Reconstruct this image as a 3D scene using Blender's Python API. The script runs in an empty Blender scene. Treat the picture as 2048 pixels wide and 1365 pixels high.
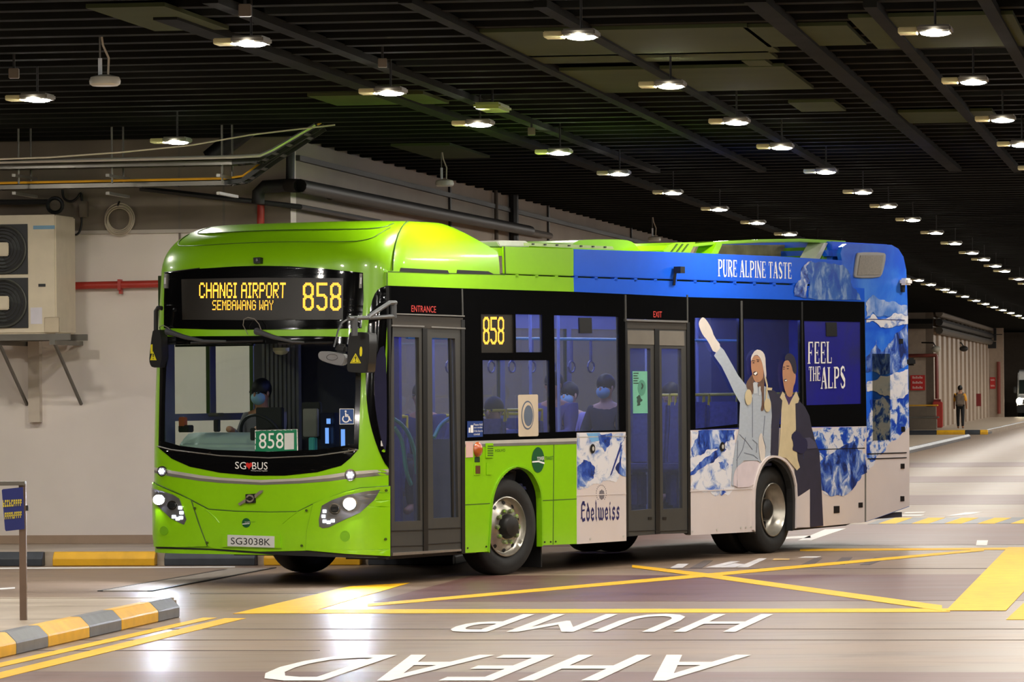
import bpy, bmesh, math, random
from mathutils import Vector
from mathutils.geometry import tessellate_polygon
random.seed(7)
SC = bpy.context.scene
COL = SC.collection
PI = math.pi
# ------------------------------------------------------------------ camera, world, exposure
FPX, CAMH, HOR, ROLL = 8959.0, 1.8435, 776.29, -0.0091
PITCH = math.atan((HOR - 682.5) / FPX)
cam_d = bpy.data.cameras.new('camera')
cam = bpy.data.objects.new('camera', cam_d)
COL.objects.link(cam)
cam_d.sensor_width = 36.0
cam_d.lens = FPX / 2048 * 36.0
cam_d.clip_end = 2000
cam.location = (0, 0, CAMH)
cam.rotation_mode = 'QUATERNION'
from mathutils import Matrix
_m = Matrix.Rotation(PI / 2 + PITCH, 4, 'X') @ Matrix.Rotation(ROLL, 4, 'Z')
cam.rotation_quaternion = _m.to_quaternion()
SC.camera = cam
SC.view_settings.view_transform = 'Standard'
SC.view_settings.look = 'None'
SC.view_settings.gamma = 1.0
SC.view_settings.use_curve_mapping = False
SC.view_settings.exposure = 0.0
w = bpy.data.worlds.new('night')
SC.world = w
w.use_nodes = True
w.node_tree.nodes['Background'].inputs[0].default_value = (0.5, 0.46, 0.4, 1)
w.node_tree.nodes['Background'].inputs[1].default_value = 0.02
LAMP_L = 500.0           # radiance of the hall lamps' lenses
LAMP_C = (1.0, 0.95, 0.87)


# ------------------------------------------------------------------ pixel rays (2048 x 1365 frame) -> points on real surfaces
def ray(px, py):
    u, v = (px - 1024.0) / FPX, (682.5 - py) / FPX
    c, s = math.cos(ROLL), math.sin(ROLL)
    u, v = u * c - v * s, u * s + v * c
    return Vector((u, math.cos(PITCH) - v * math.sin(PITCH), math.sin(PITCH) + v * math.cos(PITCH)))


CAM = Vector((0, 0, CAMH))


def at_z(px, py, z):
    d = ray(px, py)
    return CAM + d * ((z - CAMH) / d.z)


def at_d(px, py, D):
    d = ray(px, py)
    return CAM + d * (D / d.y)


AX = 0.1545                                   # hall axis: x grows AX per metre of depth
HA = math.atan(AX)
AV = Vector((math.sin(HA), math.cos(HA), 0))  # along the hall
BV = Vector((math.cos(HA), -math.sin(HA), 0))  # across the hall


def hall(off, D, z=0.0):
    return Vector((off + AX * D, D, z))


def at_off(px, py, off):                      # point on the vertical plane along the hall at this offset
    d = ray(px, py)
    t = off / (d.x - AX * d.y)
    return CAM + d * t


# bus frame: X rearwards from the nose, Y from the nearside inwards, Z up
YAW, BX, BD = 0.5208, -1.3581, 41.6985
BUS_ROT = PI / 2 - YAW
_s, _c = math.sin(YAW), math.cos(YAW)
EX, EY = Vector((_s, _c, 0)), Vector((-_c, _s, 0))
BO = Vector((BX, BD, 0))


def loc(p):
    q = p - BO
    return Vector((q.dot(EX), q.dot(EY), q.z))


CL = loc(CAM)


def lray(px, py):
    d = ray(px, py)
    return Vector((d.dot(EX), d.dot(EY), d.z))


def S(px, py, y=0.0):                         # on the bus plane Y = y  -> (x, z)
    d = lray(px, py)
    p = CL + d * ((y - CL.y) / d.y)
    return (p.x, p.z)


def PXL(px, py, x):                           # on the bus plane X = x -> (y, z)
    d = lray(px, py)
    p = CL + d * ((x - CL.x) / d.x)
    return (p.y, p.z)


W = 2.62
WC = W / 2


def lean(z):
    t = max(0.0, z - 1.15) / 1.65
    return 0.13 * t ** 1.4


def plan(y):
    u = min(1.0, abs((y - WC) / WC))
    return 0.38 * (1 - (1 - u ** 4.5) ** 0.6)


def xf(y, z):
    return plan(y) + lean(z)


def fnorm(y, z):
    e = 0.004
    y0, y1 = max(0.0, y - e), min(W, y + e)
    dy = (xf(y1, z) - xf(y0, z)) / (y1 - y0)
    dz = (xf(y, z + e) - xf(y, z - e)) / (2 * e)
    n = Vector((-1, dy, dz))
    return n.normalized()


def FP(y, z, off=0.0):
    y = min(W, max(0.0, y))
    return Vector((xf(y, z), y, z)) + fnorm(y, z) * off


def Fr(px, py):                               # first hit of the pixel ray with the bus nose -> (y, z)
    d = lray(px, py)
    d = d / d.x
    t0 = -CL.x - 0.12
    prev = None
    n = 240
    best = None
    for i in range(n + 1):
        t = t0 + i * 0.8 / n
        p = CL + d * t
        inside = 0 <= p.y <= W
        f = p.x - xf(p.y, p.z) if inside else -1
        if best is None or abs(p.y - min(W, max(0, p.y))) + abs(f) < best[0]:
            best = (abs(p.y - min(W, max(0, p.y))) + abs(f), p)
        if inside and f >= 0:
            if prev is not None:
                a, b = prev, t
                for _ in range(18):
                    m = (a + b) / 2
                    q = CL + d * m
                    if 0 <= q.y <= W and q.x - xf(q.y, q.z) >= 0:
                        b = m
                    else:
                        a = m
                q = CL + d * b
                return (q.y, q.z)
            return (p.y, p.z)
        prev = t
    p = best[1]
    return (min(W, max(0.0, p.y)), p.z)


# ------------------------------------------------------------------ materials (all procedural)
def lin(r, g, b):
    f = lambda c: (c / 12.92 if c <= 0.04045 else ((c + 0.055) / 1.055) ** 2.4)
    return (f(r / 255), f(g / 255), f(b / 255), 1)


MATS = {}


def mat(name, rgb, rough=0.5, metal=0.0, coat=0.0, var=0.06, scale=6.0, bump=0.0, spec=0.5, stretch=(1, 1, 1), emit=None, es=0.0, linear=False):
    if name in MATS:
        return MATS[name]
    m = bpy.data.materials.new(name)
    m.use_nodes = True
    nt = m.node_tree
    b = nt.nodes['Principled BSDF']
    c = tuple(rgb) + (1,) if linear else lin(*rgb)
    tc = nt.nodes.new('ShaderNodeTexCoord')
    mp = nt.nodes.new('ShaderNodeMapping')
    mp.inputs['Scale'].default_value = stretch
    nz = nt.nodes.new('ShaderNodeTexNoise')
    nz.inputs['Scale'].default_value = scale
    nz.inputs['Detail'].default_value = 5
    nt.links.new(tc.outputs['Object'], mp.inputs['Vector'])
    nt.links.new(mp.outputs['Vector'], nz.inputs['Vector'])
    rp = nt.nodes.new('ShaderNodeValToRGB')
    e = rp.color_ramp.elements
    e[0].position, e[1].position = 0.3, 0.7
    e[0].color = tuple(x * (1 - var) for x in c[:3]) + (1,)
    e[1].color = tuple(min(1, x * (1 + var)) for x in c[:3]) + (1,)
    nt.links.new(nz.outputs['Fac'], rp.inputs['Fac'])
    nt.links.new(rp.outputs['Color'], b.inputs['Base Color'])
    b.inputs['Roughness'].default_value = rough
    b.inputs['Metallic'].default_value = metal
    b.inputs['Coat Weight'].default_value = coat
    b.inputs['Coat Roughness'].default_value = 0.06
    b.inputs['Specular IOR Level'].default_value = spec
    if bump:
        bp = nt.nodes.new('ShaderNodeBump')
        bp.inputs['Strength'].default_value = bump
        bp.inputs['Distance'].default_value = 0.02
        nt.links.new(nz.outputs['Fac'], bp.inputs['Height'])
        nt.links.new(bp.outputs['Normal'], b.inputs['Normal'])
    if emit:
        b.inputs['Emission Color'].default_value = lin(*emit)
        b.inputs['Emission Strength'].default_value = es
    MATS[name] = m
    return m


def glass(name, tint, refl=0.07, rough=0.02, haze=0.0):
    m = bpy.data.materials.new(name)
    m.use_nodes = True
    nt = m.node_tree
    nt.nodes.remove(nt.nodes['Principled BSDF'])
    out = nt.nodes['Material Output']
    tr = nt.nodes.new('ShaderNodeBsdfTransparent')
    tr.inputs[0].default_value = tuple(tint) + (1,)
    gl = nt.nodes.new('ShaderNodeBsdfGlossy')
    gl.inputs['Color'].default_value = (1, 1, 1, 1)
    gl.inputs['Roughness'].default_value = rough
    fr = nt.nodes.new('ShaderNodeLayerWeight')
    fr.inputs['Blend'].default_value = 0.5
    pw = nt.nodes.new('ShaderNodeMath')
    pw.operation = 'POWER'
    pw.inputs[1].default_value = 5.0
    ml = nt.nodes.new('ShaderNodeMath')
    ml.operation = 'MULTIPLY_ADD'
    ml.inputs[1].default_value = 0.9
    ml.inputs[2].default_value = refl
    ml.use_clamp = True
    nt.links.new(fr.outputs['Facing'], pw.inputs[0])
    mx = nt.nodes.new('ShaderNodeMixShader')
    nt.links.new(pw.outputs[0], ml.inputs[0])
    nt.links.new(ml.outputs[0], mx.inputs[0])
    if haze:
        df = nt.nodes.new('ShaderNodeBsdfDiffuse')
        df.inputs[0].default_value = (0.34, 0.37, 0.46, 1)
        mh = nt.nodes.new('ShaderNodeMixShader')
        mh.inputs[0].default_value = haze
        nt.links.new(tr.outputs[0], mh.inputs[1])
        nt.links.new(df.outputs[0], mh.inputs[2])
        tr = mh
    nt.links.new(tr.outputs[0], mx.inputs[1])
    nt.links.new(gl.outputs[0], mx.inputs[2])
    nt.links.new(mx.outputs[0], out.inputs['Surface'])
    MATS[name] = m
    return m


def emis(name, rgb, strength):
    if name in MATS:
        return MATS[name]
    m = bpy.data.materials.new(name)
    m.use_nodes = True
    nt = m.node_tree
    b = nt.nodes['Principled BSDF']
    b.inputs['Base Color'].default_value = (0.02, 0.02, 0.02, 1)
    b.inputs['Emission Color'].default_value = lin(*rgb)
    b.inputs['Emission Strength'].default_value = strength
    MATS[name] = m
    return m


# ------------------------------------------------------------------ mesh builder
class MB:
    def __init__(s):
        s.v, s.f = [], []

    def add(s, vs, fs):
        o = len(s.v)
        s.v += [tuple(p) for p in vs]
        s.f += [tuple(i + o for i in q) for q in fs]
        return s

    def box(s, a, b):
        (x0, y0, z0), (x1, y1, z1) = a, b
        return s.add([(x0, y0, z0), (x1, y0, z0), (x1, y1, z0), (x0, y1, z0), (x0, y0, z1), (x1, y0, z1), (x1, y1, z1), (x0, y1, z1)],
                     [(0, 3, 2, 1), (4, 5, 6, 7), (0, 1, 5, 4), (1, 2, 6, 5), (2, 3, 7, 6), (3, 0, 4, 7)])

    def cbox(s, c, size, u=None, v=None):      # centred box, optional horizontal axis u
        u = Vector(u or (1, 0, 0)).normalized()
        n = Vector((-u.y, u.x, 0)).normalized() if v is None else Vector(v).normalized()
        k = u.cross(n)
        c = Vector(c)
        hx, hy, hz = [q / 2 for q in size]
        vs = [c + u * (a * hx) + n * (b * hy) + k * (d * hz) for d in (-1, 1) for a, b in ((-1, -1), (1, -1), (1, 1), (-1, 1))]
        return s.add(vs, [(0, 3, 2, 1), (4, 5, 6, 7), (0, 1, 5, 4), (1, 2, 6, 5), (2, 3, 7, 6), (3, 0, 4, 7)])

    def tube(s, pts, r, n=8, closed=False, cap=True):
        pts = [Vector(p) for p in pts]
        rs = r if isinstance(r, (list, tuple)) else [r] * len(pts)
        rings, N = [], len(pts)
        ref = None
        for i, p in enumerate(pts):
            a = pts[i - 1] if (i > 0 or closed) else p
            b = pts[(i + 1) % N] if (i < N - 1 or closed) else p
            t = (b - a).normalized()
            if ref is None:
                ref = Vector((0, 0, 1)) if abs(t.z) < 0.9 else Vector((1, 0, 0))
            u = t.cross(ref)
            if u.length < 1e-4:
                u = t.cross(Vector((1, 0.3, 0)))
            u.normalize()
            v = u.cross(t)
            ref = v if v.length > 0 else ref
            rings.append([p + (u * math.cos(2 * PI * k / n) + v * math.sin(2 * PI * k / n)) * rs[i] for k in range(n)])
        vs = [q for R in rings for q in R]
        fs = []
        for i in range(N if closed else N - 1):
            j = (i + 1) % N
            for k in range(n):
                fs.append((i * n + k, i * n + (k + 1) % n, j * n + (k + 1) % n, j * n + k))
        if cap and not closed:
            fs.append(tuple(range(n))[::-1])
            fs.append(tuple((N - 1) * n + k for k in range(n)))
        return s.add(vs, fs)

    def lathe(s, prof, c, axis, n=32, cap=True):   # prof: (radius, along axis)
        axis = Vector(axis).normalized()
        u = axis.cross(Vector((0, 0, 1)))
        if u.length < 1e-3:
            u = Vector((1, 0, 0))
        u.normalize()
        v = axis.cross(u)
        c = Vector(c)
        vs, fs = [], []
        for r, h in prof:
            vs += [c + axis * h + (u * math.cos(2 * PI * k / n) + v * math.sin(2 * PI * k / n)) * r for k in range(n)]
        for i in range(len(prof) - 1):
            for k in range(n):
                fs.append((i * n + k, i * n + (k + 1) % n, (i + 1) * n + (k + 1) % n, (i + 1) * n + k))
        if cap:
            fs.append(tuple(range(n))[::-1])
            fs.append(tuple((len(prof) - 1) * n + k for k in range(n)))
        return s.add(vs, fs)

    def prism(s, loops, fn, d0, d1):
        """loops: outer then holes, 2D; fn(a, b, d) -> 3D; solid between d0 and d1."""
        flat = [q for L in loops for q in L]
        tri = tessellate_polygon([[Vector((a, b, 0)) for a, b in L] for L in loops])
        n = len(flat)
        vs = [fn(a, b, d0) for a, b in flat] + [fn(a, b, d1) for a, b in flat]
        fs = [tuple(t) for t in tri] + [tuple(n + i for i in reversed(t)) for t in tri]
        o = 0
        for L in loops:
            m = len(L)
            for i in range(m):
                a, b = o + i, o + (i + 1) % m
                fs.append((a, b, n + b, n + a))
            o += m
        return s.add(vs, fs)

    def sphere(s, c, r, n=16, m=10, sc=(1, 1, 1)):
        c = Vector(c)
        vs, fs = [], []
        for i in range(m + 1):
            th = PI * i / m
            for k in range(n):
                a = 2 * PI * k / n
                vs.append(c + Vector((r * sc[0] * math.sin(th) * math.cos(a), r * sc[1] * math.sin(th) * math.sin(a), r * sc[2] * math.cos(th))))
        for i in range(m):
            for k in range(n):
                fs.append((i * n + k, (i + 1) * n + k, (i + 1) * n + (k + 1) % n, i * n + (k + 1) % n))
        return s.add(vs, fs)

    def build(s, name, m, parent=None, smooth=False, bevel=0.0, seg=2, angle=0.7):
        me = bpy.data.meshes.new(name)
        me.from_pydata([tuple(p) for p in s.v], [], s.f)
        bm = bmesh.new()
        bm.from_mesh(me)
        bmesh.ops.remove_doubles(bm, verts=bm.verts, dist=1e-5)
        bmesh.ops.recalc_face_normals(bm, faces=bm.faces)
        if bevel:
            ed = [e for e in bm.edges if len(e.link_faces) == 2 and e.calc_face_angle(0) > 0.5]
            bmesh.ops.bevel(bm, geom=ed, offset=bevel, segments=seg, affect='EDGES', clamp_overlap=True)
        for f in bm.faces:
            f.smooth = smooth
        if smooth:
            for e in bm.edges:
                if len(e.link_faces) == 2 and e.calc_face_angle(0) > angle:
                    e.smooth = False
        bm.to_mesh(me)
        bm.free()
        me.materials.append(m)
        o = bpy.data.objects.new(name, me)
        COL.objects.link(o)
        if parent:
            o.parent = parent
        return o


def tag(o, label=None, cat=None, group=None, kind=None):
    for k, v in (('label', label), ('category', cat), ('group', group), ('kind', kind)):
        if v:
            o[k] = v
    return o


def empty(name, loc_, rz=0.0, label=None, cat=None, group=None):
    o = bpy.data.objects.new(name, None)
    o.empty_display_size = 0.1
    COL.objects.link(o)
    o.location = loc_
    o.rotation_euler = (0, 0, rz)
    return tag(o, label, cat, group)


def dup(root, loc_, rz=None, label=None, group=None):
    r = root.copy()
    COL.objects.link(r)
    r.location = loc_
    if rz is not None:
        r.rotation_euler = (0, 0, rz)
    if label:
        r['label'] = label
    if group:
        r['group'] = group
    for ch in list(root.children):
        c = ch.copy()
        COL.objects.link(c)
        c.parent = r
        for g in ch.children:
            d = g.copy()
            COL.objects.link(d)
            d.parent = c
    return r


def dens(poly, step, closed=True):
    out = []
    n = len(poly)
    for i in range(n if closed else n - 1):
        a, b = poly[i], poly[(i + 1) % n]
        k = max(1, int(math.ceil(math.dist(a, b) / step)))
        out += [(a[0] + (b[0] - a[0]) * j / k, a[1] + (b[1] - a[1]) * j / k) for j in range(k)]
    if not closed:
        out.append(poly[-1])
    return out


def smoothpoly(poly, it=2, closed=True):
    for _ in range(it):
        out = []
        n = len(poly)
        rng = range(n) if closed else range(n - 1)
        if not closed:
            out.append(poly[0])
        for i in rng:
            a, b = poly[i], poly[(i + 1) % n]
            out.append((a[0] * .75 + b[0] * .25, a[1] * .75 + b[1] * .25))
            out.append((a[0] * .25 + b[0] * .75, a[1] * .25 + b[1] * .75))
        if not closed:
            out.append(poly[-1])
        poly = out
    return poly


def ell(cx, cy, rx, ry, n=28):
    return [(cx + rx * math.cos(2 * PI * i / n), cy + ry * math.sin(2 * PI * i / n)) for i in range(n)]


# text as 2D triangles: list of loops is not needed, the font curve is meshed by Blender
_TX = {}


def text_tris(s, space=1.0, bold=0.0):
    if (s, space, bold) in _TX:
        return _TX[(s, space, bold)]
    cu = bpy.data.curves.new('tmp_text', 'FONT')
    cu.body = s
    cu.space_character = space
    cu.resolution_u = 3
    cu.offset = bold
    ob = bpy.data.objects.new('tmp_text', cu)
    COL.objects.link(ob)
    dg = bpy.context.evaluated_depsgraph_get()
    me = bpy.data.meshes.new_from_object(ob.evaluated_get(dg))
    vs = [(v.co.x, v.co.y) for v in me.vertices]
    fs = [tuple(p.vertices) for p in me.polygons]
    bpy.data.objects.remove(ob)
    bpy.data.curves.remove(cu)
    bpy.data.meshes.remove(me)
    x0, x1 = min(v[0] for v in vs), max(v[0] for v in vs)
    y0, y1 = min(v[1] for v in vs), max(v[1] for v in vs)
    vs = [((a - x0) / (x1 - x0), (b - y0) / (y1 - y0)) for a, b in vs]
    _TX[(s, space, bold)] = (vs, fs)
    return vs, fs


def bilin(q, u, v):
    """q: quad corners bottom-left, bottom-right, top-right, top-left."""
    a = [q[0][i] * (1 - u) + q[1][i] * u for i in (0, 1)]
    b = [q[3][i] * (1 - u) + q[2][i] * u for i in (0, 1)]
    return (a[0] * (1 - v) + b[0] * v, a[1] * (1 - v) + b[1] * v)


def stroke_tris(strokes):
    vs, fs = [], []
    for st in strokes:
        pts, wd = st[0], st[1]
        wx = wd
        n = len(pts)
        o = len(vs)
        for i, (x, y) in enumerate(pts):
            a, b = pts[max(0, i - 1)], pts[min(n - 1, i + 1)]
            t = Vector((b[0] - a[0], b[1] - a[1], 0)).normalized()
            ww = wx[i] if isinstance(wx, (list, tuple)) else wx
            vs += [(x - t.y * ww / 2, y + t.x * ww / 2), (x + t.y * ww / 2, y - t.x * ww / 2)]
        for i in range(n - 1):
            fs.append((o + 2 * i, o + 2 * i + 1, o + 2 * i + 3, o + 2 * i + 2))
    return vs, fs


_FR = random.Random(11)


def fract(poly, amp=0.16, it=3, closed=True):
    """roughens an outline like a torn or snowy edge."""
    for k in range(it):
        out = []
        n = len(poly)
        for i in range(n if closed else n - 1):
            a, b = poly[i], poly[(i + 1) % n]
            d = math.dist(a, b)
            out.append(a)
            if d > 5:
                o = _FR.uniform(-amp, amp) * d
                out.append(((a[0] + b[0]) / 2 - (b[1] - a[1]) / d * o, (a[1] + b[1]) / 2 + (b[0] - a[0]) / d * o))
        if not closed:
            out.append(poly[-1])
        poly = out
    return poly

# ================================================================== THE HALL
def hs(p):
    return p.x * AV.x + p.y * AV.y, p.x * BV.x + p.y * BV.y


def H(s, t, z=0.0):
    return AV * s + BV * t + Vector((0, 0, z))


def hbox(mb, s0, s1, t0, t1, z0, z1):
    vs = [H(s, t, z) for z in (z0, z1) for s, t in ((s0, t0), (s0, t1), (s1, t1), (s1, t0))]
    return mb.add(vs, [(0, 3, 2, 1), (4, 5, 6, 7), (0, 1, 5, 4), (1, 2, 6, 5), (2, 3, 7, 6), (3, 0, 4, 7)])


def concrete(name, c1, c2, rough=0.3, streak=True, bump=0.05):
    m = bpy.data.materials.new(name)
    m.use_nodes = True
    nt = m.node_tree
    b = nt.nodes['Principled BSDF']
    b.inputs['Specular IOR Level'].default_value = 0.15
    tc = nt.nodes.new('ShaderNodeTexCoord')
    mp = nt.nodes.new('ShaderNodeMapping')
    mp.inputs['Rotation'].default_value = (0, 0, HA)
    mp.inputs['Scale'].default_value = (0.35, 1.6, 1) if streak else (1, 1, 1)
    nt.links.new(tc.outputs['Object'], mp.inputs['Vector'])
    n1 = nt.nodes.new('ShaderNodeTexNoise')
    n1.inputs['Scale'].default_value = 0.9
    n1.inputs['Detail'].default_value = 9
    n1.inputs['Roughness'].default_value = 0.65
    nt.links.new(mp.outputs[0], n1.inputs['Vector'])
    rp = nt.nodes.new('ShaderNodeValToRGB')
    e = rp.color_ramp.elements
    e[0].position, e[1].position = 0.32, 0.68
    e[0].color, e[1].color = lin(*c1), lin(*c2)
    nt.links.new(n1.outputs['Fac'], rp.inputs['Fac'])
    n2 = nt.nodes.new('ShaderNodeTexNoise')
    n2.inputs['Scale'].default_value = 3.2
    n2.inputs['Detail'].default_value = 6
    nt.links.new(mp.outputs[0], n2.inputs['Vector'])
    r2 = nt.nodes.new('ShaderNodeValToRGB')
    r2.color_ramp.elements[0].position, r2.color_ramp.elements[1].position = 0.36, 0.46
    r2.color_ramp.elements[0].color = (0.62, 0.6, 0.57, 1)
    r2.color_ramp.elements[1].color = (1, 1, 1, 1)
    nt.links.new(n2.outputs['Fac'], r2.inputs['Fac'])
    mx = nt.nodes.new('ShaderNodeMix')
    mx.data_type = 'RGBA'
    mx.blend_type = 'MULTIPLY'
    mx.inputs['Factor'].default_value = 0.55
    nt.links.new(rp.outputs[0], mx.inputs['A'])
    nt.links.new(r2.outputs[0], mx.inputs['B'])
    nt.links.new(mx.outputs['Result'], b.inputs['Base Color'])
    mr = nt.nodes.new('ShaderNodeMapRange')
    mr.inputs['To Min'].default_value = rough - 0.1
    mr.inputs['To Max'].default_value = rough + 0.14
    nt.links.new(n1.outputs['Fac'], mr.inputs['Value'])
    nt.links.new(mr.outputs[0], b.inputs['Roughness'])
    bp = nt.nodes.new('ShaderNodeBump')
    bp.inputs['Strength'].default_value = bump
    bp.inputs['Distance'].default_value = 0.03
    nt.links.new(n2.outputs['Fac'], bp.inputs['Height'])
    nt.links.new(bp.outputs['Normal'], b.inputs['Normal'])
    MATS[name] = m
    return m


M_FLOOR = concrete('road concrete', (118, 99, 82), (144, 123, 104), 0.37)
M_MAROON = concrete('maroon road coating', (94, 64, 58), (112, 82, 75), 0.39)
M_PAVE = concrete('pavement concrete', (158, 142, 124), (186, 172, 154), 0.36)
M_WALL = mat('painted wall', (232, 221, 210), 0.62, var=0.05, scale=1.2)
M_WALLD = mat('raw upper wall', (128, 116, 102), 0.8, var=0.12, scale=1.5, bump=0.1)
M_SKIRT = mat('wall skirting', (165, 140, 116), 0.6)
M_CEIL = mat('black ceiling deck', (12, 12, 11), 0.9, spec=0.05, var=0.3, scale=1.0, stretch=(1, 3, 1))
M_RIB = mat('dark deck rib', (30, 30, 27), 0.9, spec=0.05, var=0.25, scale=1.5)
M_PANEL = mat('ceiling panel with bounced green', (66, 72, 48), 0.9, spec=0.05, var=0.12, scale=1.0)  # green tint paints in light bounced up from the bus
M_YEL = mat('yellow road paint', (226, 172, 18), 0.6, spec=0.25, var=0.10, scale=5)
M_WHITE = mat('white road paint', (222, 216, 208), 0.6, spec=0.25, var=0.06, scale=5)
M_KY = mat('yellow kerb paint', (226, 170, 28), 0.4, var=0.12, scale=6, bump=0.15)
M_KB = mat('black kerb paint', (52, 56, 62), 0.4, var=0.2, scale=6, bump=0.15)
M_KG = mat('grey kerb paint', (104, 106, 110), 0.42, var=0.15, scale=6, bump=0.15)
M_STEEL = mat('brushed steel', (176, 172, 166), 0.35, metal=0.85, scale=20)
M_DARK = mat('dark steel', (44, 42, 40), 0.55, metal=0.2)
M_BLK = mat('black rubber and plastic', (22, 22, 23), 0.5)
M_REDP = mat('red painted pipe', (176, 52, 40), 0.4)
M_CREAM = mat('cream enamel', (206, 192, 166), 0.5, var=0.05)
M_GALV = mat('galvanised tray', (112, 108, 100), 0.4, metal=0.6, var=0.15, scale=3)

# ---- floor with its bands and markings
ZM = 0.003
mb = MB()
mb.add([(-70, -20, 0), (110, -20, 0), (110, 330, 0), (-70, 330, 0)], [(0, 1, 2, 3)])
FLOOR = mb.build('floor', M_FLOOR)
tag(FLOOR, kind='structure')


def mark(polys, m, name, z=ZM, label=None):
    mb = MB()
    for poly in polys:
        p = [at_z(a, b, 0) for a, b in poly]
        n = len(p)
        vs = [(q.x, q.y, z - 0.002) for q in p] + [(q.x, q.y, z) for q in p]
        mb.add(vs, [tuple(range(n, 2 * n))] + [(i, (i + 1) % n, n + (i + 1) % n, n + i) for i in range(n)])
    o = mb.build(name, m, FLOOR)
    if label:
        o['label'] = label
    return o


def sband(py0, py1, t0, t1, m, name='coloured_band', px=1100):
    s0, s1 = hs(at_z(px, py0, 0))[0], hs(at_z(px, py1, 0))[0]
    mb = MB()
    hbox(mb, s0, s1, t0, t1, 0.0002, 0.0015)
    o = mb.build(name, m, FLOOR)
    o['label'] = 'maroon coated band across the road'
    return o


tk = hs(hall(-7.80, 60))[1]
for a, b, t0 in ((1420, 1345, -14.0), (1204, 1152, None), (1094, 1052, tk), (1014, 995, tk), (970, 958, tk), (940, 931, tk)):
    if t0 is None:
        t0 = hs(at_z(840, 1180, 0))[1]
    sband(a, b, t0, 40, M_MAROON)


def line_q(p0, p1, w0, w1):                    # a painted line as a px quad, widths in px rows
    return [(p0[0], p0[1] - w0 / 2), (p0[0], p0[1] + w0 / 2), (p1[0], p1[1] + w1 / 2), (p1[0], p1[1] - w1 / 2)]


mark([[(466, 1229), (612, 1228), (820, 1167), (700, 1174)]], M_YEL, 'yellow_line', 0.004, 'broad yellow line at the left end of the yellow box')
mark([line_q((600, 1224.5), (1900, 1222), 8, 7)], M_YEL, 'yellow_line', 0.0035)
mark([line_q((735, 1212), (1412, 1152), 5.5, 6.5), line_q((1412, 1152), (1968, 1101), 6.5, 4)], M_YEL, 'yellow_line', 0.0045)
mark([line_q((1264, 1134), (1412, 1152), 5, 8), line_q((1412, 1152), (1884, 1218), 8, 11)], M_YEL, 'yellow_line', 0.005)
mark([line_q((1600, 1101), (2300, 1097), 4, 4)], M_YEL, 'yellow_line', 0.0035)
mark([[(1892, 1223), (2012, 1223), (2130, 1096), (2016, 1096)]], M_YEL, 'yellow_line', 0.0055, 'broad yellow line at the right end of the yellow box')
mark([[(2012, 1241), (2048, 1241), (2090, 1192), (2064, 1192)]], M_YEL, 'yellow_line', 0.004)
mark([[(-60, 1350), (434, 1237), (406, 1237), (-60, 1341)]], M_YEL, 'yellow_line', 0.004, 'inner line of the double yellow line beside the near kerb')
mark([[(-60, 1374), (492, 1238), (450, 1238), (-60, 1361)]], M_YEL, 'yellow_line', 0.004, 'outer line of the double yellow line beside the near kerb')
mark([line_q((-40, 1138), (470, 1135), 3, 2)], M_WHITE, 'white_line')
mark([[(1596, 1082), (1622, 1082), (1692, 1058), (1650, 1060)], [(1560, 1076), (1620, 1072), (1622, 1077), (1560, 1080)]], M_WHITE, 'arrow_marking', 0.004)
mark([[(-20, 1179), (30, 1176), (30, 1178.5), (-20, 1182)]], M_WHITE, 'white_line', 0.004)
M_WORN = mat('worn white road paint', (206, 200, 194), 0.5, var=0.2, scale=3)
mark([[(1340, 1137), (1365, 1137), (1378, 1129), (1356, 1129)], [(1412, 1136), (1436, 1136), (1480, 1124), (1462, 1124)],
      [(1436, 1136), (1470, 1136), (1490, 1130), (1470, 1128)], [(1474, 1136), (1496, 1136), (1534, 1118), (1518, 1118)], [(1596, 1117), (1632, 1117), (1642, 1114), (1610, 1114)]],
     M_WORN, 'worn_letter', 0.004, 'half worn away white lettering beside the rear wheel')
M_SCUFF = mat('dark rubber scuff', (86, 74, 66), 0.5)
mark([[(1600, 1132), (1625, 1132), (1645, 1117), (1630, 1117)], [(1664, 1130), (1690, 1130), (1705, 1116), (1684, 1116)], [(1720, 1131), (1740, 1131), (1775, 1117), (1750, 1116)],
      [(1515, 1141), (1540, 1141), (1552, 1136), (1530, 1136)], [(1380, 1137), (1404, 1137), (1426, 1122), (1408, 1122)]], M_SCUFF, 'tyre_scuff', 0.0035)
mark([[(1545, 1122), (1578, 1121.5), (1580, 1119), (1548, 1118.5)]], mat('fallen dry leaf', (196, 160, 100), 0.6), 'dry_leaf', 0.006)
mark([[(1952, 1092), (1974, 1092), (1976, 1082), (1954, 1082)]], M_WHITE, 'white_patch', 0.004)


M_JOINT = mat('road joint', (92, 76, 64), 0.6)
for yy, xa, xb in ((1259, -20, 2100), (1281, -20, 2100), (1302, -20, 640), (1188, 380, 640), (1138, 1290, 2100)):
    mark([line_q((xa, yy), (xb, yy), 1.0, 1.0)], M_JOINT, 'road_joint', 0.0025)


def road_text(s, quad, label):
    q = [at_z(*p, 0) for p in quad]
    q = [(p.x, p.y) for p in q]
    vs, fs = text_tris(s, 1.14)
    mb = MB()
    for k, du in enumerate((-0.004, 0.0, 0.004)):        # a broader brush: three strokes side by side
        P = [bilin(q, u + du, v) for u, v in vs]
        mb.add([(x, y, 0.005 + 0.0004 * k) for x, y in P], fs)
    o = mb.build('road_lettering', M_WHITE, FLOOR)
    o['label'] = label
    return o


road_text('HUMP', [(1545, 1230), (985, 1230), (884, 1266), (1468, 1266)], 'white HUMP lettering painted on the road')
road_text('AHEAD', [(1500, 1312), (640, 1312), (478, 1364), (1405, 1364)], 'white AHEAD lettering painted on the road')
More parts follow.
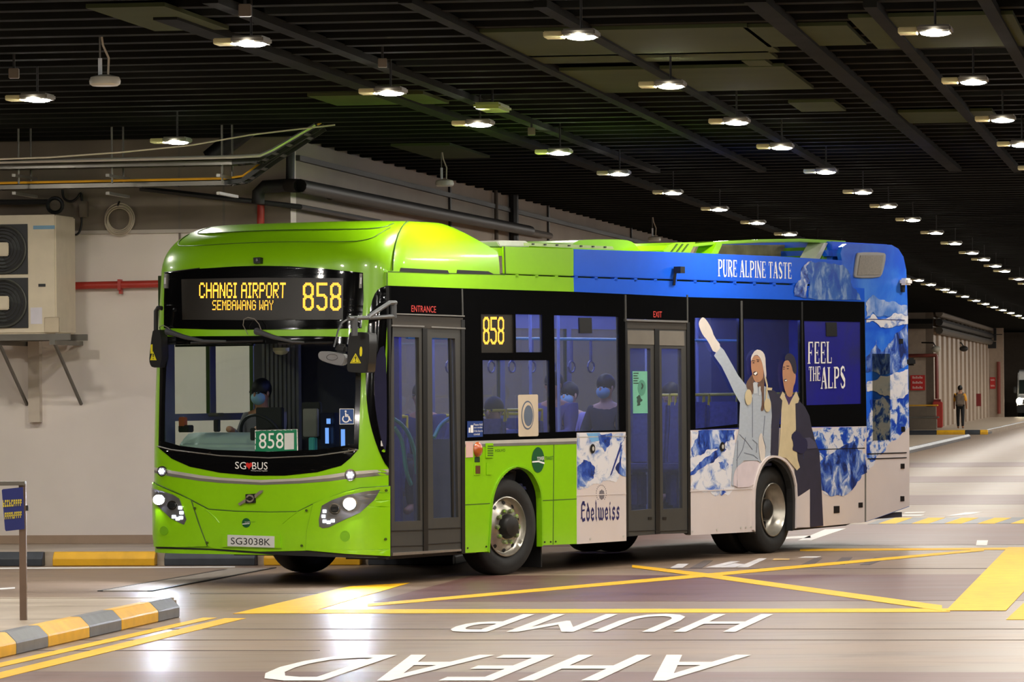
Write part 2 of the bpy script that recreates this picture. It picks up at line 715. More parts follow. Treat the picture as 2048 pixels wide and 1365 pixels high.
# far hump: yellow and black slanted stripes with white triangles in front
for i in range(9):
    x = 1745 + 66 * i
    mark([[(x + 12, 1048.5), (x + 46, 1048.5), (x + 80, 1037), (x + 46, 1037)]], M_YEL, 'hump_stripe', 0.006)
mark([[(1735, 1049.5), (2400, 1046), (2400, 1034.5), (1770, 1037)]], M_KB, 'hump_band', 0.004, 'black band of the striped road hump behind the bus')
mark([[(1790, 1033), (1840, 1033), (1850, 1030.5), (1800, 1030.5)], [(1890, 1034), (1940, 1030), (1966, 1025), (1930, 1026)], [(1806, 1028), (1846, 1027), (1852, 1024.5), (1812, 1025.5)]], M_WORN, 'worn_letter', 0.004)

# ---- drain channel with a grating across the lane
gq = [(200, 1184), (300, 1184), (548, 1137), (452, 1141)]
gp = [at_z(a, b, 0) for a, b in gq]
dr = empty('drain_grating', ((gp[0] + gp[2]) / 2), 0, 'long steel drain grating let into the road in front of the bus nose', 'drain')
o0 = (gp[0] + gp[2]) / 2
mb = MB()
vs = [(p.x - o0.x, p.y - o0.y, 0.001) for p in gp]
mb.add(vs, [(0, 1, 2, 3)])
mb.build('channel', M_BLK, dr)
A0, A1, B1, B0 = [p - o0 for p in gp]
for e0, e1 in ((A0, B0), (A1, B1)):
    mb = MB()
    d = (e1 - e0)
    mb.cbox((e0 + e1) / 2 + Vector((0, 0, 0.006)), (d.length, 0.05, 0.008), d)
    mb.build('frame_bar', M_DARK, dr)
base = None
for i in range(46):
    t = (i + 0.5) / 46
    a, b = A0.lerp(B0, t), A1.lerp(B1, t)
    if base is None:
        mb = MB()
        mb.cbox((0, 0, 0), ((b - a).length - 0.04, 0.075, 0.008), (b - a))
        base = mb.build('slat', mat('worn steel slat', (168, 158, 146), 0.45, metal=0.2, var=0.2), dr)
        o = base
    else:
        o = base.copy()
        COL.objects.link(o)
    o.location = (a + b) / 2 + Vector((0, 0, 0.006))

# ---- ceiling: slab, ribs across, beams along, lighter boards
s0, s1 = 12, 300
mb = MB()
hbox(mb, s0, s1, -40, 60, 4.80, 5.0)
CEIL = tag(mb.build('ceiling', M_CEIL), kind='structure')
base = None
pitch_ = 0.78
for i in range(60):
    s = 24 + pitch_ * i
    if base is None:
        mb = MB()
        hbox(mb, -0.09, 0.09, -24, 24, 4.63, 4.80)
        base = mb.build('deck_rib', M_RIB, CEIL)
        o = base
    else:
        o = base.copy()
        COL.objects.link(o)
    o.location = AV * s
mb = MB()
for i in range(60, 290):
    s = 24 + pitch_ * i
    hbox(mb, s - 0.09, s + 0.09, -24, 24, 4.63, 4.80)
tag(mb.build('far_deck_ribs', M_RIB, CEIL), kind='stuff')
for (a, b, wd) in (((330, 45), (1250, 392), 0.18), ((420, 12), (560, 62), 0.12), ((810, 12), (890, 62), 0.10), ((1080, 20), (1560, 215), 0.10), ((1510, 10), (1640, 110), 0.16), ((1740, 20), (1960, 200), 0.1), ((1965, 0), (2020, 60), 0.1)):
    p = at_z(a[0], a[1], 4.56)
    s_, t_ = hs(p)
    mb = MB()
    hbox(mb, s_, 200 if wd > 0.17 else s_ + 26, t_ - wd / 2, t_ + wd / 2, 4.58, 4.64)
    mb.build('ceiling_beam', M_RIB, CEIL)
for q in ([(930, 66), (1470, 62), (1590, 104), (1010, 104)], [(1020, 113), (1540, 110), (1560, 118), (1040, 119)], [(1120, 142), (1560, 138), (1640, 178), (1170, 178)],
          [(225, 15), (370, 12), (420, 60), (255, 62)], [(1500, 55), (1700, 54), (1730, 90), (1520, 92)], [(1690, 36), (2040, 34), (2048, 92), (1760, 96)], [(1800, 226), (1985, 222), (2000, 244), (1815, 246)],
          [(1485, 122), (1530, 121), (1545, 132), (1495, 132)], [(820, 298), (930, 290), (950, 316), (850, 318)], [(1580, 206), (1670, 204), (1690, 222), (1600, 224)], [(640, 196), (860, 188), (880, 206), (660, 212)]):
    p = [hs(at_z(a, b, 4.60)) for a, b in q]
    sa, sb = min(x[0] for x in p), max(x[0] for x in p)
    ta = (p[0][1] + p[3][1]) / 2
    tb = (p[1][1] + p[2][1]) / 2
    mb = MB()
    hbox(mb, sa, sb, min(ta, tb), max(ta, tb), 4.60, 4.63)
    mb.build('ceiling_panel', M_PANEL, CEIL)

# ---- walls
pW = at_z(0, 1089, 0.15)
sW, _ = hs(pW)
sW = hs(at_z(150, 1088, 0.15))[0]
tC = hs(hall(-10.1, 50))[1]
mb = MB()
hbox(mb, sW, sW + 0.3, -30, tC, 0, 4.8)
WB = tag(mb.build('wall_back', M_WALL), kind='structure')
mb = MB()
hbox(mb, sW - 0.02, sW, -30, tC, 3.62, 4.8)
mb.build('upper_panel', M_WALLD, WB)
mb = MB()
hbox(mb, sW - 0.05, sW - 0.02, -30, tC + 0.02, 3.60, 3.64)
mb.build('ledge', mat('pale ledge', (190, 180, 168), 0.6), WB)
for px in (352, 444):
    t_ = hs(at_d(px, 420, 49.6))[1]
    mb = MB()
    hbox(mb, sW - 0.022, sW - 0.019, t_ - 0.012, t_ + 0.012, 2.9, 4.7)
    mb.build('panel_joint', mat('panel joint', (120, 110, 100), 0.7), WB)
mb = MB()
hbox(mb, sW - 0.03, sW, -30, tC + 0.03, 0.15, 0.245)
tag(mb.build('baseboard_back', M_SKIRT), kind='structure')
mb = MB()
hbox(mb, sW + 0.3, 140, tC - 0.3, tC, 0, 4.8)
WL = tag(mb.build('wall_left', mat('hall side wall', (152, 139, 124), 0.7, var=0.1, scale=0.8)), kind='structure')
for D in (60, 69, 79, 90):
    s_, _t = hs(hall(-10.1, D))
    mb = MB()
    hbox(mb, s_ - 0.05, s_ + 0.05, tC, tC + 0.03, 3.2, 4.7)
    mb.build('wall_batten', M_DARK, WL)
# ledge trim along the top of the hall wall
mb = MB()
hbox(mb, sW + 0.3, 140, tC, tC + 0.05, 4.40, 4.46)
tag(mb.build('trim_1', M_DARK), kind='structure')
mb = MB()
hbox(mb, 262, 262.5, -20, 40, 0, 4.9)
tag(mb.build('wall_far', M_WALLD), kind='structure')

# ---- pavements and kerbs
sK = hs(at_z(160, 1133, 0))[0]
tK = hs(hall(-7.86, 60))[1]
mb = MB()
hbox(mb, sK + 0.12, sW, -30, tK - 0.12, 0, 0.148)
tag(mb.build('pavement_back', M_PAVE), kind='structure')
mb = MB()
hbox(mb, sW, 150, tC, tK - 0.12, 0, 0.147)
tag(mb.build('pavement_side', M_PAVE), kind='structure')


def kerb_run(name, label, pieces, along, z=0.15):
    """pieces: (start, end, material) along the run; along: 's' or 't'; cross section with a chamfer on the road side."""
    root = empty(name, (0, 0, 0), 0, label, 'kerb')
    for (a, b, m, x0, x1) in pieces:
        g = 0.003
        prof = [(x0, 0), (x0, z * 0.55), (x0 + (x1 - x0) * 0.45, z), (x1, z), (x1, 0)]
        mb = MB()
        n = len(prof)
        pts = []
        for e in (a + g, b - g):
            for x, zz in prof:
                pts.append(H(e, x, zz) if along == 's' else H(x, e, zz))
        fs = [tuple(range(n)), tuple(range(n, 2 * n))[::-1]] + [(i, (i + 1) % n, n + (i + 1) % n, n + i) for i in range(n)]
        mb.add(pts, fs)
        mb.build('kerbstone', m, root, bevel=0.008, seg=1)
    return root


def tpx(px, py):
    return hs(at_z(px, py, 0.05))[1]


bounds = [-130, 96, 316, 513, 720, 930, 1140]
cols = [M_KB, M_KY, M_KB, M_KY, M_KB, M_KY]
pcs = []
for i in range(6):
    pcs.append((tpx(bounds[i], 1125), min(tpx(bounds[i + 1], 1122), tK), cols[i], sK, sK + 0.13))
pcs = [p for p in pcs if p[1] > p[0] + 0.02]
kerb_run('kerb', 'black and yellow painted kerb below the back wall left of the bus', pcs, 't')
pcs = []
s_ = sK + 0.14
k = 0
while s_ < 150:
    pcs.append((s_, s_ + 1.9, (M_KB, M_KY)[k % 2] if s_ < 60 else M_KG, tK, tK - 0.13))
    s_ += 1.9
    k += 1
kerb_run('kerb', 'long grey kerb receding along the hall side pavement behind the bus', pcs, 's')
# near island at the left
tI = hs(hall(-8.36, 34))[1]
edges = [hs(at_z(a, b, 0.1))[0] for a, b in ((5, 1300), (87, 1282), (157, 1268), (226, 1250), (288, 1236), (344, 1220), (374, 1206))]
edges[-1] = edges[-2] + 0.75
sI = edges[-1]
cols = [M_KY, M_KG, M_KY, M_KG, M_KY, M_KG]
pcs = [(edges[0] - 3.2, edges[0] - 2.1, M_KG, tI, tI - 0.16), (edges[0] - 2.1, edges[0] - 1.0, M_KY, tI, tI - 0.16), (edges[0] - 1.0, edges[0], M_KG, tI, tI - 0.16)] + [(edges[i], edges[i + 1], cols[i], tI, tI - 0.16) for i in range(6)]
kr = kerb_run('kerb', 'chipped yellow and grey striped kerb of the near island at lower left', pcs, 's', 0.16)
mb = MB()
pr = [(sI + 0.02 - 0.0, tI - 0.16), (sI + 0.02, tI - 0.03), (sI + 0.10, tI - 0.06), (sI + 0.16, tI - 0.14), (sI + 0.17, tI - 0.3), (sI + 0.17, -24), (sI, -24)]
mb.prism([pr], lambda a, b, d: H(a, b, d), 0, 0.158)
mb.build('kerbstone', M_PAVE, kr, bevel=0.02)
mb = MB()
hbox(mb, 14, sI, -30, tI - 0.16, 0, 0.155)
tag(mb.build('pavement_near', M_PAVE), kind='structure')

# ---- lamps
M_LENS = emis('lamp lens', (255, 247, 232), LAMP_L)
M_LENS.node_tree.nodes['Principled BSDF'].inputs['Emission Color'].default_value = LAMP_C + (1,)


def make_lamp():
    r = empty('ceiling_lamp', (0, 0, 0), -HA, 'x', 'lamp')
    mb = MB()
    mb.box((-0.12, -0.16, 0.0), (0.12, 0.16, 0.05))
    mb.build('housing', mat('lamp housing', (120, 116, 104), 0.5), r, bevel=0.012)
    mb = MB()
    n = 20
    mb.lathe([(0.001, -0.016), (0.07, -0.015), (0.098, -0.008), (0.105, 0.0)], (0, 0, 0), (0, 0, 1), n, cap=False)
    o = mb.build('lens', M_LENS, r)
    for v in o.data.vertices:
        v.co.y *= 1.6
    mb = MB()
    mb.box((-0.26, -0.10, -0.005), (-0.125, 0.10, 0.04))
    mb.build('driver_box', mat('beige driver box', (214, 204, 150), 0.5), r, bevel=0.006)
    mb = MB()
    mb.tube([(0, 0, 0.05), (0, 0, 0.46)], 0.010, 6)
    mb.build('hanger', M_DARK, r)
    return r


LAMP0 = None
ORD = ['first', 'second', 'third', 'fourth', 'fifth', 'sixth', 'seventh', 'eighth', 'ninth', 'tenth', 'eleventh', 'twelfth', 'thirteenth', 'fourteenth', 'fifteenth', 'sixteenth',
       'seventeenth', 'eighteenth', 'nineteenth', 'twentieth'] + ['twenty-' + x for x in ('first', 'second', 'third', 'fourth', 'fifth', 'sixth', 'seventh', 'eighth', 'ninth')] + ['thirtieth', 'thirty-first', 'thirty-second', 'thirty-third']
ZL = CAMH + 2.5


def lamp(off, D, label, group):
    global LAMP0
    p = hall(off, D, ZL)
    if LAMP0 is None:
        LAMP0 = make_lamp()
        o = LAMP0
        o.location = p
        o['label'] = label
        o['group'] = group
    else:
        o = dup(LAMP0, p, None, label, group)
    return o


rowA = [32.29, 37.83, 42.5, 47.78, 52.64, 57.95, 63.51, 68.92, 74.3, 79.6, 84.9, 90.2, 95.5, 100.8, 107.94, 112.7, 118.8, 122.17, 128.6, 134.98, 140.72, 146.77, 152.94, 159.3, 165.65, 171.7, 177.73]
rowB = [31.93, 37.29, 42.55, 47.1, 52.62, 58.32, 63.01, 68.28, 74.27, 79.92, 85.84, 90.43, 95.52, 99.87, 107.64]
rowC = [31.86, 37.13, 42.53, 47.03]
for i, D in enumerate(rowA):
    lamp(-6.85, D, 'lit ceiling lamp, %s from the camera in the row nearest the long side wall' % ORD[i], 'lamps of the row along the side wall')
for i, D in enumerate(rowB):
    lamp(-4.42, D, 'lit ceiling lamp, %s from the camera in the middle row above the bus' % ORD[i], 'lamps of the middle row')
for i, D in enumerate(rowC):
    lamp(-1.89, D, 'lit ceiling lamp, %s from the camera in the row at upper right' % ORD[i], 'lamps of the right row')
lamp(-9.95, 38.27, 'lit ceiling lamp at far left above the outdoor air conditioner', 'lamps before the back wall')
lamp(-10.3, 45.01, 'lit ceiling lamp close to the back wall above the bus roof corner', 'lamps before the back wall')
# unseen lamps added to light the hall, rows carried on and new ones beside
for off, Ds in ((-6.85, (10, 15.5, 21, 26.6)), (-4.42, (10, 15.5, 21, 26.6)), (-1.89, (10, 15.5, 21, 26.6, 52.3, 57.6, 62.9, 68.2, 73.5, 79)), (-9.9, (15.5, 21, 26.6, 32.4)),
                (-4.42, [113 + 5.3 * i for i in range(22)]), (-1.89, [84.3 + 5.3 * i for i in range(27)]), (-6.85, [183 + 5.3 * i for i in range(10)]),
                (0.6, (10, 15.5, 21, 26.6, 32, 37.2, 42.5, 47.8, 53, 58.3, 63.6)), (3.1, (21, 26.6, 32, 37.2, 42.5, 47.8, 53)), (-12.6, (32.3, 38.2, 45)), (-15.2, (38.2, 45))):
    for D in Ds:
        lamp(off, D, 'unseen ceiling lamp added outside the picture to light the hall', 'lamps outside the picture')

# ================================================================== THE BUS
M_GREEN = mat('lime green paint', (140, 203, 8), 0.3, coat=0.8, var=0.02)
M_GDARK = mat('lime green shade gap', (52, 80, 6), 0.6)
M_BLUE = mat('blue wrap', (12, 92, 226), 0.3, coat=0.6, var=0.03)
M_WRAPW = mat('pale wrap', (212, 200, 196), 0.4, coat=0.4, var=0.03, scale=2)
M_GLOSSB = mat('gloss black glass surround', (10, 10, 11), 0.08, coat=1.0, var=0.1)
M_FRAME = mat('door frame grey', (62, 61, 58), 0.4, var=0.06)
M_TRIMB = mat('dark trim', (18, 18, 18), 0.4)
M_SILV = mat('light silver stripe', (196, 192, 184), 0.35, metal=0.2)
M_GREY = mat('grey stripe', (120, 118, 112), 0.4, metal=0.2)
M_CHROME = mat('chrome', (210, 210, 208), 0.12, metal=1.0)
M_WHT = mat('white print', (238, 236, 232), 0.5, var=0.02)
M_INT = mat('interior panel grey', (96, 98, 116), 0.6)
M_INTB = mat('interior blue trim', (46, 50, 150), 0.5)
M_IFLOOR = mat('interior floor', (66, 66, 78), 0.6)
G_WIND = glass('windscreen glass', (0.80, 0.86, 0.82), 0.03)
G_SIDE = glass('tinted side glass', (0.50, 0.54, 0.60), 0.05, haze=0.13)
G_DOOR = glass('door glass', (0.60, 0.62, 0.66), 0.05, haze=0.12)
E_AMB = emis('amber led', (255, 176, 52), 2.6)
E_RED = emis('red sign letters', (220, 40, 24), 1.0)
E_HEAD = emis('headlamp bulb', (225, 235, 255), 1100.0)
E_DRL = emis('day light led', (235, 240, 255), 14.0)
E_FOG = emis('position lamp', (225, 230, 255), 3.0)
E_BLUE = emis('blue saloon light strip', (120, 138, 255), 34.0)
E_SALOON = emis('white saloon light', (215, 220, 255), 24.0)

BUS = empty('bus', BO, BUS_ROT, 'lime green single-deck bus with blue alpine advert wrap on its rear half', 'bus')


def sfn(a, b, d):
    return (a, d, b)


def SL(poly, y=0.0):
    return [S(a, b, y) for a, b in poly]


def side(name, loops, m, y0=0.0, y1=0.03, parent=BUS, ref=0.0, label=None, bevel=0.0, smooth=False):
    """solid cut from px loops on the nearside plane Y = ref, between Y = y0 and y1 (negative is outwards)."""
    mb = MB()
    mb.prism([SL(L, ref) for L in loops], sfn, y0, y1)
    o = mb.build(name, m, parent, bevel=bevel, smooth=smooth)
    if label:
        o['label'] = label
    return o


def decal(name, polys, m, off, parent=BUS, ref=0.0, label=None, clip=None):
    mb = MB()
    for p in polys:
        if m in PRINTS:
            p = fract(p, 0.16, 3)
            cx = sum(q[0] for q in p) / len(p)
            x0, y0, x1, y1 = clip or ((1153.8, 866.5, 1251.3, 1080) if cx < 1260 else (1380, 860.5, 1478, 1060) if cx < 1480 else (1605, 523, 1816.5, 1010))
            p = [(min(x1, max(x0, a)), min(y1, max(y0, b))) for a, b in p]
        mb.prism([SL(p, ref)], sfn, -off, -off + 0.0012)
    o = mb.build(name, m, parent)
    if label:
        o['label'] = label
    return o


def side_text(name, s, quad, m, off, parent=BUS, tris=None, space=1.0, ref=0.0, label=None):
    vs, fs = tris or text_tris(s, space)
    q = SL(quad, ref)
    mb = MB()
    mb.add([(lambda p: (p[0], ref - off, p[1]))(bilin(q, u, v)) for u, v in vs], fs)
    o = mb.build(name, m, parent)
    if label:
        o['label'] = label
    return o


def fpatch(name, poly, off, m, parent=BUS, step=0.07, smooth=True, label=None, thick=None, space='px', holes=()):
    """raised patch on the curved nose, outline in px (or in y,z)."""
    mb = MB()
    loops = []
    for L in [poly] + list(holes):
        loops.append([Fr(a, b) for a, b in dens(L, 14)] if space == 'px' else dens(L, step))
    flat = [q for L in loops for q in L]
    tri = tessellate_polygon([[Vector((a, b, 0)) for a, b in L] for L in loops])
    bm = bmesh.new()
    bv = [bm.verts.new((a, b, 0)) for a, b in flat]
    for t in tri:
        try:
            bm.faces.new([bv[i] for i in t])
        except ValueError:
            pass
    for _ in range(7):
        ed = [e for e in bm.edges if e.calc_length() > step]
        if not ed:
            break
        bmesh.ops.subdivide_edges(bm, edges=ed, cuts=1)
        bmesh.ops.triangulate(bm, faces=[f for f in bm.faces if len(f.verts) > 3])
    bmesh.ops.recalc_face_normals(bm, faces=bm.faces)
    bnd = [e for e in bm.edges if len(e.link_faces) == 1]
    th = off if thick is None else thick
    vs = [FP(v.co.x, v.co.y, off) for v in bm.verts]
    bm.verts.index_update()
    fs = [tuple(v.index for v in f.verts) for f in bm.faces]
    n = len(vs)
    vs2 = [FP(v.co.x, v.co.y, off - th) for v in bm.verts]
    fs += [(e.verts[0].index, e.verts[1].index, n + e.verts[1].index, n + e.verts[0].index) for e in bnd]
    bm.free()
    mb.add(vs + vs2, fs)
    used = set(i for f in mb.f for i in f)
    mp = {k: i for i, k in enumerate(sorted(used))}
    mb.v = [mb.v[k] for k in sorted(used)]
    mb.f = [tuple(mp[i] for i in f) for f in mb.f]
    o = mb.build(name, m, parent, smooth=smooth, angle=0.6)
    if label:
        o['label'] = label
    return o


def fline(name, pts, r, m, off=0.002, parent=BUS, n=5):
    P = [FP(*Fr(a, b), off) for a, b in dens(pts, 10, closed=False)]
    mb = MB()
    mb.tube(P, r, n)
    return mb.build(name, m, parent, smooth=True)


def ftext(name, s, quad, m, off, parent=BUS, tris=None, label=None):
    vs, fs = tris or text_tris(s)
    mb = MB()
    mb.add([FP(*Fr(*bilin(quad, u, v)), off) for u, v in vs], fs)
    o = mb.build(name, m, parent)
    if label:
        o['label'] = label
    return o


# ---- nose shell
WS = [(322, 674), (400, 673), (520, 672.5), (640, 673), (722, 675), (722, 760), (717, 899), (702, 916), (683, 932), (635, 945), (570, 952), (506, 952), (440, 946), (380, 934), (344, 918), (318, 896), (320, 780)]
WSG = [(335, 690), (430, 689), (560, 688), (712, 689), (711, 780), (708, 889), (635, 900), (538, 904), (425, 900), (360, 892), (329, 883), (331, 780)]
wsg_yz = [Fr(a, b) for a, b in dens(WSG, 20)]


def inpoly(p, poly):
    c = False
    n = len(poly)
    for i in range(n):
        a, b = poly[i], poly[i - 1]
        if (a[1] > p[1]) != (b[1] > p[1]) and p[0] < (b[0] - a[0]) * (p[1] - a[1]) / (b[1] - a[1]) + a[0]:
            c = not c
    return c


NY, NZ = 90, 90
ys = [WC - WC * math.cos(PI * i / NY) for i in range(NY + 1)]
ys = [0.5 * y + 0.5 * (W * i / NY) for i, y in enumerate(ys)]
zs = [0.29 + (2.96 - 0.29) * i / NZ for i in range(NZ + 1)]
mb = MB()
vs = [FP(y, z) for z in zs for y in ys]
fs = []
for j in range(NZ):
    for i in range(NY):
        cs = [(ys[i], zs[j]), (ys[i + 1], zs[j]), (ys[i + 1], zs[j + 1]), (ys[i], zs[j + 1])]
        if any(inpoly(c, wsg_yz) for c in cs):
            continue
        k = j * (NY + 1) + i
        fs.append((k, k + 1, k + NY + 2, k + NY + 1))
mb.add(vs, fs)
SHELL = mb.build('front_shell', M_GREEN, BUS, smooth=True, angle=1.2)
# windscreen: black border ring and clear pane
fpatch('windscreen_border', WS, 0.006, M_GLOSSB, holes=[WSG])
fpatch('windscreen_pane', WSG, -0.002, G_WIND, thick=0.0005, step=0.15)
# bead and lower apron under the glass
fline('windscreen_bead', [(316, 893), (344, 900), (441, 912), (538, 916.5), (635, 912), (716, 900)], 0.006, M_GREY, 0.008)
# destination header
HEADER = [(331, 546), (400, 538), (470, 533.5), (520, 532), (580, 533), (650, 538), (726, 546), (727, 600), (723, 657), (640, 659), (520, 660), (420, 659.5), (329, 656.5), (329, 600)]
fpatch('destination_header', HEADER, 0.007, M_GLOSSB)
M_SCREEN = mat('unlit led matrix', (38, 34, 28), 0.35, var=0.2, scale=30, stretch=(1, 1, 12))
scr = fpatch('destination_screen', [(364, 559), (520, 556), (687, 557), (686, 640), (520, 641), (366, 640)], 0.010, M_SCREEN, thick=0.003)

F5 = {'C': "01110 10001 10000 10000 10000 10001 01110", 'H': "10001 10001 10001 11111 10001 10001 10001", 'A': "01110 10001 10001 11111 10001 10001 10001",
      'N': "10001 11001 11001 10101 10011 10011 10001", 'G': "01110 10001 10000 10111 10001 10001 01110", 'I': "111 010 010 010 010 010 111", 'R': "11110 10001 10001 11110 10100 10010 10001",
      'P': "11110 10001 10001 11110 10000 10000 10000", 'O': "01110 10001 10001 10001 10001 10001 01110", 'T': "11111 00100 00100 00100 00100 00100 00100", 'S': "01111 10000 10000 01110 00001 00001 11110",
      'E': "11111 10000 10000 11110 10000 10000 11111", 'M': "10001 11011 10101 10101 10001 10001 10001", 'B': "11110 10001 10001 11110 10001 10001 11110", 'W': "10001 10001 10001 10101 10101 11011 10001",
      'Y': "10001 10001 01010 00100 00100 00100 00100", ' ': "00 00 00 00 00 00 00"}
D8 = ["..#####..", ".#######.", "###...###"] + ["##.....##"] * 5 + ["###...###", ".#######.", ".#######.", "###...###"] + ["##.....##"] * 5 + ["###...###", ".#######.", "..#####.."]
D5 = ["#########", "#########", "##......."] + ["##......."] * 5 + ["#######..", "########.", "......###"] + [".......##"] * 5 + ["##.....##", "###...###", ".#######.", "..#####.."]


def dots_text(s, dbl=False):
    """dot centres (col, row from the top) of a line of led text."""
    out, c = [], 0
    for ch in s:
        rows = F5[ch].split()
        for r, row in enumerate(rows):
            for k, b in enumerate(row):
                if b == '1':
                    if dbl:
                        out += [(2 * (c + k) + i * 1, 2 * r + j) for i in (0, 1) for j in (0, 1)]
                    else:
                        out.append((c + k, r))
        c += len(rows[0]) + 1
    return out, (c - 1) * (2 if dbl else 1), 14 if dbl else 7


def dots_digit(k):
    g = (D8, D5, D8)[k]
    return [(c, r) for r, row in enumerate(g) for c, b in enumerate(row) if b == '#'], 9, len(D8)


def dots_tris(D, fill=0.82):
    pts, nc, nr = D
    vs, fs = [], []
    for c, r in pts:
        o = len(vs)
        for dx, dy in ((-1, -1), (1, -1), (1, 1), (-1, 1)):
            vs.append(((c + 0.5 + dx * fill / 2) / nc, 1 - (r + 0.5 + dy * fill / 2) / nr))
        fs.append((o, o + 1, o + 2, o + 3))
    return vs, fs


ftext('led_lettering', '', [(400, 597), (572, 597), (573, 566), (400, 566)], E_AMB, 0.0125, scr, dots_tris(dots_text('CHANGI AIRPORT', True), 0.9), 'amber CHANGI AIRPORT lettering')
ftext('led_lettering', '', [(426, 621), (548, 621), (548, 601), (426, 601)], E_AMB, 0.0125, scr, dots_tris(dots_text('SEMBAWANG WAY'), 0.8), 'amber SEMBAWANG WAY lettering')
for k, x in enumerate((607, 634.1, 661.2)):
    ftext('led_digit', '', [(x, 622), (x + 21.8, 622), (x + 21.8, 566), (x, 566)], E_AMB, 0.0125, scr, dots_tris(dots_digit(k), 0.86))
for px in (334.5, 722):
    f_ = fpatch('marker_light', [(px - 2.5, 548), (px + 2.5, 548), (px + 1.5, 577), (px - 3.5, 577)], 0.022, M_GREY, thick=0.016)
    fpatch('marker_lens', [(px - 1.2, 556), (px + 1.6, 556), (px + 1.2, 569), (px - 1.8, 569)], 0.026, mat('clear lens', (220, 220, 225), 0.1), f_, thick=0.004)
cb = fpatch('front_camera', [(512, 517), (526, 516), (526, 528), (513, 529)], 0.05, M_TRIMB, thick=0.05)
fpatch('camera_lens', ell(520, 522, 3, 3, 12), 0.056, M_CHROME, cb, thick=0.006)

# ---- nose apron details
stripe_top = [(309, 935), (344, 942), (400, 951), (441, 956), (522, 960.5), (602, 957), (660, 950), (699, 944), (740, 941), (777, 939)]
stripe_mid = [(309, 941), (344, 948), (400, 957), (441, 961), (522, 965.5), (602, 962), (660, 957), (699, 951), (740, 947), (777, 945)]
stripe_bot = [(309, 946), (344, 954), (400, 962.5), (441, 966.5), (522, 970.5), (602, 967.5), (660, 963), (699, 958), (740, 954), (777, 951)]
fpatch('light_stripe', stripe_top + stripe_mid[::-1], 0.003, M_SILV, thick=0.003)
fpatch('grey_stripe', stripe_mid + stripe_bot[::-1], 0.003, M_GREY, thick=0.003)
CR = [(777, 973), (720, 977), (690, 985), (655, 997), (628, 1008), (616, 1060), (613, 1101), (690, 1108), (777, 1113)]
CLF = [(300, 965), (326, 976), (360, 990), (384, 1001), (398, 1045), (416, 1093), (360, 1095), (312, 1094), (306, 1040)]
CM = [(418, 1020), (470, 1024), (540, 1025.5), (596, 1024.5), (628, 1009), (616, 1060), (613, 1102), (520, 1104), (430, 1098), (415, 1092), (400, 1045), (385, 1003)]
fpatch('bumper_corner', CR, 0.022, M_GREEN, label='bumper corner round the headlamp beside the entrance')
fpatch('bumper_corner', CLF, 0.022, M_GREEN, label='bumper corner round the headlamp at the far side of the nose')
fpatch('bumper_centre', CM, 0.012, M_GREEN)
fline('panel_gap', [(306, 965), (360, 989), (384, 1001), (418, 1019), (470, 1023), (540, 1025), (596, 1024), (628, 1008), (690, 985), (720, 977), (777, 973)], 0.006, M_GDARK, 0.004)
fline('panel_gap', [(384, 1001), (399, 1048), (416, 1093)], 0.008, M_GDARK, 0.014)
fline('panel_gap', [(628, 1008), (616, 1060), (613, 1101)], 0.005, M_GDARK, 0.014)
# creases pressed into the bumper
fline('pressed_crease', [(596, 1024), (575, 1040), (566, 1048)], 0.006, M_GREEN, 0.012)
fline('pressed_crease', [(414, 1020), (432, 1036), (440, 1046)], 0.006, M_GREEN, 0.012)
# lower lip and skid
fpatch('bumper_lip', [(311, 1093), (360, 1096), (420, 1098), (520, 1104), (613, 1102), (690, 1108), (777, 1113), (777, 1118), (690, 1116), (560, 1111), (420, 1101), (314, 1098)], 0.004, M_BLK, thick=0.004)

M_HL = mat('headlamp interior grey', (120, 120, 120), 0.2, metal=0.5, coat=1.0)


def headlamp(poly, bulb, second, leds, lab, rb, rs):
    hp = fpatch('headlamp', poly, 0.028, M_HL, thick=0.02, label=lab)
    fpatch('lamp_rim', ell(bulb[0], bulb[1], rb * 1.25, rb * 1.2, 24), 0.034, M_CHROME, hp, thick=0.006)
    fpatch('bulb', ell(bulb[0], bulb[1], rb, rb, 24), 0.038, E_HEAD, hp, thick=0.004)
    fpatch('second_rim', ell(second[0], second[1], rs * 1.25, rs * 1.25, 20), 0.034, M_CHROME, hp, thick=0.006)
    fpatch('second_lens', ell(second[0], second[1], rs * .9, rs * .9, 20), 0.038, mat('dark lens', (40, 42, 44), 0.1, coat=1), hp, thick=0.004)
    for a, b in leds:
        fpatch('led', [(a - 3.2, b - 2.8), (a + 3.2, b - 2.8), (a + 3.2, b + 2.8), (a - 3.2, b + 2.8)], 0.034, E_DRL, hp, thick=0.005)
    return hp


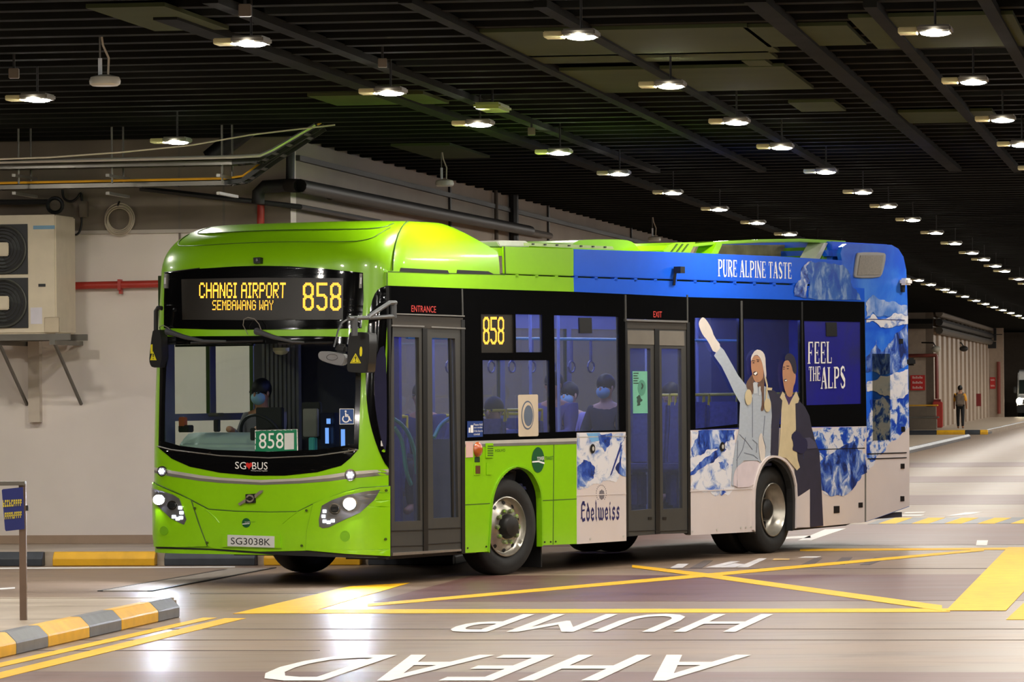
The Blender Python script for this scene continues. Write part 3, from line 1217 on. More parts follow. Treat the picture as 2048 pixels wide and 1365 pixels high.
headlamp([(641, 1054), (640, 1040), (646, 1012), (665, 1001), (693, 991), (730, 983.5), (758, 980), (747, 1000), (720, 1026), (690, 1040), (660, 1055), (648, 1057)], (700, 1008), (671.5, 1018),
         [(651.5, 1023), (649.5, 1033), (651.5, 1043), (659.5, 1045), (667.5, 1042)], 'headlamp beside the entrance door', 11.5, 9)
headlamp([(306.5, 976), (330, 983), (350, 990), (362, 998), (370, 1020), (376, 1040), (371, 1050), (345, 1037), (316, 1008), (308, 992)], (323.5, 1000), (349, 1011),
         [(364.5, 1016), (367, 1026), (366, 1036), (359.5, 1038), (352, 1034)], 'headlamp at the far side of the nose', 9.5, 7.5)
for cx, cy, r in ((327.5, 943, 9.5), (701, 950.5, 11)):
    fb = fpatch('position_lamp', ell(cx, cy, r, r * 1.1), 0.02, M_CHROME, thick=0.016)
    fpatch('lamp_lens', ell(cx, cy, r * .78, r * .88, 20), 0.024, mat('grey lens', (150, 150, 160), 0.2, coat=1), fb, thick=0.004)
    for k in range(7):
        a = 2 * PI * k / 6
        rr = 0 if k == 6 else r * .45
        fpatch('led', ell(cx + rr * math.cos(a), cy + rr * math.sin(a), r * .2, r * .22, 8), 0.027, E_FOG, fb, thick=0.003)
for cx, cy, r in ((332, 1062, 8), (691, 1073, 9.5)):
    fpatch('tow_cover', ell(cx, cy, r, r * 1.15), 0.026, mat('lime tow cover', (110, 170, 6), 0.4), thick=0.005)
for cx, cy in ((392.5, 1017), (417, 1086), (615.5, 1021.5), (606, 1092), (769, 981.5), (768, 1079)):
    fpatch('bolt', ell(cx, cy, 2.4, 2.6, 10), 0.03, mat('dark bolt', (60, 80, 20), 0.4), thick=0.008)
# emblem
M_EMB = mat('emblem metal', (176, 166, 152), 0.25, metal=0.55)
em = fpatch('grille_emblem', [(493.5, 989), (511.5, 988), (512, 1006), (494, 1007.5)], 0.024, M_TRIMB, thick=0.024)
fpatch('emblem_bar', [(478, 1008), (482, 1012), (497, 1002), (495, 997)], 0.022, M_EMB, em, thick=0.02)
fpatch('emblem_bar', [(512, 997), (526, 986), (527, 981), (522, 982), (509, 992)], 0.022, M_EMB, em, thick=0.02)
fpatch('emblem_ring', ell(502.8, 997.5, 7.8, 7.8, 24), 0.030, M_EMB, em, thick=0.006, holes=[ell(502.8, 997.5, 4.6, 4.6, 20)])
fpatch('emblem_band', [(496, 996), (509.5, 995.4), (509.5, 999.5), (496, 1000)], 0.034, M_CHROME, em, thick=0.004)
# small operator oval, plate
M_OVAL = mat('dark green oval', (16, 84, 44), 0.4)
ov = fpatch('operator_oval', ell(494, 1046.5, 8.5, 9.5), 0.0145, M_OVAL, thick=0.002)
fpatch('oval_line', [(486.5, 1048), (501, 1047.2), (501, 1048.6), (486.5, 1049.6)], 0.0165, M_WHT, ov, thick=0.002)
ftext('oval_lettering', 'TOWER', [(491, 1046.6), (502, 1046), (502, 1043.6), (491, 1044.2)], M_WHT, 0.0165, ov)
ftext('oval_lettering', 'TRANSIT', [(503, 1046), (512.5, 1045.4), (512.5, 1043.4), (503, 1043.9)], M_OVAL, 0.0135, ov)
pl = fpatch('plate_plinth', [(447, 1069.5), (562, 1070), (565, 1097), (447, 1094.5)], 0.03, M_GREEN, thick=0.02)
np_ = fpatch('number_plate', [(459, 1070), (552.5, 1073), (552.5, 1096), (459, 1093)], 0.036, mat('plate white', (206, 206, 202), 0.4), pl, thick=0.008)
np_['label'] = 'white number plate with black characters'
ftext('plate_characters', 'SG3038K', [(466, 1089), (545, 1091.5), (545, 1078), (466, 1075.5)], M_BLK, 0.0375, pl)
# SG heart BUS
ftext('apron_lettering', 'SG', [(471, 938), (493, 939.5), (493, 925), (471, 924)], M_WHT, 0.0075, label='white SG lettering')
ftext('apron_lettering', 'BUS', [(505, 939.5), (536, 940), (536, 925), (505, 925)], M_WHT, 0.0075, label='white BUS lettering')
ftext('apron_lettering', 'Moving Stories Together', [(503, 943.5), (536, 944), (536, 941.2), (503, 941)], M_WHT, 0.0075, label='tiny white lettering below BUS')
hr = [(499, 941)] + [(499 + 6.6 * (16 * math.sin(t) ** 3) / 16, 931.5 - 7.6 * (13 * math.cos(t) - 5 * math.cos(2 * t) - 2 * math.cos(3 * t) - math.cos(4 * t)) / 16) for t in [PI + 0.15 + (2 * PI - 0.3) * i / 24 for i in range(25)]]
fpatch('red_heart', hr, 0.0085, mat('red print', (206, 40, 32), 0.4), thick=0.002)

# things behind the windscreen glass but fixed to it
g8 = fpatch('route_plate', [(513, 861), (593, 859.5), (595, 862), (595, 903), (512, 905), (510, 903), (510.5, 864)], 0.0, mat('green route plate', (12, 120, 80), 0.4), thick=0.0015)
fpatch('plate_edge', [(510, 861), (595, 859), (596, 904.5), (510, 906)], 0.0, M_WHT, g8, thick=0.001, holes=[[(512, 863), (593.5, 861), (594, 902.5), (512, 904)]])
ftext('plate_digits', '858', [(518, 898), (567, 897.5), (567, 866), (518, 867)], M_WHT, 0.0012, g8)
fpatch('plate_blank', [(569, 867), (588, 866.5), (588, 899), (569, 900)], 0.0012, mat('blank white square', (208, 212, 208), 0.5), g8, thick=0.001)
wc = fpatch('wheelchair_sticker', [(679, 818), (708, 818), (708, 849), (679, 849.5)], 0.0, mat('blue sticker', (20, 66, 132), 0.4), thick=0.0015)
fpatch('sticker_edge', [(679, 818), (708, 818), (708, 849), (679, 849.5)], 0.001, M_WHT, wc, thick=0.001, holes=[[(680, 819), (707, 819), (707, 848), (680, 848.5)]])
wp = lambda a, b: (680 + a * 27, 847 - b * 27)
circ = [wp(0.44 + 0.24 * math.cos(t), 0.32 + 0.24 * math.sin(t)) for t in [2.2 + (2 * PI - 1.6) * i / 14 for i in range(15)]]


def strip_poly(pts, wd):
    L, R = [], []
    for i, (x, y) in enumerate(pts):
        a, b = pts[max(0, i - 1)], pts[min(len(pts) - 1, i + 1)]
        d = math.dist(a, b) or 1
        nx, ny = -(b[1] - a[1]) / d, (b[0] - a[0]) / d
        L.append((x + nx * wd / 2, y + ny * wd / 2))
        R.append((x - nx * wd / 2, y - ny * wd / 2))
    return L + R[::-1]


for pts in (circ, [wp(0.42, 0.78), wp(0.42, 0.5), wp(0.66, 0.5), wp(0.78, 0.2), wp(0.86, 0.22)], [wp(0.43, 0.62), wp(0.62, 0.6)]):
    fpatch('wheelchair_symbol', strip_poly(pts, 2.4), 0.0015, M_WHT, wc, thick=0.001)
fpatch('wheelchair_symbol', ell(*wp(0.42, 0.88), 2, 2, 10), 0.0015, M_WHT, wc, thick=0.001)

# ---- quarter window round the nearside corner
QW = smoothpoly([(785, 573.5), (766, 573), (752, 582), (742, 606), (736, 650), (733, 700), (731, 756), (734, 814), (741, 853), (754, 895), (768, 926), (778, 938), (785, 938)], 1)
fpatch('quarter_surround', QW, 0.005, M_GLOSSB, step=0.05)
fpatch('quarter_glass', smoothpoly([(770, 690), (756, 698), (748, 740), (748, 800), (755, 850), (765, 895), (771, 905), (772, 800)], 1), 0.014, mat('dark blue glass', (44, 44, 66), 0.05, coat=1), thick=0.008, step=0.04)
fpatch('glass_label', [(761, 882), (766, 882), (766, 893), (761, 893)], 0.008, M_WHT, thick=0.001)

# ---- front dome
NA, NF, NS = 14, 60, 10
rings = []
for a_ in range(NA + 1):
    a = PI / 2 * a_ / NA
    sa, ca = math.sin(a) ** 0.9, math.cos(a)
    z = 2.935 + 0.515 * sa
    iF, iS = 0.62 * (1 - ca), 0.26 * (1 - ca) ** 1.1
    xr = 2.50 - 0.80 * max(0.0, (z - 3.19) / 0.26) ** 0.9
    ring = []
    for i in range(NF + 1):
        y = W - W * i / NF
        u = 1 - iS / WC
        ring.append((xf(y, 2.93) + iF + 0.25 * iF * abs((y - WC) / WC) ** 3, WC + (y - WC) * u, z))
    x0 = ring[-1][0]
    for k in range(1, NS + 1):
        ring.append((x0 + (xr - x0) * k / NS, iS, z))
    for k in range(1, NS):
        ring.append((xr, iS + (W - 2 * iS) * k / NS, z))
    x1 = ring[0][0]
    for k in range(0, NS):
        ring.append((xr + (x1 - xr) * k / NS, W - iS, z))
    rings.append(ring)
n = len(rings[0])
mb = MB()
fs = []
for j in range(NA):
    for i in range(n):
        fs.append((j * n + i, j * n + (i + 1) % n, (j + 1) * n + (i + 1) % n, (j + 1) * n + i))
fs.append(tuple(NA * n + i for i in range(n)))
mb.add([p for R in rings for p in R], fs)
DOME = mb.build('roof_dome', M_GREEN, BUS, smooth=True, angle=0.9)


def dome_pt(yv, lev, off=0.003):
    """point on the front of the dome: y across, lev 0..1 up."""
    a = PI / 2 * lev
    sa, ca = math.sin(a) ** 0.9, math.cos(a)
    iF, iS = 0.62 * (1 - ca), 0.26 * (1 - ca) ** 1.1
    u = 1 - iS / WC
    return Vector((xf(yv, 2.93) + iF + 0.25 * iF * abs((yv - WC) / WC) ** 3 - off * ca, WC + (yv - WC) * u, 2.935 + 0.515 * sa + off * sa))


def dome_line(pts, r=0.005):
    mb = MB()
    P = dens(pts, 0.06, closed=False)
    mb.tube([dome_pt(*p) for p in P], r, 5)
    return mb.build('panel_gap', M_GDARK, DOME, smooth=True)


dome_line(smoothpoly([(2.30, 0.78), (2.32, 0.62), (2.2, 0.58), (1.3, 0.62), (0.3, 0.58), (0.1, 0.62), (0.06, 0.75)], 2, closed=False))
dome_line(smoothpoly([(2.44, 0.6), (2.44, 0.4), (2.25, 0.36), (1.3, 0.40), (0.35, 0.36), (0.16, 0.4), (0.1, 0.52), (0.06, 0.62)], 2, closed=False), 0.0035)
for yv in (0.004, W - 0.004):
    dome_line([(yv, 0.02), (yv, 0.9)], 0.006)
# seam between the dome and the body, air slots on its side
fline('panel_gap', [(329, 545.5), (400, 537)], 0.005, M_TRIMB, 0.004)
side('air_slot', [[(801, 536), (895, 541), (898, 548), (799, 543)]], M_TRIMB, -0.004, 0.0)
side('air_slot', [[(914, 540), (976, 543), (988, 549), (913, 547)]], M_TRIMB, -0.004, 0.0)
side('seam', [[(776, 543), (1010, 549), (1010, 550.5), (776, 544.5)]], M_GDARK, -0.002, 0.0)

# ---- nearside panels
side('cant_panel', [[(776, 544), (1010, 550), (1147, 555.5), (1148, 584), (925, 577), (776, 571.5)]], M_GREEN, 0.0, 0.04, label='green roof edge panel above the entrance')
side('cant_panel', [[(1147, 555.5), (1690, 574.5), (1729, 577), (1729, 604), (1374, 594.5), (1148, 584)]], M_BLUE, 0.0, 0.04, label='blue roof edge panel above the exit')
side('joint', [[(773.2, 546), (774.4, 546), (774.4, 571), (773.2, 571)]], M_GDARK, -0.002, 0.0)
side('roof_fairing', [[(1008, 493.5), (1147, 498.5), (1147, 552.5), (1010, 548)]], M_GREEN, -0.004, 0.03, label='green fairing behind the dome', bevel=0.006)
side('roof_fairing', [[(1147, 498.5), (1340, 504.5), (1557, 513), (1684, 521), (1684, 571), (1147, 552.5)]], M_BLUE, -0.004, 0.03, label='blue fairing carrying the PURE ALPINE TASTE lettering', bevel=0.006)
side('fairing_joint', [[(1007, 493), (1009, 493), (1011, 549), (1009.5, 549)]], M_GDARK, -0.006, 0.0)
side('slot_backing', [[(1010, 547), (1690, 569), (1690, 576), (1010, 552)]], M_GDARK, 0.045, 0.05)
for i in range(17):
    x = 1031 + 39.6 * i
    y = 549.3 + (x - 1010) * 0.0334
    side('slot_tab', [[(x, y - 1), (x + 6, y - 1), (x + 6, y + 6), (x, y + 6)]], M_GREEN if x < 1140 else M_BLUE, 0.0, 0.05)
M_PRINT1 = mat('fine print wash', (46, 110, 190), 0.4)


def two_tone(name, c1, c2, c3, scale, lo=0.42, hi=0.56, stretch=(1, 1, 1), rot=0.5, c4=None):
    m = bpy.data.materials.new(name)
    m.use_nodes = True
    nt = m.node_tree
    b = nt.nodes['Principled BSDF']
    tc = nt.nodes.new('ShaderNodeTexCoord')
    mp = nt.nodes.new('ShaderNodeMapping')
    mp.inputs['Scale'].default_value = stretch
    mp.inputs['Rotation'].default_value = (0, rot, 0)
    nz = nt.nodes.new('ShaderNodeTexNoise')
    nz.inputs['Scale'].default_value = scale
    nz.inputs['Detail'].default_value = 10
    nz.inputs['Roughness'].default_value = 0.62
    nz.inputs['Distortion'].default_value = 0.6
    rp = nt.nodes.new('ShaderNodeValToRGB')
    e = rp.color_ramp.elements
    e[0].position, e[0].color = lo, lin(*c1)
    e[1].position, e[1].color = hi, lin(*c3)
    x = e.new((lo + hi) / 2)
    x.color = lin(*c2)
    if c4:
        x = e.new(hi + 0.08)
        x.color = lin(*c4)
    nt.links.new(tc.outputs['Object'], mp.inputs['Vector'])
    nt.links.new(mp.outputs[0], nz.inputs['Vector'])
    nt.links.new(nz.outputs['Fac'], rp.inputs['Fac'])
    nt.links.new(rp.outputs[0], b.inputs['Base Color'])
    b.inputs['Roughness'].default_value = 0.35
    b.inputs['Coat Weight'].default_value = 0.4
    MATS[name] = m
    return m


M_MTN = two_tone('printed snowy mountain', (24, 66, 176), (96, 138, 206), (214, 214, 222), 4.5, 0.43, 0.53, (1, 1, 1.4))
M_MTN2 = two_tone('printed shaded mountain', (30, 44, 96), (40, 76, 170), (110, 140, 200), 5.0, 0.40, 0.56, (1, 1, 0.8), 0.8, (206, 210, 222))
M_SKY = two_tone('printed alpine sky', (16, 86, 214), (40, 112, 226), (70, 136, 230), 1.6, 0.4, 0.7)
M_SNOW = two_tone('printed snow field', (70, 108, 190), (178, 188, 210), (222, 220, 224), 4.2, 0.36, 0.50, (1, 1, 1.6))
PRINTS = []
M_CRAG = two_tone('printed dim crag', (18, 74, 178), (52, 104, 186), (132, 160, 204), 5.5, 0.40, 0.62, (1, 1, 0.7), 0.9)
M_CLOUD = two_tone('printed mountain haze', (70, 120, 200), (130, 160, 215), (196, 204, 222), 2.2, 0.42, 0.62)

PRINTS += [M_CRAG, M_MTN, M_MTN2, M_SNOW, M_CLOUD]
# lower panels with the front wheel arch
ARCH_F = [(1084.5, 1091.5), (1084, 1000), (1081, 976), (1069, 950), (1058, 939), (1044, 933), (1031, 932), (1017, 937), (1005, 947), (993, 963), (985, 985), (981, 1006), (978, 1060), (975, 1104)]
side('front_side_panel', [[(928.5, 884), (1153, 876.5), (1153.5, 1088.5)] + smoothpoly(ARCH_F, 1, closed=False) + [(928.5, 1107)]], M_GREEN, 0.0, 0.04)
side('arch_lip', [smoothpoly(ARCH_F, 1, closed=False) + [(a + (2.5 if a < 1030 else -2.5), b + 2.5) for a, b in smoothpoly(ARCH_F, 1, closed=False)][::-1]], mat('arch lip green', (120, 180, 6), 0.35), -0.012, 0.05)
side('light_stripe', [[(928.5, 883), (1153, 876.5), (1153, 883), (928.5, 889.5)]], M_SILV, -0.003, 0.0)
side('grey_stripe', [[(928.5, 889.5), (1153, 883), (1153, 888.5), (928.5, 895)]], M_GREY, -0.003, 0.0)
for a, b in (((930, 1010.5), (980, 1007.5)), ((1084, 1002), (1153, 998.5)), ):
    side('joint', [[(a[0], a[1] - .8), (b[0], b[1] - .8), (b[0], b[1] + .8), (a[0], a[1] + .8)]], M_GDARK, -0.002, 0.0)
side('joint', [[(1107, 880), (1108.2, 880), (1106.6, 1090), (1105.4, 1090)]], M_GDARK, -0.002, 0.0)
for a, b in ((935, 1097), (972, 1094), (1089, 1085), (1101, 1084.5), (1111, 1084)):
    decal('bolt', [ell(a, b, 1.6, 2, 8)], M_TRIMB, 0.004)
# small fittings by the entrance
side('notice_plate', [[(931, 885), (945.5, 885), (945.5, 915), (931, 916)]], mat('pink notice', (214, 176, 166), 0.5), -0.005, 0.0)
mk = MB()
c0 = S(954.5, 899.5)
mk.lathe([(0.075, 0), (0.075, 0.012), (0.06, 0.03), (0.03, 0.045), (0.002, 0.05)], (c0[0], 0, c0[1]), (0, -1, 0), 20)
mk.build('side_marker', mat('amber marker lens', (176, 84, 24), 0.15, coat=1), BUS, smooth=True)
side('vent', [[(970, 887), (985, 887), (985, 917), (970, 917)]], M_GREEN, -0.012, 0.0, bevel=0.004)
for k in range(5):
    side('vent_slat', [[(973, 892 + 4.6 * k), (984, 892 + 4.6 * k), (984, 894 + 4.6 * k), (973, 894 + 4.6 * k)]], M_GDARK, -0.014, -0.012)
side('lock_plate', [[(949, 915), (959, 915), (959, 925), (949, 925)]], mat('dark green plate', (30, 60, 30), 0.4), -0.004, 0.0)
side('lock_recess', [[(947.5, 929), (960, 929), (960, 951), (947.5, 951)]], M_GREEN, -0.006, 0.0)
side('lock_door', [[(950, 932), (959, 932), (959, 948), (950, 948)]], mat('brown flap', (96, 60, 30), 0.4), -0.009, 0.0)
side('filler_flap', [[(972, 926), (982.5, 926), (982.5, 951), (972, 951)]], M_GREEN, -0.006, 0.0, bevel=0.003)
side_text('badge_lettering', 'VOLVO', [(989, 904.5), (1009.5, 904), (1009.5, 898.5), (989, 899)], M_TRIMB, 0.005, space=1.15)
ov = decal('operator_oval', [ell(1075.5, 920.5, 12.5, 25.5, 36)], M_OVAL, 0.004)
side_text('oval_lettering', 'TOWER', [(1073, 922), (1087.5, 921), (1087.5, 913.5), (1073, 914.5)], M_WHT, 0.006, ov)
side_text('oval_lettering', 'TRANSIT', [(1089, 921), (1105.5, 920), (1105.5, 912.5), (1089, 913.5)], M_OVAL, 0.006, ov)
decal('oval_line', [[(1063.5, 923), (1076, 922), (1088, 925.5), (1088, 929), (1076, 925), (1063.5, 926)]], M_WHT, 0.006, ov)
st = decal('blue_notice', [[(932.5, 843), (963.5, 842.5), (963.5, 874), (932.5, 875.5)]], mat('blue notice', (28, 58, 122), 0.4), 0.012)
for k, s_ in enumerate(('Please fold', 'your stroller', 'if the bus is', 'crowded')):
    y = 852 + 6.4 * k
    side_text('notice_lettering', s_, [(945, y), (962.5 if k < 3 else 957, y - .4), (962.5 if k < 3 else 957, y - 4.8), (945, y - 4.4)], M_WHT, 0.014, st)
decal('notice_symbol', [[(935, 856), (938, 856), (938, 866), (935, 866)], [(939, 851), (944, 851), (944, 866), (939, 866)]], M_WHT, 0.014, st)

# advert panel between the wheel and the exit
side('advert_panel', [[(1153, 866), (1251.5, 864.5), (1252.5, 1082.5), (1153.5, 1089)]], M_WRAPW, -0.002, 0.04)
decal('advert_print', [[(1153, 866), (1251.5, 864.5), (1252, 955), (1240, 948), (1232, 965), (1220, 962), (1205, 962), (1200, 968), (1186, 968), (1174, 977), (1160, 980), (1153.5, 978)]], M_SNOW, 0.004, label='printed alpine picture on the narrow advert panel')
decal('advert_blue', [[(1153.5, 935), (1166, 920), (1180, 924), (1189, 935), (1186, 958), (1168, 974), (1153.5, 976)], [(1195, 868), (1222, 866), (1219, 890), (1209, 905), (1198, 882)], [(1240, 886), (1251, 870), (1251.5, 954), (1240, 950), (1230, 935)]], M_MTN2, 0.006)
decal('advert_sky', [[(1172, 867), (1199, 866), (1199, 882), (1182, 885)]], mat('pale alpine sky', (112, 168, 214), 0.4), 0.0055)
decal('advert_pole', [[(1219, 952), (1222, 950), (1243, 892), (1240, 889)]], mat('dark blue print', (40, 56, 130), 0.4), 0.0075)
for cx, cy in ((1183, 898), (1442.5, 894)):
    f_ = decal('side_lamp', [ell(cx, cy, 5, 9.5, 20)], M_TRIMB, 0.015)
    decal('side_lamp_lens', [ell(cx + .5, cy, 2.2, 4.5, 14)], M_SILV, 0.018, f_)
decal('flower_print', [ell(1203 + 4 * math.cos(a), 990 + 7 * math.sin(a), 1.8, 3.5, 8) for a in [k * PI / 4 for k in range(8)]] + [ell(1203, 990, 2.5, 4, 10)] +
      [ell(1202 + 10 * math.cos(a), 987 + 16 * math.sin(a), 0.7, 1.3, 6) for a in [k * PI / 11 for k in range(22) if not 3 < k < 8]], mat('grey flower print', (110, 104, 110), 0.5), 0.004)
M_NAVY = mat('navy print', (34, 34, 92), 0.4)
# blackletter word from broken strokes: each glyph lives in a box one unit wide
BK = {'E': [([(0.78, 1.0), (0.42, 1.02), (0.22, 0.86), (0.22, 0.2), (0.42, 0.0), (0.85, 0.08)], 0.2), ([(0.2, 0.56), (0.78, 0.6)], 0.1), ([(0.5, 0.98), (0.92, 0.86)], 0.14), ([(0.02, 0.1), (0.2, 0.2)], 0.08)],
      'd': [([(0.3, 0.98), (0.62, 0.66), (0.78, 0.5), (0.78, 0.16), (0.5, 0.0)], 0.2), ([(0.7, 0.58), (0.36, 0.62), (0.2, 0.5), (0.2, 0.16), (0.5, -0.02)], 0.2)],
      'e': [([(0.8, 0.36), (0.3, 0.28)], 0.08), ([(0.78, 0.34), (0.78, 0.52), (0.5, 0.66), (0.24, 0.5), (0.24, 0.16), (0.5, 0.0), (0.82, 0.12)], 0.19)],
      'l': [([(0.3, 1.06), (0.5, 0.94), (0.5, 0.12), (0.78, 0.02)], 0.3)],
      'w': [([(0.06, 0.7), (0.2, 0.56), (0.2, 0.14), (0.36, 0.0), (0.52, 0.12)], 0.16), ([(0.4, 0.7), (0.52, 0.56), (0.52, 0.1)], 0.15), ([(0.52, 0.1), (0.68, -0.02), (0.86, 0.14), (0.86, 0.52), (0.74, 0.7)], 0.15)],
      'i': [([(0.28, 0.68), (0.5, 0.54), (0.5, 0.14), (0.78, 0.02)], 0.3), ([(0.36, 0.9), (0.64, 0.98)], 0.16)],
      's': [([(0.86, 0.56), (0.6, 0.68), (0.3, 0.54), (0.34, 0.4), (0.74, 0.28), (0.76, 0.12), (0.48, -0.02), (0.14, 0.1)], 0.19)]}


def glyph_line(s, table, widths, gap):
    vs, fs = [], []
    x = 0.0
    for ch in s:
        if ch == ' ':
            x += widths.get(' ', 0.5)
            continue
        wd = widths.get(ch, widths['*'])
        v, f = stroke_tris([(pts, (wid if isinstance(wid, (int, float)) else wid)) for pts, wid in table[ch]])
        o = len(vs)
        vs += [(x + a * wd, b) for a, b in v]
        fs += [tuple(i + o for i in q) for q in f]
        x += wd + gap
    x -= gap
    return [(a / x, b) for a, b in vs], fs


side_text('advert_lettering', '', [(1160.5, 1042), (1239, 1037.5), (1239, 1005), (1160.5, 1007)], M_NAVY, 0.005, tris=glyph_line('Edelweiss', BK, {'E': 0.62, 'w': 0.8, 'l': 0.3, 'i': 0.3, '*': 0.5}, 0.03), label='dark blue blackletter word on the pale advert')
side('advert_fold', [[(1153, 991), (1251.5, 987), (1251.5, 989), (1153, 993)]], M_WRAPW, -0.006, 0.0)
side('advert_fold', [[(1153, 874), (1251.5, 872), (1251.5, 874), (1153, 876)]], M_SILV, -0.006, 0.0)

# rear lower panel with the rear wheel arch
ARCH_R = [(1506, 1064.5), (1506, 986), (1510, 961), (1518.5, 937), (1529.5, 921), (1541, 915), (1555, 917), (1571, 928), (1582.5, 950), (1589, 981), (1588, 1057.5)]
AR = smoothpoly(ARCH_R, 1, closed=False)
side('rear_side_panel', [[(1379.5, 861), (1379.5, 1071.5)] + AR + [(1645, 1053.5), (1731, 1045), (1733, 853)]], M_WRAPW, -0.002, 0.04)
ol = [(a + (2 if a > 1548 else -3), b - 4) for a, b in AR]
side('arch_lip', [AR + ol[::-1]], M_WRAPW, -0.03, 0.03)
side('arch_trim', [AR + [(a + (3 if a < 1548 else -5), b + 5) for a, b in AR][::-1]], M_BLK, -0.012, 0.06)
decal('advert_print', [[(1379.5, 861), (1475, 856), (1475, 900), (1468, 960), (1462, 985), (1455, 992), (1440, 986), (1430, 993), (1420, 984), (1405, 985), (1395, 980), (1380, 976)]], M_SNOW, 0.004, clip=(1380, 861, 1476, 1000), label='printed alpine picture behind the exit door')
decal('advert_blue', [[(1380, 946), (1398, 925), (1425, 905), (1440, 893), (1452, 900), (1435, 915), (1412, 930), (1390, 948), (1380, 952)], [(1396, 862), (1470, 858), (1468, 880), (1440, 895), (1412, 900), (1385, 915), (1386, 890)], [(1436, 925), (1448, 920), (1456, 930), (1450, 942), (1440, 938)], [(1434, 980), (1446, 978), (1452, 985), (1442, 992)]], M_MTN2, 0.006)
decal('advert_print', [[(1600, 856), (1733, 853), (1733, 946), (1662, 994), (1640, 978), (1600, 930)]], M_MTN, 0.004, clip=(1600, 855, 1731, 1000), label='printed dark mountain behind the rear wheel')
decal('advert_blue', [[(1637, 930), (1650, 915), (1668, 905), (1690, 890), (1706, 880), (1715, 900), (1733, 910), (1733, 946), (1662, 994), (1642, 978)]], M_MTN2, 0.006)
side('joint', [[(1729, 944), (1731.5, 944), (1731.5, 1044), (1729, 1044)]], M_GREY, -0.006, 0.0)
side('panel_shut_line', [[(1614, 899.5), (1729, 896), (1729, 897.6), (1614, 901.2)]], M_TRIMB, -0.007, 0.0)
side('advert_fold', [[(1379.5, 982), (1506, 977), (1506, 979), (1379.5, 984.5)]], M_WRAPW, -0.008, 0.0)
for a, b in ((1384, 1064), (1433, 1060), (1481, 1056), (1491, 1055.5), (1501, 1054.5), (1180, 1078), (1246, 1073)):
    decal('bolt', [ell(a, b, 1.8, 2.2, 8)], M_SILV, 0.008)
for a, b, c, d in ((1667, 1013, 11, 14), (1716.5, 1006, 8, 10)):
    f_ = side('access_recess', [[(a, b), (a + c, b - .5), (a + c, b + d - .5), (a, b + d)]], M_TRIMB, -0.008, 0.0)

# rear body
REAR = [(1684, 521), (1681, 507), (1685, 494), (1693, 488), (1740, 488), (1783, 490), (1797, 498), (1807, 514), (1812.5, 540), (1815, 600), (1817, 760), (1818.5, 860), (1818.5, 1014), (1731, 1045), (1733, 853), (1729, 604), (1729, 577), (1690, 574.5), (1684, 571)]
side('rear_body', [REAR], M_SKY, 0.0, 0.05)
decal('advert_pale', [[(1734, 920), (1780, 885), (1818, 855), (1818, 1013), (1731.5, 1044), (1732, 945)]], M_WRAPW, 0.004, label='plain pale lower corner of the wrap')
decal('advert_print', [[(1733, 845), (1740, 800), (1790, 790), (1817, 775), (1817.5, 856), (1780, 885), (1732, 946)]], M_MTN, 0.005, clip=(1732.5, 780, 1816.5, 946))
decal('advert_print', [[(1732, 730), (1742, 700), (1752, 680), (1762, 705), (1775, 690), (1790, 668), (1816, 645), (1816, 730), (1790, 745), (1760, 750), (1732, 745)]], M_MTN2, 0.005, clip=(1732, 640, 1815, 760), label='printed blue peaks on the rear corner')
decal('advert_snow', [[(1731, 640), (1745, 628), (1757, 640), (1775, 636), (1790, 626), (1815, 632), (1816, 648), (1795, 652), (1780, 656), (1760, 655), (1745, 642), (1731, 646)], [(1745, 762), (1760, 752), (1790, 745), (1817, 738), (1817, 788), (1790, 800), (1760, 790), (1745, 782), (1733, 784), (1733, 765)]], M_SNOW, 0.0065, clip=(1732, 600, 1815, 810), label='printed snow and cloud on the rear corner')
decal('advert_haze', [[(1731, 606), (1745, 590), (1760, 600), (1790, 604), (1815, 612), (1815.5, 632), (1790, 626), (1775, 634), (1757, 634), (1745, 624), (1731, 636)]], M_CLOUD, 0.0055, clip=(1731, 590, 1814, 640))
decal('advert_haze', [[(1613, 596), (1617, 560), (1610, 535), (1620, 522), (1640, 524), (1666, 527), (1684, 530), (1700, 565), (1718, 590), (1722, 602), (1690, 602)]], M_CRAG, 0.009, clip=(1600, 524, 1728, 600))
decal('advert_shadow', [[(1587, 592), (1600, 560), (1608, 530), (1622, 522), (1614, 545), (1617, 565), (1612, 597)]], M_MTN2, 0.0085, clip=(1580, 520, 1700, 597))
side('tinted_sheet', [[(1743, 708), (1778, 708), (1779, 880), (1744, 882)]], glass('tinted rear sheet', (0.72, 0.72, 0.68), 0.03), -0.012, -0.011)  # thin see-through sheet, darkens the print behind it
side('rear_joint', [[(1730, 638), (1808, 640), (1808, 641.4), (1730, 639.4)]], M_NAVY, -0.009, 0.0)
for a, b in (((1734, 908.5), (1812, 906)), ((1734, 918.5), (1812, 916))):
    side('panel_shut_line', [[(a[0], a[1] - 1), (b[0], b[1] - 1), (b[0], b[1] + 1), (a[0], a[1] + 1)]], M_TRIMB, -0.010, 0.0)
for a, b in ((1801, 683), (1805, 859), (1804, 933), (1803.5, 998)):
    side('reflector', [[(a - 3.5, b - 5), (a + 3.5, b - 5), (a + 3.5, b + 5), (a - 3.5, b + 5)]], M_TRIMB, -0.012, 0.0)
gr = side('rear_grille', [smoothpoly([(1714, 505), (1766, 505), (1770, 512), (1763, 548), (1756, 556), (1708, 557), (1706, 550), (1711, 510)], 1)], mat('grille frame', (150, 148, 146), 0.4, metal=0.4), -0.02, 0.0, bevel=0.006)
side('grille_mesh', [[(1717, 511), (1763, 511), (1758, 550), (1711, 551)]], mat('grille mesh', (120, 114, 104), 0.6, var=0.2, scale=60), -0.026, -0.018, parent=gr)
cm = MB()
c0 = S(1804, 569)
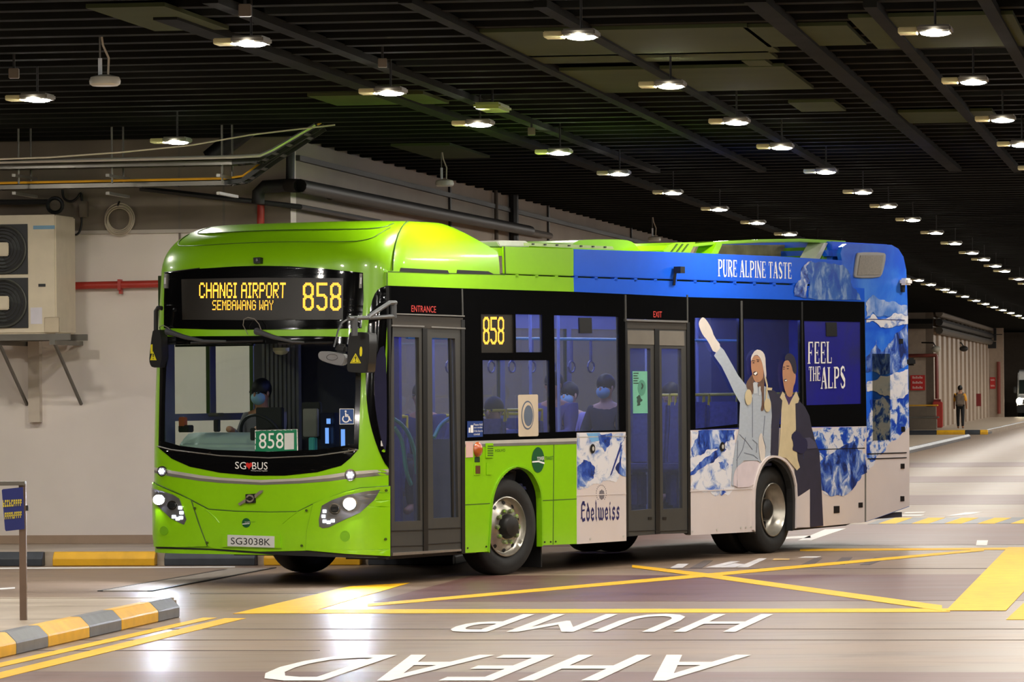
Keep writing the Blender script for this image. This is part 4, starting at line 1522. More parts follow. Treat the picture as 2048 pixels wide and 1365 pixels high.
cm.cbox((c0[0], -0.05, c0[1] + 0.03), (0.16, 0.1, 0.08), (1, 0, 0))
cm.build('rear_camera', M_WHT, BUS, bevel=0.02)
side('camera_arm', [[(1800, 566), (1806, 566), (1805, 585), (1801, 584)]], M_TRIMB, -0.03, 0.0)
cm = MB()
c0 = S(1817, 724)
cm.cbox((c0[0] + 0.06, 0.05, c0[1]), (0.26, 0.12, 0.09), (1, 0, 0))
cm.build('rear_lamp', M_TRIMB, BUS, bevel=0.02)
cm = MB()
c0 = S(1346, 548)
cm.tube([(c0[0], -0.01, c0[1] - 0.12), (c0[0], -0.03, c0[1] + 0.02)], 0.014, 8)
cm.cbox((c0[0] + 0.03, -0.06, c0[1] + 0.04), (0.1, 0.08, 0.07), (1, 0, 0))
cm.build('side_camera', M_TRIMB, BUS)

# serif capitals for the slogans
v_ = 0.24
t_ = 0.09
SF = {'P': [([(.2, 0), (.2, 1)], v_), ([(.2, .97), (.62, .95), (.82, .84), (.82, .62), (.62, .5), (.2, .48)], [.08, .1, .24, .24, .1, .08]), ([(0, .02), (.45, .02)], .05), ([(0, .98), (.3, .98)], .05)],
      'U': [([(.18, 1), (.18, .25), (.3, .05), (.52, .02), (.74, .1), (.84, .28), (.84, 1)], [.24, .24, .2, .1, .1, .1, .1]), ([(0, .98), (.38, .98)], .05), ([(.7, .98), (1, .98)], .05)],
      'R': [([(.2, 0), (.2, 1)], v_), ([(.2, .97), (.6, .95), (.78, .84), (.78, .66), (.6, .54), (.2, .52)], [.08, .1, .22, .22, .1, .08]), ([(.5, .52), (.9, .0)], .24), ([(0, .02), (.42, .02)], .05), ([(0, .98), (.3, .98)], .05)],
      'E': [([(.22, 0), (.22, 1)], v_), ([(.1, .97), (.85, .97)], .06), ([(.1, .03), (.88, .03)], .06), ([(.2, .5), (.66, .5)], .06), ([(.84, .98), (.84, .78)], .07), ([(.86, .02), (.86, .24)], .07), ([(.66, .62), (.66, .38)], .06)],
      'A': [([(.48, 1), (.84, 0)], .26), ([(.46, .98), (.14, 0)], .09), ([(.26, .34), (.68, .34)], .06), ([(0, .02), (.3, .02)], .05), ([(.64, .02), (1, .02)], .05)],
      'L': [([(.22, 0), (.22, 1)], v_), ([(.08, .03), (.88, .03)], .06), ([(.86, .02), (.86, .28)], .07), ([(0, .98), (.44, .98)], .05)],
      'I': [([(.5, 0), (.5, 1)], .5), ([(.05, .02), (.95, .02)], .05), ([(.05, .98), (.95, .98)], .05)],
      'N': [([(.14, 0), (.14, 1)], .09), ([(.14, 1), (.84, 0)], .24), ([(.86, 0), (.86, 1)], .09), ([(0, .02), (.3, .02)], .05), ([(.7, .98), (1, .98)], .05)],
      'T': [([(.5, 0), (.5, 1)], v_), ([(.05, .97), (.95, .97)], .06), ([(.07, .98), (.07, .76)], .07), ([(.93, .98), (.93, .76)], .07), ([(.3, .02), (.7, .02)], .05)],
      'S': [([(.82, .78), (.7, .94), (.45, .98), (.2, .86), (.2, .68), (.5, .52), (.8, .34), (.8, .14), (.55, .02), (.3, .04), (.14, .22)], [.1, .1, .12, .22, .24, .26, .24, .22, .12, .1, .1])],
      'F': [([(.22, 0), (.22, 1)], v_), ([(.1, .97), (.88, .97)], .06), ([(.2, .5), (.66, .5)], .06), ([(.86, .98), (.86, .74)], .07), ([(.66, .62), (.66, .38)], .06), ([(0, .02), (.46, .02)], .05)],
      'H': [([(.18, 0), (.18, 1)], .22), ([(.82, 0), (.82, 1)], .22), ([(.2, .5), (.8, .5)], .06), ([(0, .02), (.36, .02)], .05), ([(.64, .02), (1, .02)], .05)]}
WS_ = {'I': 0.34, '*': 0.78, ' ': 0.34, 'A': 0.86}
side_text('slogan_lettering', '', [(1435, 553), (1583, 558), (1583, 526), (1435, 519)], M_WHT, 0.0065, tris=glyph_line('PURE ALPINE TASTE', SF, WS_, 0.06), label='white PURE ALPINE TASTE serif lettering')

# ---- window band with its panes
def pane(name, q, m, y=0.012, parent=BUS):
    mb = MB()
    P = SL(q)
    mb.add([(a, y, b) for a, b in P], [tuple(range(len(P)))])
    return mb.build(name, m, parent)


def rr(x0, y0, x1, y1, x2=None, y2=None, x3=None, y3=None, r=0):
    return [(x0, y0), (x1, y0 + (y1 - y1)), (x1, y1), (x0, y1)]


def quad(tl, tr, br, bl):
    return [tl, tr, br, bl]


w858 = quad((962, 628), (1027, 629), (1028, 706), (963, 706))
wup = quad((1031, 629), (1084, 630), (1085, 705), (1032, 705))
wlo = quad((965, 721), (1098, 721), (1100, 865), (967, 869))
w2 = quad((1108, 631), (1237, 634), (1240, 860.5), (1111, 864.5))
side('window_surround', [[(925, 577), (1148, 584), (1250, 588.5), (1250.5, 864.5), (1153, 866.5), (1153, 876.5), (930, 883.5)], w858, wup, wlo, w2], M_GLOSSB, -0.001, 0.03, label='gloss black surround of the windows between the doors')
w1 = pane('side_window', wlo, G_SIDE)
pane('side_window', w2, G_SIDE)
pane('side_window', wup, G_SIDE)
nb = side('number_display', [w858], M_SCREEN, 0.012, 0.02)
for k, x in enumerate((968, 982.6, 997.2)):
    side_text('led_digit', '', [(x, 689.2), (x + 12.8, 689.4), (x + 12.8, 634), (x, 634)], E_AMB, -0.010, nb, dots_tris(dots_digit(k), 0.86))
r1 = quad((1389, 636), (1478, 637.5), (1480, 848), (1391, 858))
r2 = quad((1487, 638), (1600, 641), (1602, 848), (1489, 850))
r3 = quad((1608, 642), (1721, 644), (1722.5, 808), (1613, 811))
side('window_surround', [[(1374, 594.5), (1729, 604), (1733, 853), (1475, 856), (1379.5, 861)], r1, r2, r3], M_GLOSSB, -0.001, 0.03, label='gloss black surround of the windows behind the exit')
G_FILM = glass('blue film glass', (0.36, 0.40, 0.58), 0.05, haze=0.05)
pane('side_window', r1, G_FILM)
pane('side_window', r2, G_FILM)
M_FILM = two_tone('printed deep blue film', (30, 34, 110), (32, 32, 140), (44, 46, 96), 0.8, 0.3, 0.7)
side('printed_window', [r3], M_FILM, 0.008, 0.014)
side('window_divider', [[(1481, 602), (1484.5, 602), (1486.5, 852), (1483, 852)]], M_FRAME, -0.004, 0.0)
side('window_divider', [[(1602.5, 604), (1605, 604), (1607, 850), (1604.5, 850)]], M_TRIMB, -0.004, 0.0)
side('hinge_plate', [[(1158, 636), (1183, 636), (1184, 667), (1159, 667)]], M_TRIMB, -0.003, 0.012)
side('hinge_plate', [[(1652, 645), (1673, 645), (1674, 673), (1653, 673)]], M_TRIMB, -0.003, 0.012)
side_text('slogan_lettering', '', [(1615, 728), (1664, 727), (1664, 684), (1615, 684)], M_WHT, 0.003, tris=glyph_line('FEEL', SF, WS_, 0.06), label='white FEEL lettering on the rear window')
side_text('slogan_lettering', '', [(1617, 763), (1641, 762), (1641, 733), (1617, 734)], M_WHT, 0.003, tris=glyph_line('THE', SF, WS_, 0.06), label='white THE lettering on the rear window')
side_text('slogan_lettering', '', [(1641, 778), (1691, 776), (1691, 733), (1641, 736)], M_WHT, 0.003, tris=glyph_line('ALPS', SF, WS_, 0.06), label='white ALPS lettering on the rear window')
rs = decal('round_sticker', [[(1035, 792), (1037, 790), (1073, 789.5), (1075, 791), (1076, 871), (1074, 873), (1038, 874), (1036, 872)]], mat('beige sticker', (196, 180, 156), 0.6), 0.006)
decal('sticker_ring', [ell(1054, 831, 12.5, 29, 30)], mat('slate print', (88, 100, 118), 0.5), 0.008, rs)
decal('sticker_ring', [ell(1054, 831, 11, 26, 30)], mat('beige sticker', (196, 180, 156), 0.6), 0.0095, rs)
decal('sticker_disc', [ell(1055, 832, 9, 21, 26)], mat('slate print', (88, 100, 118), 0.5), 0.011, rs)

# ---- entrance header and doors
side('entrance_header', [[(777, 572), (925, 577), (926, 636), (778, 630)]], M_GLOSSB, -0.004, 0.04)
side('header_edge', [[(922, 578), (924.5, 578), (926, 634), (923.5, 634)]], M_FRAME, -0.008, 0.0)
side_text('entrance_lettering', 'ENTRANCE', [(822, 624), (871, 626), (871, 613), (822, 611)], E_RED, 0.0055, label='red ENTRANCE lettering')
side('header_ledge', [[(790, 627), (926, 631.5), (926, 634), (790, 629.5)]], M_STEEL, -0.02, 0.0)
M_HDR = mat('door header grey', (52, 46, 38), 0.45)
side('door_header', [[(779, 630), (930, 635), (932, 660), (781, 655)]], M_HDR, 0.0, 0.06)
side('brush_seal', [[(783, 650), (848, 652), (848, 655), (783, 653)]], M_STEEL, -0.006, 0.0)
side('brush_seal', [[(862, 653), (930, 656), (930, 659), (862, 656)]], M_STEEL, -0.006, 0.0)
gl_l = smoothpoly([(789, 674), (839, 675.5), (842, 1042), (790, 1044)], 0)
gl_r = [(865, 676), (911, 677.5), (918, 1035), (868, 1037.5)]
d1 = side('entrance_door', [[(779, 655), (848, 657), (849, 1110.5), (780, 1113)], gl_l], M_FRAME, 0.006, 0.05, label='front leaf of the entrance door')
d2 = side('entrance_door', [[(851, 657), (928, 660), (929, 1102), (852, 1110)], gl_r], M_FRAME, 0.006, 0.05, label='rear leaf of the entrance door')
pane('door_glass', gl_l, G_DOOR, 0.03, d1)
pane('door_glass', gl_r, G_DOOR, 0.03, d2)
side('door_glass_bar', [[(902.5, 677), (906, 677), (912, 1035), (908.5, 1035)]], M_TRIMB, 0.02, 0.04, d2)
for pts in ([(780, 1062), (849, 1060), (849, 1062), (780, 1064)], [(780, 1093), (849, 1091), (849, 1092.5), (780, 1094.5)]):
    side('door_rib', [pts], M_TRIMB, 0.0, 0.006, d1)
for pts in ([(852, 1058), (929, 1055), (929, 1057), (852, 1060)], [(852, 1089), (929, 1084), (929, 1085.5), (852, 1090.5)]):
    side('door_rib', [pts], M_TRIMB, 0.0, 0.006, d2)
side('door_seal', [[(845, 657), (854, 657), (856, 1108), (847, 1110)]], M_TRIMB, -0.004, 0.006)
side('door_post', [[(777, 572), (781.5, 572), (782, 1113), (777.5, 1114)]], M_TRIMB, -0.004, 0.05)
side('door_post', [[(922, 640), (929, 640), (930, 1107), (923, 1107)]], M_TRIMB, -0.004, 0.05)
side('door_sill', [[(784, 1106.5), (921, 1099), (921, 1103), (784, 1112.5)]], M_STEEL, -0.01, 0.3)
# exit
side('exit_header', [[(1250, 588.5), (1374, 594.5), (1374, 642), (1250, 638)]], M_GLOSSB, -0.004, 0.04)
for x in (1249, 1372.5):
    side('header_edge', [[(x, 590), (x + 2.5, 590), (x + 3, 644), (x + .5, 644)]], M_FRAME, -0.008, 0.0)
side_text('exit_lettering', 'EXIT', [(1306, 635), (1323, 635.5), (1323, 623.5), (1306, 623)], E_RED, 0.0055, label='red EXIT lettering')
side('header_ledge', [[(1251, 638.5), (1372, 642), (1373, 646), (1251, 642.5)]], M_STEEL, -0.02, 0.0)
side('door_header', [[(1250, 642), (1375, 645), (1376, 660), (1251, 657)]], M_HDR, 0.0, 0.06)
el_ = [(1261, 697), (1302, 697.5), (1304, 1018.5), (1263.5, 1022)]
er_ = [(1324, 697.5), (1363.5, 698), (1366, 1017), (1327.5, 1019)]
e1 = side('exit_door', [[(1252, 656), (1312, 658), (1314, 1069), (1254, 1074)], el_], M_FRAME, 0.006, 0.05, label='front leaf of the exit door')
e2 = side('exit_door', [[(1314, 658), (1375, 660), (1378, 1067), (1316, 1069)], er_], M_FRAME, 0.006, 0.05, label='rear leaf of the exit door')
pane('door_glass', el_, G_DOOR, 0.03, e1)
pane('door_glass', er_, G_DOOR, 0.03, e2)
M_BR = mat('brush strip grey', (104, 98, 88), 0.7)
side('door_top_panel', [[(1255, 661), (1308, 662), (1308.5, 690), (1255.5, 689)]], M_BR, 0.0, 0.006, e1)
side('door_top_panel', [[(1316.5, 662), (1368, 663), (1369, 692), (1317, 691)]], M_BR, 0.0, 0.006, e2)
side('door_seal', [[(1309, 658), (1318, 658), (1320, 1068), (1311, 1069)]], M_TRIMB, -0.004, 0.006)
for x in (1297, 1326):
    side('finger_pull', [[(x, 1035), (x + 7, 1034.6), (x + 7, 1040), (x, 1040.4)]], M_TRIMB, 0.0, 0.006, e1 if x < 1310 else e2)
for e_, a, b in ((e1, 1254, 1313), (e2, 1317, 1377)):
    side('door_rib', [[(a, 1063), (b, 1060.5), (b, 1062), (a, 1064.5)]], M_TRIMB, 0.0, 0.006, e_)
side('door_post', [[(1250, 642), (1254, 642), (1257, 1073), (1252.5, 1075)]], M_TRIMB, -0.004, 0.05)
side('door_post', [[(1373, 645), (1379, 645), (1381, 1071), (1376, 1068)]], M_TRIMB, -0.004, 0.05)
po = side('door_poster', [[(1269.5, 743), (1298.5, 743), (1299.5, 827), (1270.5, 827.5)]], mat('pale green poster', (110, 176, 150), 0.5), 0.024, 0.027, e1)
decal('poster_print', [ell(1287.5, 776, 8, 16, 20)], mat('faded green print', (80, 140, 118), 0.5), -0.0225, po)
decal('poster_print', [fract([(1277, 795), (1282, 790), (1289, 800), (1285, 810), (1278, 812)], 0.25, 2), fract([(1286, 766), (1291, 772), (1287, 780)], 0.2, 2)], mat('dark print', (46, 70, 60), 0.5), -0.0215, po)
decal('poster_lines', [[(1271, 746 + 5 * k), (1281 - 2 * (k % 2), 746 + 5 * k), (1281 - 2 * (k % 2), 748 + 5 * k), (1271, 748 + 5 * k)] for k in range(5)], mat('dark print', (46, 70, 60), 0.5), -0.0225, po)

# ---- printed figures of the advert
c5 = lambda L: [(1380 + a / 4.55, 580 + b / 4.55) for a, b in L]
c6 = lambda L: [(1440 + a / 3.25, 660 + b / 3.25) for a, b in L]
M_COATL = mat('printed pale blue coat', (164, 172, 182), 0.5, var=0.05, scale=12, stretch=(1, 1, 3))
M_MITT = mat('printed cream mitten', (206, 196, 186), 0.5)
M_SKIN = mat('printed tanned skin', (176, 128, 96), 0.5)
M_HAIRB = mat('printed brown hair', (98, 72, 58), 0.5, var=0.2, scale=20)
M_NAVYC = mat('printed navy coat', (42, 40, 58), 0.5, var=0.15, scale=8)
M_CREAMS = mat('printed cream fleece', (196, 180, 144), 0.5, var=0.06, scale=10)
M_LINE = mat('printed fold line', (104, 110, 124), 0.5)
o = 0.010
FIG = decal('printed_figures', [c6([(125, 480), (150, 400), (165, 350), (200, 335), (240, 345), (300, 375), (326, 440), (332, 560), (326, 660), (322, 840), (296, 850), (262, 866), (240, 850), (150, 850), (105, 900), (85, 960), (82, 1020), (70, 1010), (75, 900), (95, 760), (118, 660), (122, 560)])], M_COATL, o, label='woman in pale ski clothes and man in navy coat printed on the wrap')
decal('print_sleeve', [c5([(262, 512), (300, 550), (380, 690), (430, 780), (495, 862), (520, 960), (450, 1035), (390, 930), (335, 810), (280, 700), (210, 600)])], M_COATL, o + .002, FIG)
decal('print_mitten', [smoothpoly(c5([(68, 300), (88, 262), (110, 248), (140, 275), (185, 350), (210, 430), (278, 515), (215, 592), (150, 460), (110, 420), (75, 345)]), 1)], M_MITT, o + .004, FIG)
decal('print_hair', [smoothpoly(c5([(540, 790), (565, 760), (575, 830), (565, 940), (550, 965), (510, 900), (498, 850)]), 1), smoothpoly(c5([(645, 740), (668, 800), (662, 960), (668, 1095), (630, 1108), (648, 1030), (640, 900), (600, 880), (625, 820)]), 1)], M_HAIRB, o + .004, FIG)
decal('print_face', [smoothpoly(c5([(542, 665), (555, 612), (600, 592), (640, 640), (655, 700), (658, 790), (632, 835), (590, 848), (566, 815), (548, 740)]), 1)], M_SKIN, o + .006, FIG)
decal('print_hat', [smoothpoly(c5([(543, 660), (541, 610), (585, 542), (640, 552), (672, 600), (676, 700), (684, 790), (668, 810), (655, 720), (640, 650), (612, 598), (580, 592), (556, 616)]), 1)], M_MITT, o + .008, FIG)
decal('print_features', [c5(ell(565, 665, 9, 6, 8)), c5(ell(606, 652, 10, 6, 8)), c5([(548, 640), (578, 645), (578, 650), (550, 650)]), c5([(592, 632), (620, 636), (620, 642), (594, 640)]), c5(ell(582, 762, 22, 20, 14))], mat('printed dark features', (70, 44, 38), 0.5), o + .008, FIG)
decal('print_teeth', [c5([(564, 764), (590, 746), (598, 758), (580, 778)])], M_WHT, o + .010, FIG)
decal('print_collar', [c5([(562, 848), (598, 838), (602, 940), (570, 948)]), c5([(618, 880), (632, 880), (630, 960), (615, 960)])], mat('printed collar', (186, 190, 194), 0.5), o + .006, FIG)
decal('print_pompom', [c5(ell(518, 978, 32, 72, 20))], M_CREAMS, o + .010, FIG)
decal('print_pompom', [c5(ell(691, 1050, 31, 62, 20))], M_CREAMS, o + .010, FIG)
decal('print_braid', [strip_poly(c5([(668, 790), (688, 870), (682, 1000)]), 3.0), c5([(690, 890), (735, 893), (730, 915), (695, 915)])], M_CREAMS, o + .009, FIG)
decal('print_folds', [strip_poly(c6(p), 1.0) for p in ([(120, 680), (160, 720), (205, 780)], [(205, 440), (205, 700)], [(285, 560), (275, 690)], [(110, 720), (105, 860), (105, 1025)], [(160, 700), (140, 780), (100, 850)], [(205, 715), (235, 740), (230, 800)], [(270, 690), (290, 760), (285, 830)], [(150, 800), (210, 815), (240, 840)])], M_LINE, o + .003, FIG)
decal('print_disc', [smoothpoly(c6([(80, 960), (92, 905), (140, 862), (200, 850), (250, 862), (235, 910), (218, 960), (212, 1022), (80, 1028)]), 1)], mat('printed pale disc', (206, 192, 196), 0.5), o + .003, FIG)
decal('print_glove', [smoothpoly(c6([(242, 720), (250, 680), (264, 668), (273, 720), (288, 770), (282, 850), (258, 866), (246, 790)]), 1)], M_MITT, o + .006, FIG)
decal('print_blue_trim', [c6([(222, 790), (240, 780), (242, 835), (222, 840)])], M_MTN2, o + .005, FIG)
# man
decal('print_coat', [c6([(300, 385), (345, 395), (372, 420), (400, 395), (400, 480), (380, 600), (370, 830), (330, 825), (322, 800), (332, 560), (326, 470)]),
                     c6([(480, 400), (510, 465), (545, 500), (575, 560), (590, 640), (612, 720), (640, 800), (652, 1000), (665, 1275), (580, 1285), (578, 1035), (540, 1060), (500, 1085), (490, 1000), (480, 900), (500, 880), (486, 660), (470, 470)])], M_NAVYC, o + .003, FIG)
decal('print_pale_leg', [c6([(496, 1090), (540, 1062), (578, 1036), (578, 1285), (494, 1285)])], M_WRAPW, o + .002, FIG)
decal('print_shirt', [c6([(400, 402), (420, 430), (438, 490), (465, 440), (488, 400), (508, 450), (500, 475), (482, 480), (486, 650), (466, 680), (490, 780), (498, 850), (512, 895), (492, 915), (455, 870), (420, 832), (370, 830), (385, 680), (392, 520), (398, 460), (382, 440)])], M_CREAMS, o + .005, FIG)
decal('print_undershirt', [c6([(412, 425), (470, 425), (440, 490)])], mat('printed purple', (64, 44, 92), 0.5), o + .006, FIG)
decal('print_face', [smoothpoly(c5([(832, 690), (848, 645), (880, 636), (912, 690), (925, 755), (952, 765), (945, 840), (925, 890), (922, 965), (880, 982), (850, 915), (836, 850), (828, 760)]), 1)], M_SKIN, o + .008, FIG)
decal('print_hair', [smoothpoly(c5([(848, 650), (850, 600), (888, 572), (932, 600), (952, 660), (957, 760), (930, 768), (915, 700), (888, 645), (870, 640)]), 1)], mat('printed dark hair', (34, 30, 48), 0.5), o + .010, FIG)
decal('print_features', [c5([(832, 700), (850, 700), (848, 708), (834, 708)]), c5([(864, 690), (890, 692), (888, 700), (866, 698)]), c5(ell(840, 722, 7, 5, 8)), c5(ell(876, 718, 9, 5, 8)), c5(ell(856, 824, 16, 12, 12))], mat('printed dark features', (70, 44, 38), 0.5), o + .010, FIG)
decal('print_teeth', [c5([(845, 822), (868, 818), (864, 832), (850, 834)])], M_WHT, o + .012, FIG)
decal('print_glove', [smoothpoly(c6([(450, 690), (482, 655), (512, 670), (526, 700), (556, 712), (562, 770), (525, 812), (480, 790), (460, 782), (470, 742)]), 1)], mat('printed navy glove', (30, 28, 62), 0.5), o + .009, FIG)
decal('print_cuff', [c6([(540, 705), (575, 700), (610, 730), (622, 770), (560, 775)])], mat('printed grey cuff', (70, 68, 92), 0.5), o + .008, FIG)

# ---- shell behind the skin: floor, ceiling, far side, rear, roof
mb = MB()
mb.box((0.25, 0.8, 0.30), (11.95, W - 0.8, 0.36))
for x0, x1 in ((0.5, 2.1), (3.4, 8.0), (9.3, 11.9)):
    mb.box((x0, 0.06, 0.30), (x1, 0.8, 0.36))
    mb.box((x0, W - 0.8, 0.30), (x1, W - 0.06, 0.36))
mb.build('saloon_floor', M_IFLOOR, BUS)
mb = MB()
mb.box((0.45, 0.05, 2.70), (11.95, W - 0.05, 2.76))
mb.build('saloon_ceiling', mat('saloon ceiling', (180, 182, 190), 0.5), BUS)
mb = MB()
mb.box((2.3, 0.03, 3.14), (11.9, W - 0.02, 3.22))
mb.build('roof', M_GREEN, BUS)
holes = [(0.62, 1.24, 1.62, 2.46), (1.34, 2.02, 1.62, 2.46), (0.62, 2.02, 1.20, 1.55)] + [(2.55 + 1.5 * i, 3.95 + 1.5 * i, 1.42, 2.5) for i in range(5)]
mb = MB()
rect = lambda a, b, c, d: [(a, c), (b, c), (b, d), (a, d)]
mb.prism([rect(0.42, 11.98, 0.28, 2.96)] + [rect(*h) for h in holes], sfn, W - 0.04, W)
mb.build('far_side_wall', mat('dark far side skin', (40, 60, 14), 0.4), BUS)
mb = MB()
mb.prism([rect(0.45, 11.9, 0.36, 2.7)] + [rect(*h) for h in holes], sfn, W - 0.05, W - 0.042)
mb.build('far_side_lining', M_INT, BUS)
for h in holes:
    mb = MB()
    mb.add([(h[0], W - 0.02, h[2]), (h[1], W - 0.02, h[2]), (h[1], W - 0.02, h[3]), (h[0], W - 0.02, h[3])], [(0, 1, 2, 3)])
    mb.build('far_window', G_WIND if h[0] < 2.2 else G_SIDE, BUS)
xr = S(1817.5, 900)[0]
mb = MB()
mb.box((xr - 0.06, 0.05, 0.55), (xr, W, 3.35))
mb.build('rear_wall', M_SKY, BUS, bevel=0.02)
mb = MB()
mb.box((10.2, 0.05, 3.2), (xr - 0.12, W, 3.47))
mb.build('rear_roof_box', M_BLUE, BUS, bevel=0.1)
mb = MB()
mb.box((0.5, 0.8, 0.26), (xr - 0.3, W - 0.8, 0.32))
mb.build('underfloor', M_BLK, BUS)
mb = MB()
x0 = S(1591, 1056)[0]
mb.add([(x0, 0.02, 0.24), (x0, W, 0.24), (x0, W, 0.6), (x0, 0.02, 0.6), (xr - 0.02, 0.02, 0.5), (xr - 0.02, W, 0.5), (xr - 0.02, W, 0.7), (xr - 0.02, 0.02, 0.7), (10.3, 0.02, 0.25), (10.3, W, 0.25)],
       [(0, 1, 2, 3), (4, 5, 6, 7), (0, 3, 7, 4, 8), (1, 2, 6, 5, 9), (0, 1, 9, 8), (8, 9, 5, 4), (3, 2, 6, 7)])
mb.build('rear_underside', M_BLK, BUS)
mb = MB()
x1, x2 = S(782, 1112)[0], S(1106, 1090)[0]
mb.box((x1, 0.06, 0.24), (2.1, 0.5, 0.29))
mb.build('front_underside', M_BLK, BUS)
# saloon lights
for y in (0.42, W - 0.42):
    mb = MB()
    mb.box((0.9 if y < 1 else 2.1, y - 0.02, 2.66), (11.2, y + 0.02, 2.69))
    mb.build('blue_light_strip', E_BLUE, BUS)
mb = MB()
mb.box((2.4, WC - 0.05, 2.68), (9.8, WC + 0.05, 2.69))
mb.build('saloon_light', E_SALOON, BUS)
# engine tower, wheel boxes, seats
mb = MB()
mb.box((9.9, 1.5, 0.36), (xr - 0.08, W - 0.06, 2.7))
mb.build('engine_tower', M_INT, BUS)
for x in (2.12, 8.02):
    for y0, y1, yi in ((0.05, 0.78, 0.74), (W - 0.78, W - 0.06, W - 0.78)):
        mb = MB()
        mb.box((x, y0, 1.04), (x + 1.26, y1, 1.08))
        mb.box((x, yi, 0.36), (x + 1.26, yi + 0.04, 1.06))
        mb.build('wheel_box', M_INT, BUS)
M_SEAT = mat('blue seat moquette', (70, 76, 124), 0.8, var=0.2, scale=25)


def seat(x, y, z=0.36, rz=0, first=[None]):
    if first[0] is None:
        mb = MB()
        mb.box((-0.22, -0.22, 0.38), (0.22, 0.22, 0.47))
        mb.box((-0.10, -0.06, 0.0), (0.1, 0.06, 0.38))
        st = mb.build('seat', M_SEAT, BUS, bevel=0.03)
        mb = MB()
        mb.prism([[(0.2, 0.45), (0.27, 0.45), (0.36, 1.0), (0.34, 1.12), (0.28, 1.12)]], lambda a, b, d: (a, d, b), -0.22, 0.22)
        mb.build('backrest', M_SEAT, st, bevel=0.03)
        mb = MB()
        mb.tube([(0.33, -0.2, 1.08), (0.34, -0.2, 1.2), (0.34, 0.2, 1.2), (0.33, 0.2, 1.08)], 0.016, 6)
        mb.build('seat_handle', mat('yellow grab handle', (210, 190, 40), 0.4), st)
        first[0] = st
        r = st
    else:
        r = first[0].copy()
        COL.objects.link(r)
        for ch in first[0].children:
            c = ch.copy()
            COL.objects.link(c)
            c.parent = r
    r.location = (x, y, z)
    r.rotation_euler = (0, 0, rz)
    return r


for x in (2.55, 3.3):
    seat(x, 0.38, 0.42)
for x in (3.0, 4.0, 4.85, 6.3, 7.1):
    for y in (W - 0.36, W - 0.84):
        seat(x, y, 0.36)
for x in (6.9, 7.7, 8.5, 9.3):
    for y in (0.36, 0.84):
        seat(x, y, 0.55)
M_TEAL = mat('turquoise grab rail', (70, 160, 158), 0.35)
mb = MB()
zc = [(1.25, 0.62, 0.36), (1.25, 0.62, 2.68)]
for x, y in ((1.62, 0.75), (2.15, 0.72), (4.5, 0.8), (5.0, 0.75), (6.5, 0.75), (7.4, 1.0), (8.6, 1.0), (3.4, 1.75)):
    mb = MB()
    mb.tube([(x, y, 0.36), (x, y, 2.7)], 0.017, 8)
    mb.build('grab_pole', M_TEAL if x < 3 else mat('pale grab pole', (150, 160, 190), 0.35), BUS, smooth=True)
for pts in ([(787, 838), (803, 848), (820, 872), (831, 910), (834, 948)], [(868, 876), (880, 851), (896, 838), (913, 832)], [(789, 856), (805, 880), (812, 945), (822, 970)]):
    mb = MB()
    mb.tube([(S(a, b, 0.25)[0], 0.25, S(a, b, 0.25)[1]) for a, b in smoothpoly(pts, 2, closed=False)], 0.02, 8)
    mb.build('curved_rail', M_TEAL, BUS, smooth=True)
mb = MB()
mb.tube([(2.3, 0.95, 2.35), (9.6, 0.95, 2.35)], 0.016, 8)
mb.build('ceiling_rail', M_TEAL, BUS)
for i in range(9):
    x = 2.7 + 0.42 * i
    mb = MB()
    mb.box((x - 0.015, 0.94, 2.12), (x + 0.015, 0.96, 2.35))
    mb.tube([(x + 0.07 * math.cos(t), 0.95, 2.06 + 0.06 * math.sin(t)) for t in [2 * PI * k / 10 for k in range(10)]], 0.011, 6, closed=True)
    mb.build('hand_strap', mat('blue grey strap', (70, 76, 120), 0.5), BUS)
# lit partition behind the door, driver's cab
mb = MB()
mb.box((2.06, 0.08, 0.36), (2.10, 0.72, 1.35))
mb.build('door_partition', M_INT, BUS)
mb = MB()
mb.box((1.98, 1.15, 0.36), (2.03, W - 0.08, 2.7))
mb.build('cab_bulkhead', mat('dark cab bulkhead', (44, 42, 46), 0.7), BUS)
mb = MB()
for i in range(9):
    y = 1.98 + 0.05 * i
    mb.tube([(1.93, y, 1.2), (1.93, y, 2.55)], 0.03, 6)
tag(mb.build('cab_curtain', mat('grey curtain', (98, 96, 90), 0.8), BUS), kind='stuff')
mb = MB()
mb.box((1.1, 1.08, 0.36), (1.98, 1.12, 1.25))
mb.build('cab_door', M_INTB, BUS)
mb = MB()
mb.box((1.9, 0.80, 0.4), (1.95, 1.14, 2.7))
mb.build('blue_panel', M_INTB, BUS)
mb = MB()
mb.box((0.45, 1.15, 2.55), (1.9, W - 0.1, 2.7))
mb.build('cab_roof_liner', mat('cab roof liner', (40, 40, 44), 0.7), BUS)
M_DASH = mat('grey green dashboard', (160, 178, 172), 0.45, coat=0.2)
mb = MB()
pr = [(0.17, 1.05), (0.18, 1.18), (0.25, 1.27), (0.34, 1.31), (0.36, 1.36), (0.48, 1.43), (0.66, 1.44), (0.75, 1.36), (0.75, 0.6), (0.17, 0.6)]
mb.prism([pr], lambda a, b, d: (a + 0.14 * max(0, (abs(d - WC) / WC)) ** 3, d, b), 1.36, 2.40)
mb.build('dashboard', M_DASH, BUS, bevel=0.03, smooth=True)
mb = MB()
mb.prism([[(0.14, 0.95), (0.14, 1.06), (0.6, 1.08), (0.6, 0.5), (0.14, 0.5)]], lambda a, b, d: (a + 0.14 * max(0, (abs(d - WC) / WC)) ** 3, d, b), 0.12, 1.36)
mb.build('dashboard_shelf', mat('dark dash shelf', (40, 44, 60), 0.5), BUS, bevel=0.02)


def at_x(px, py, x):
    y, z = PXL(px, py, x)
    return Vector((x, y, z))


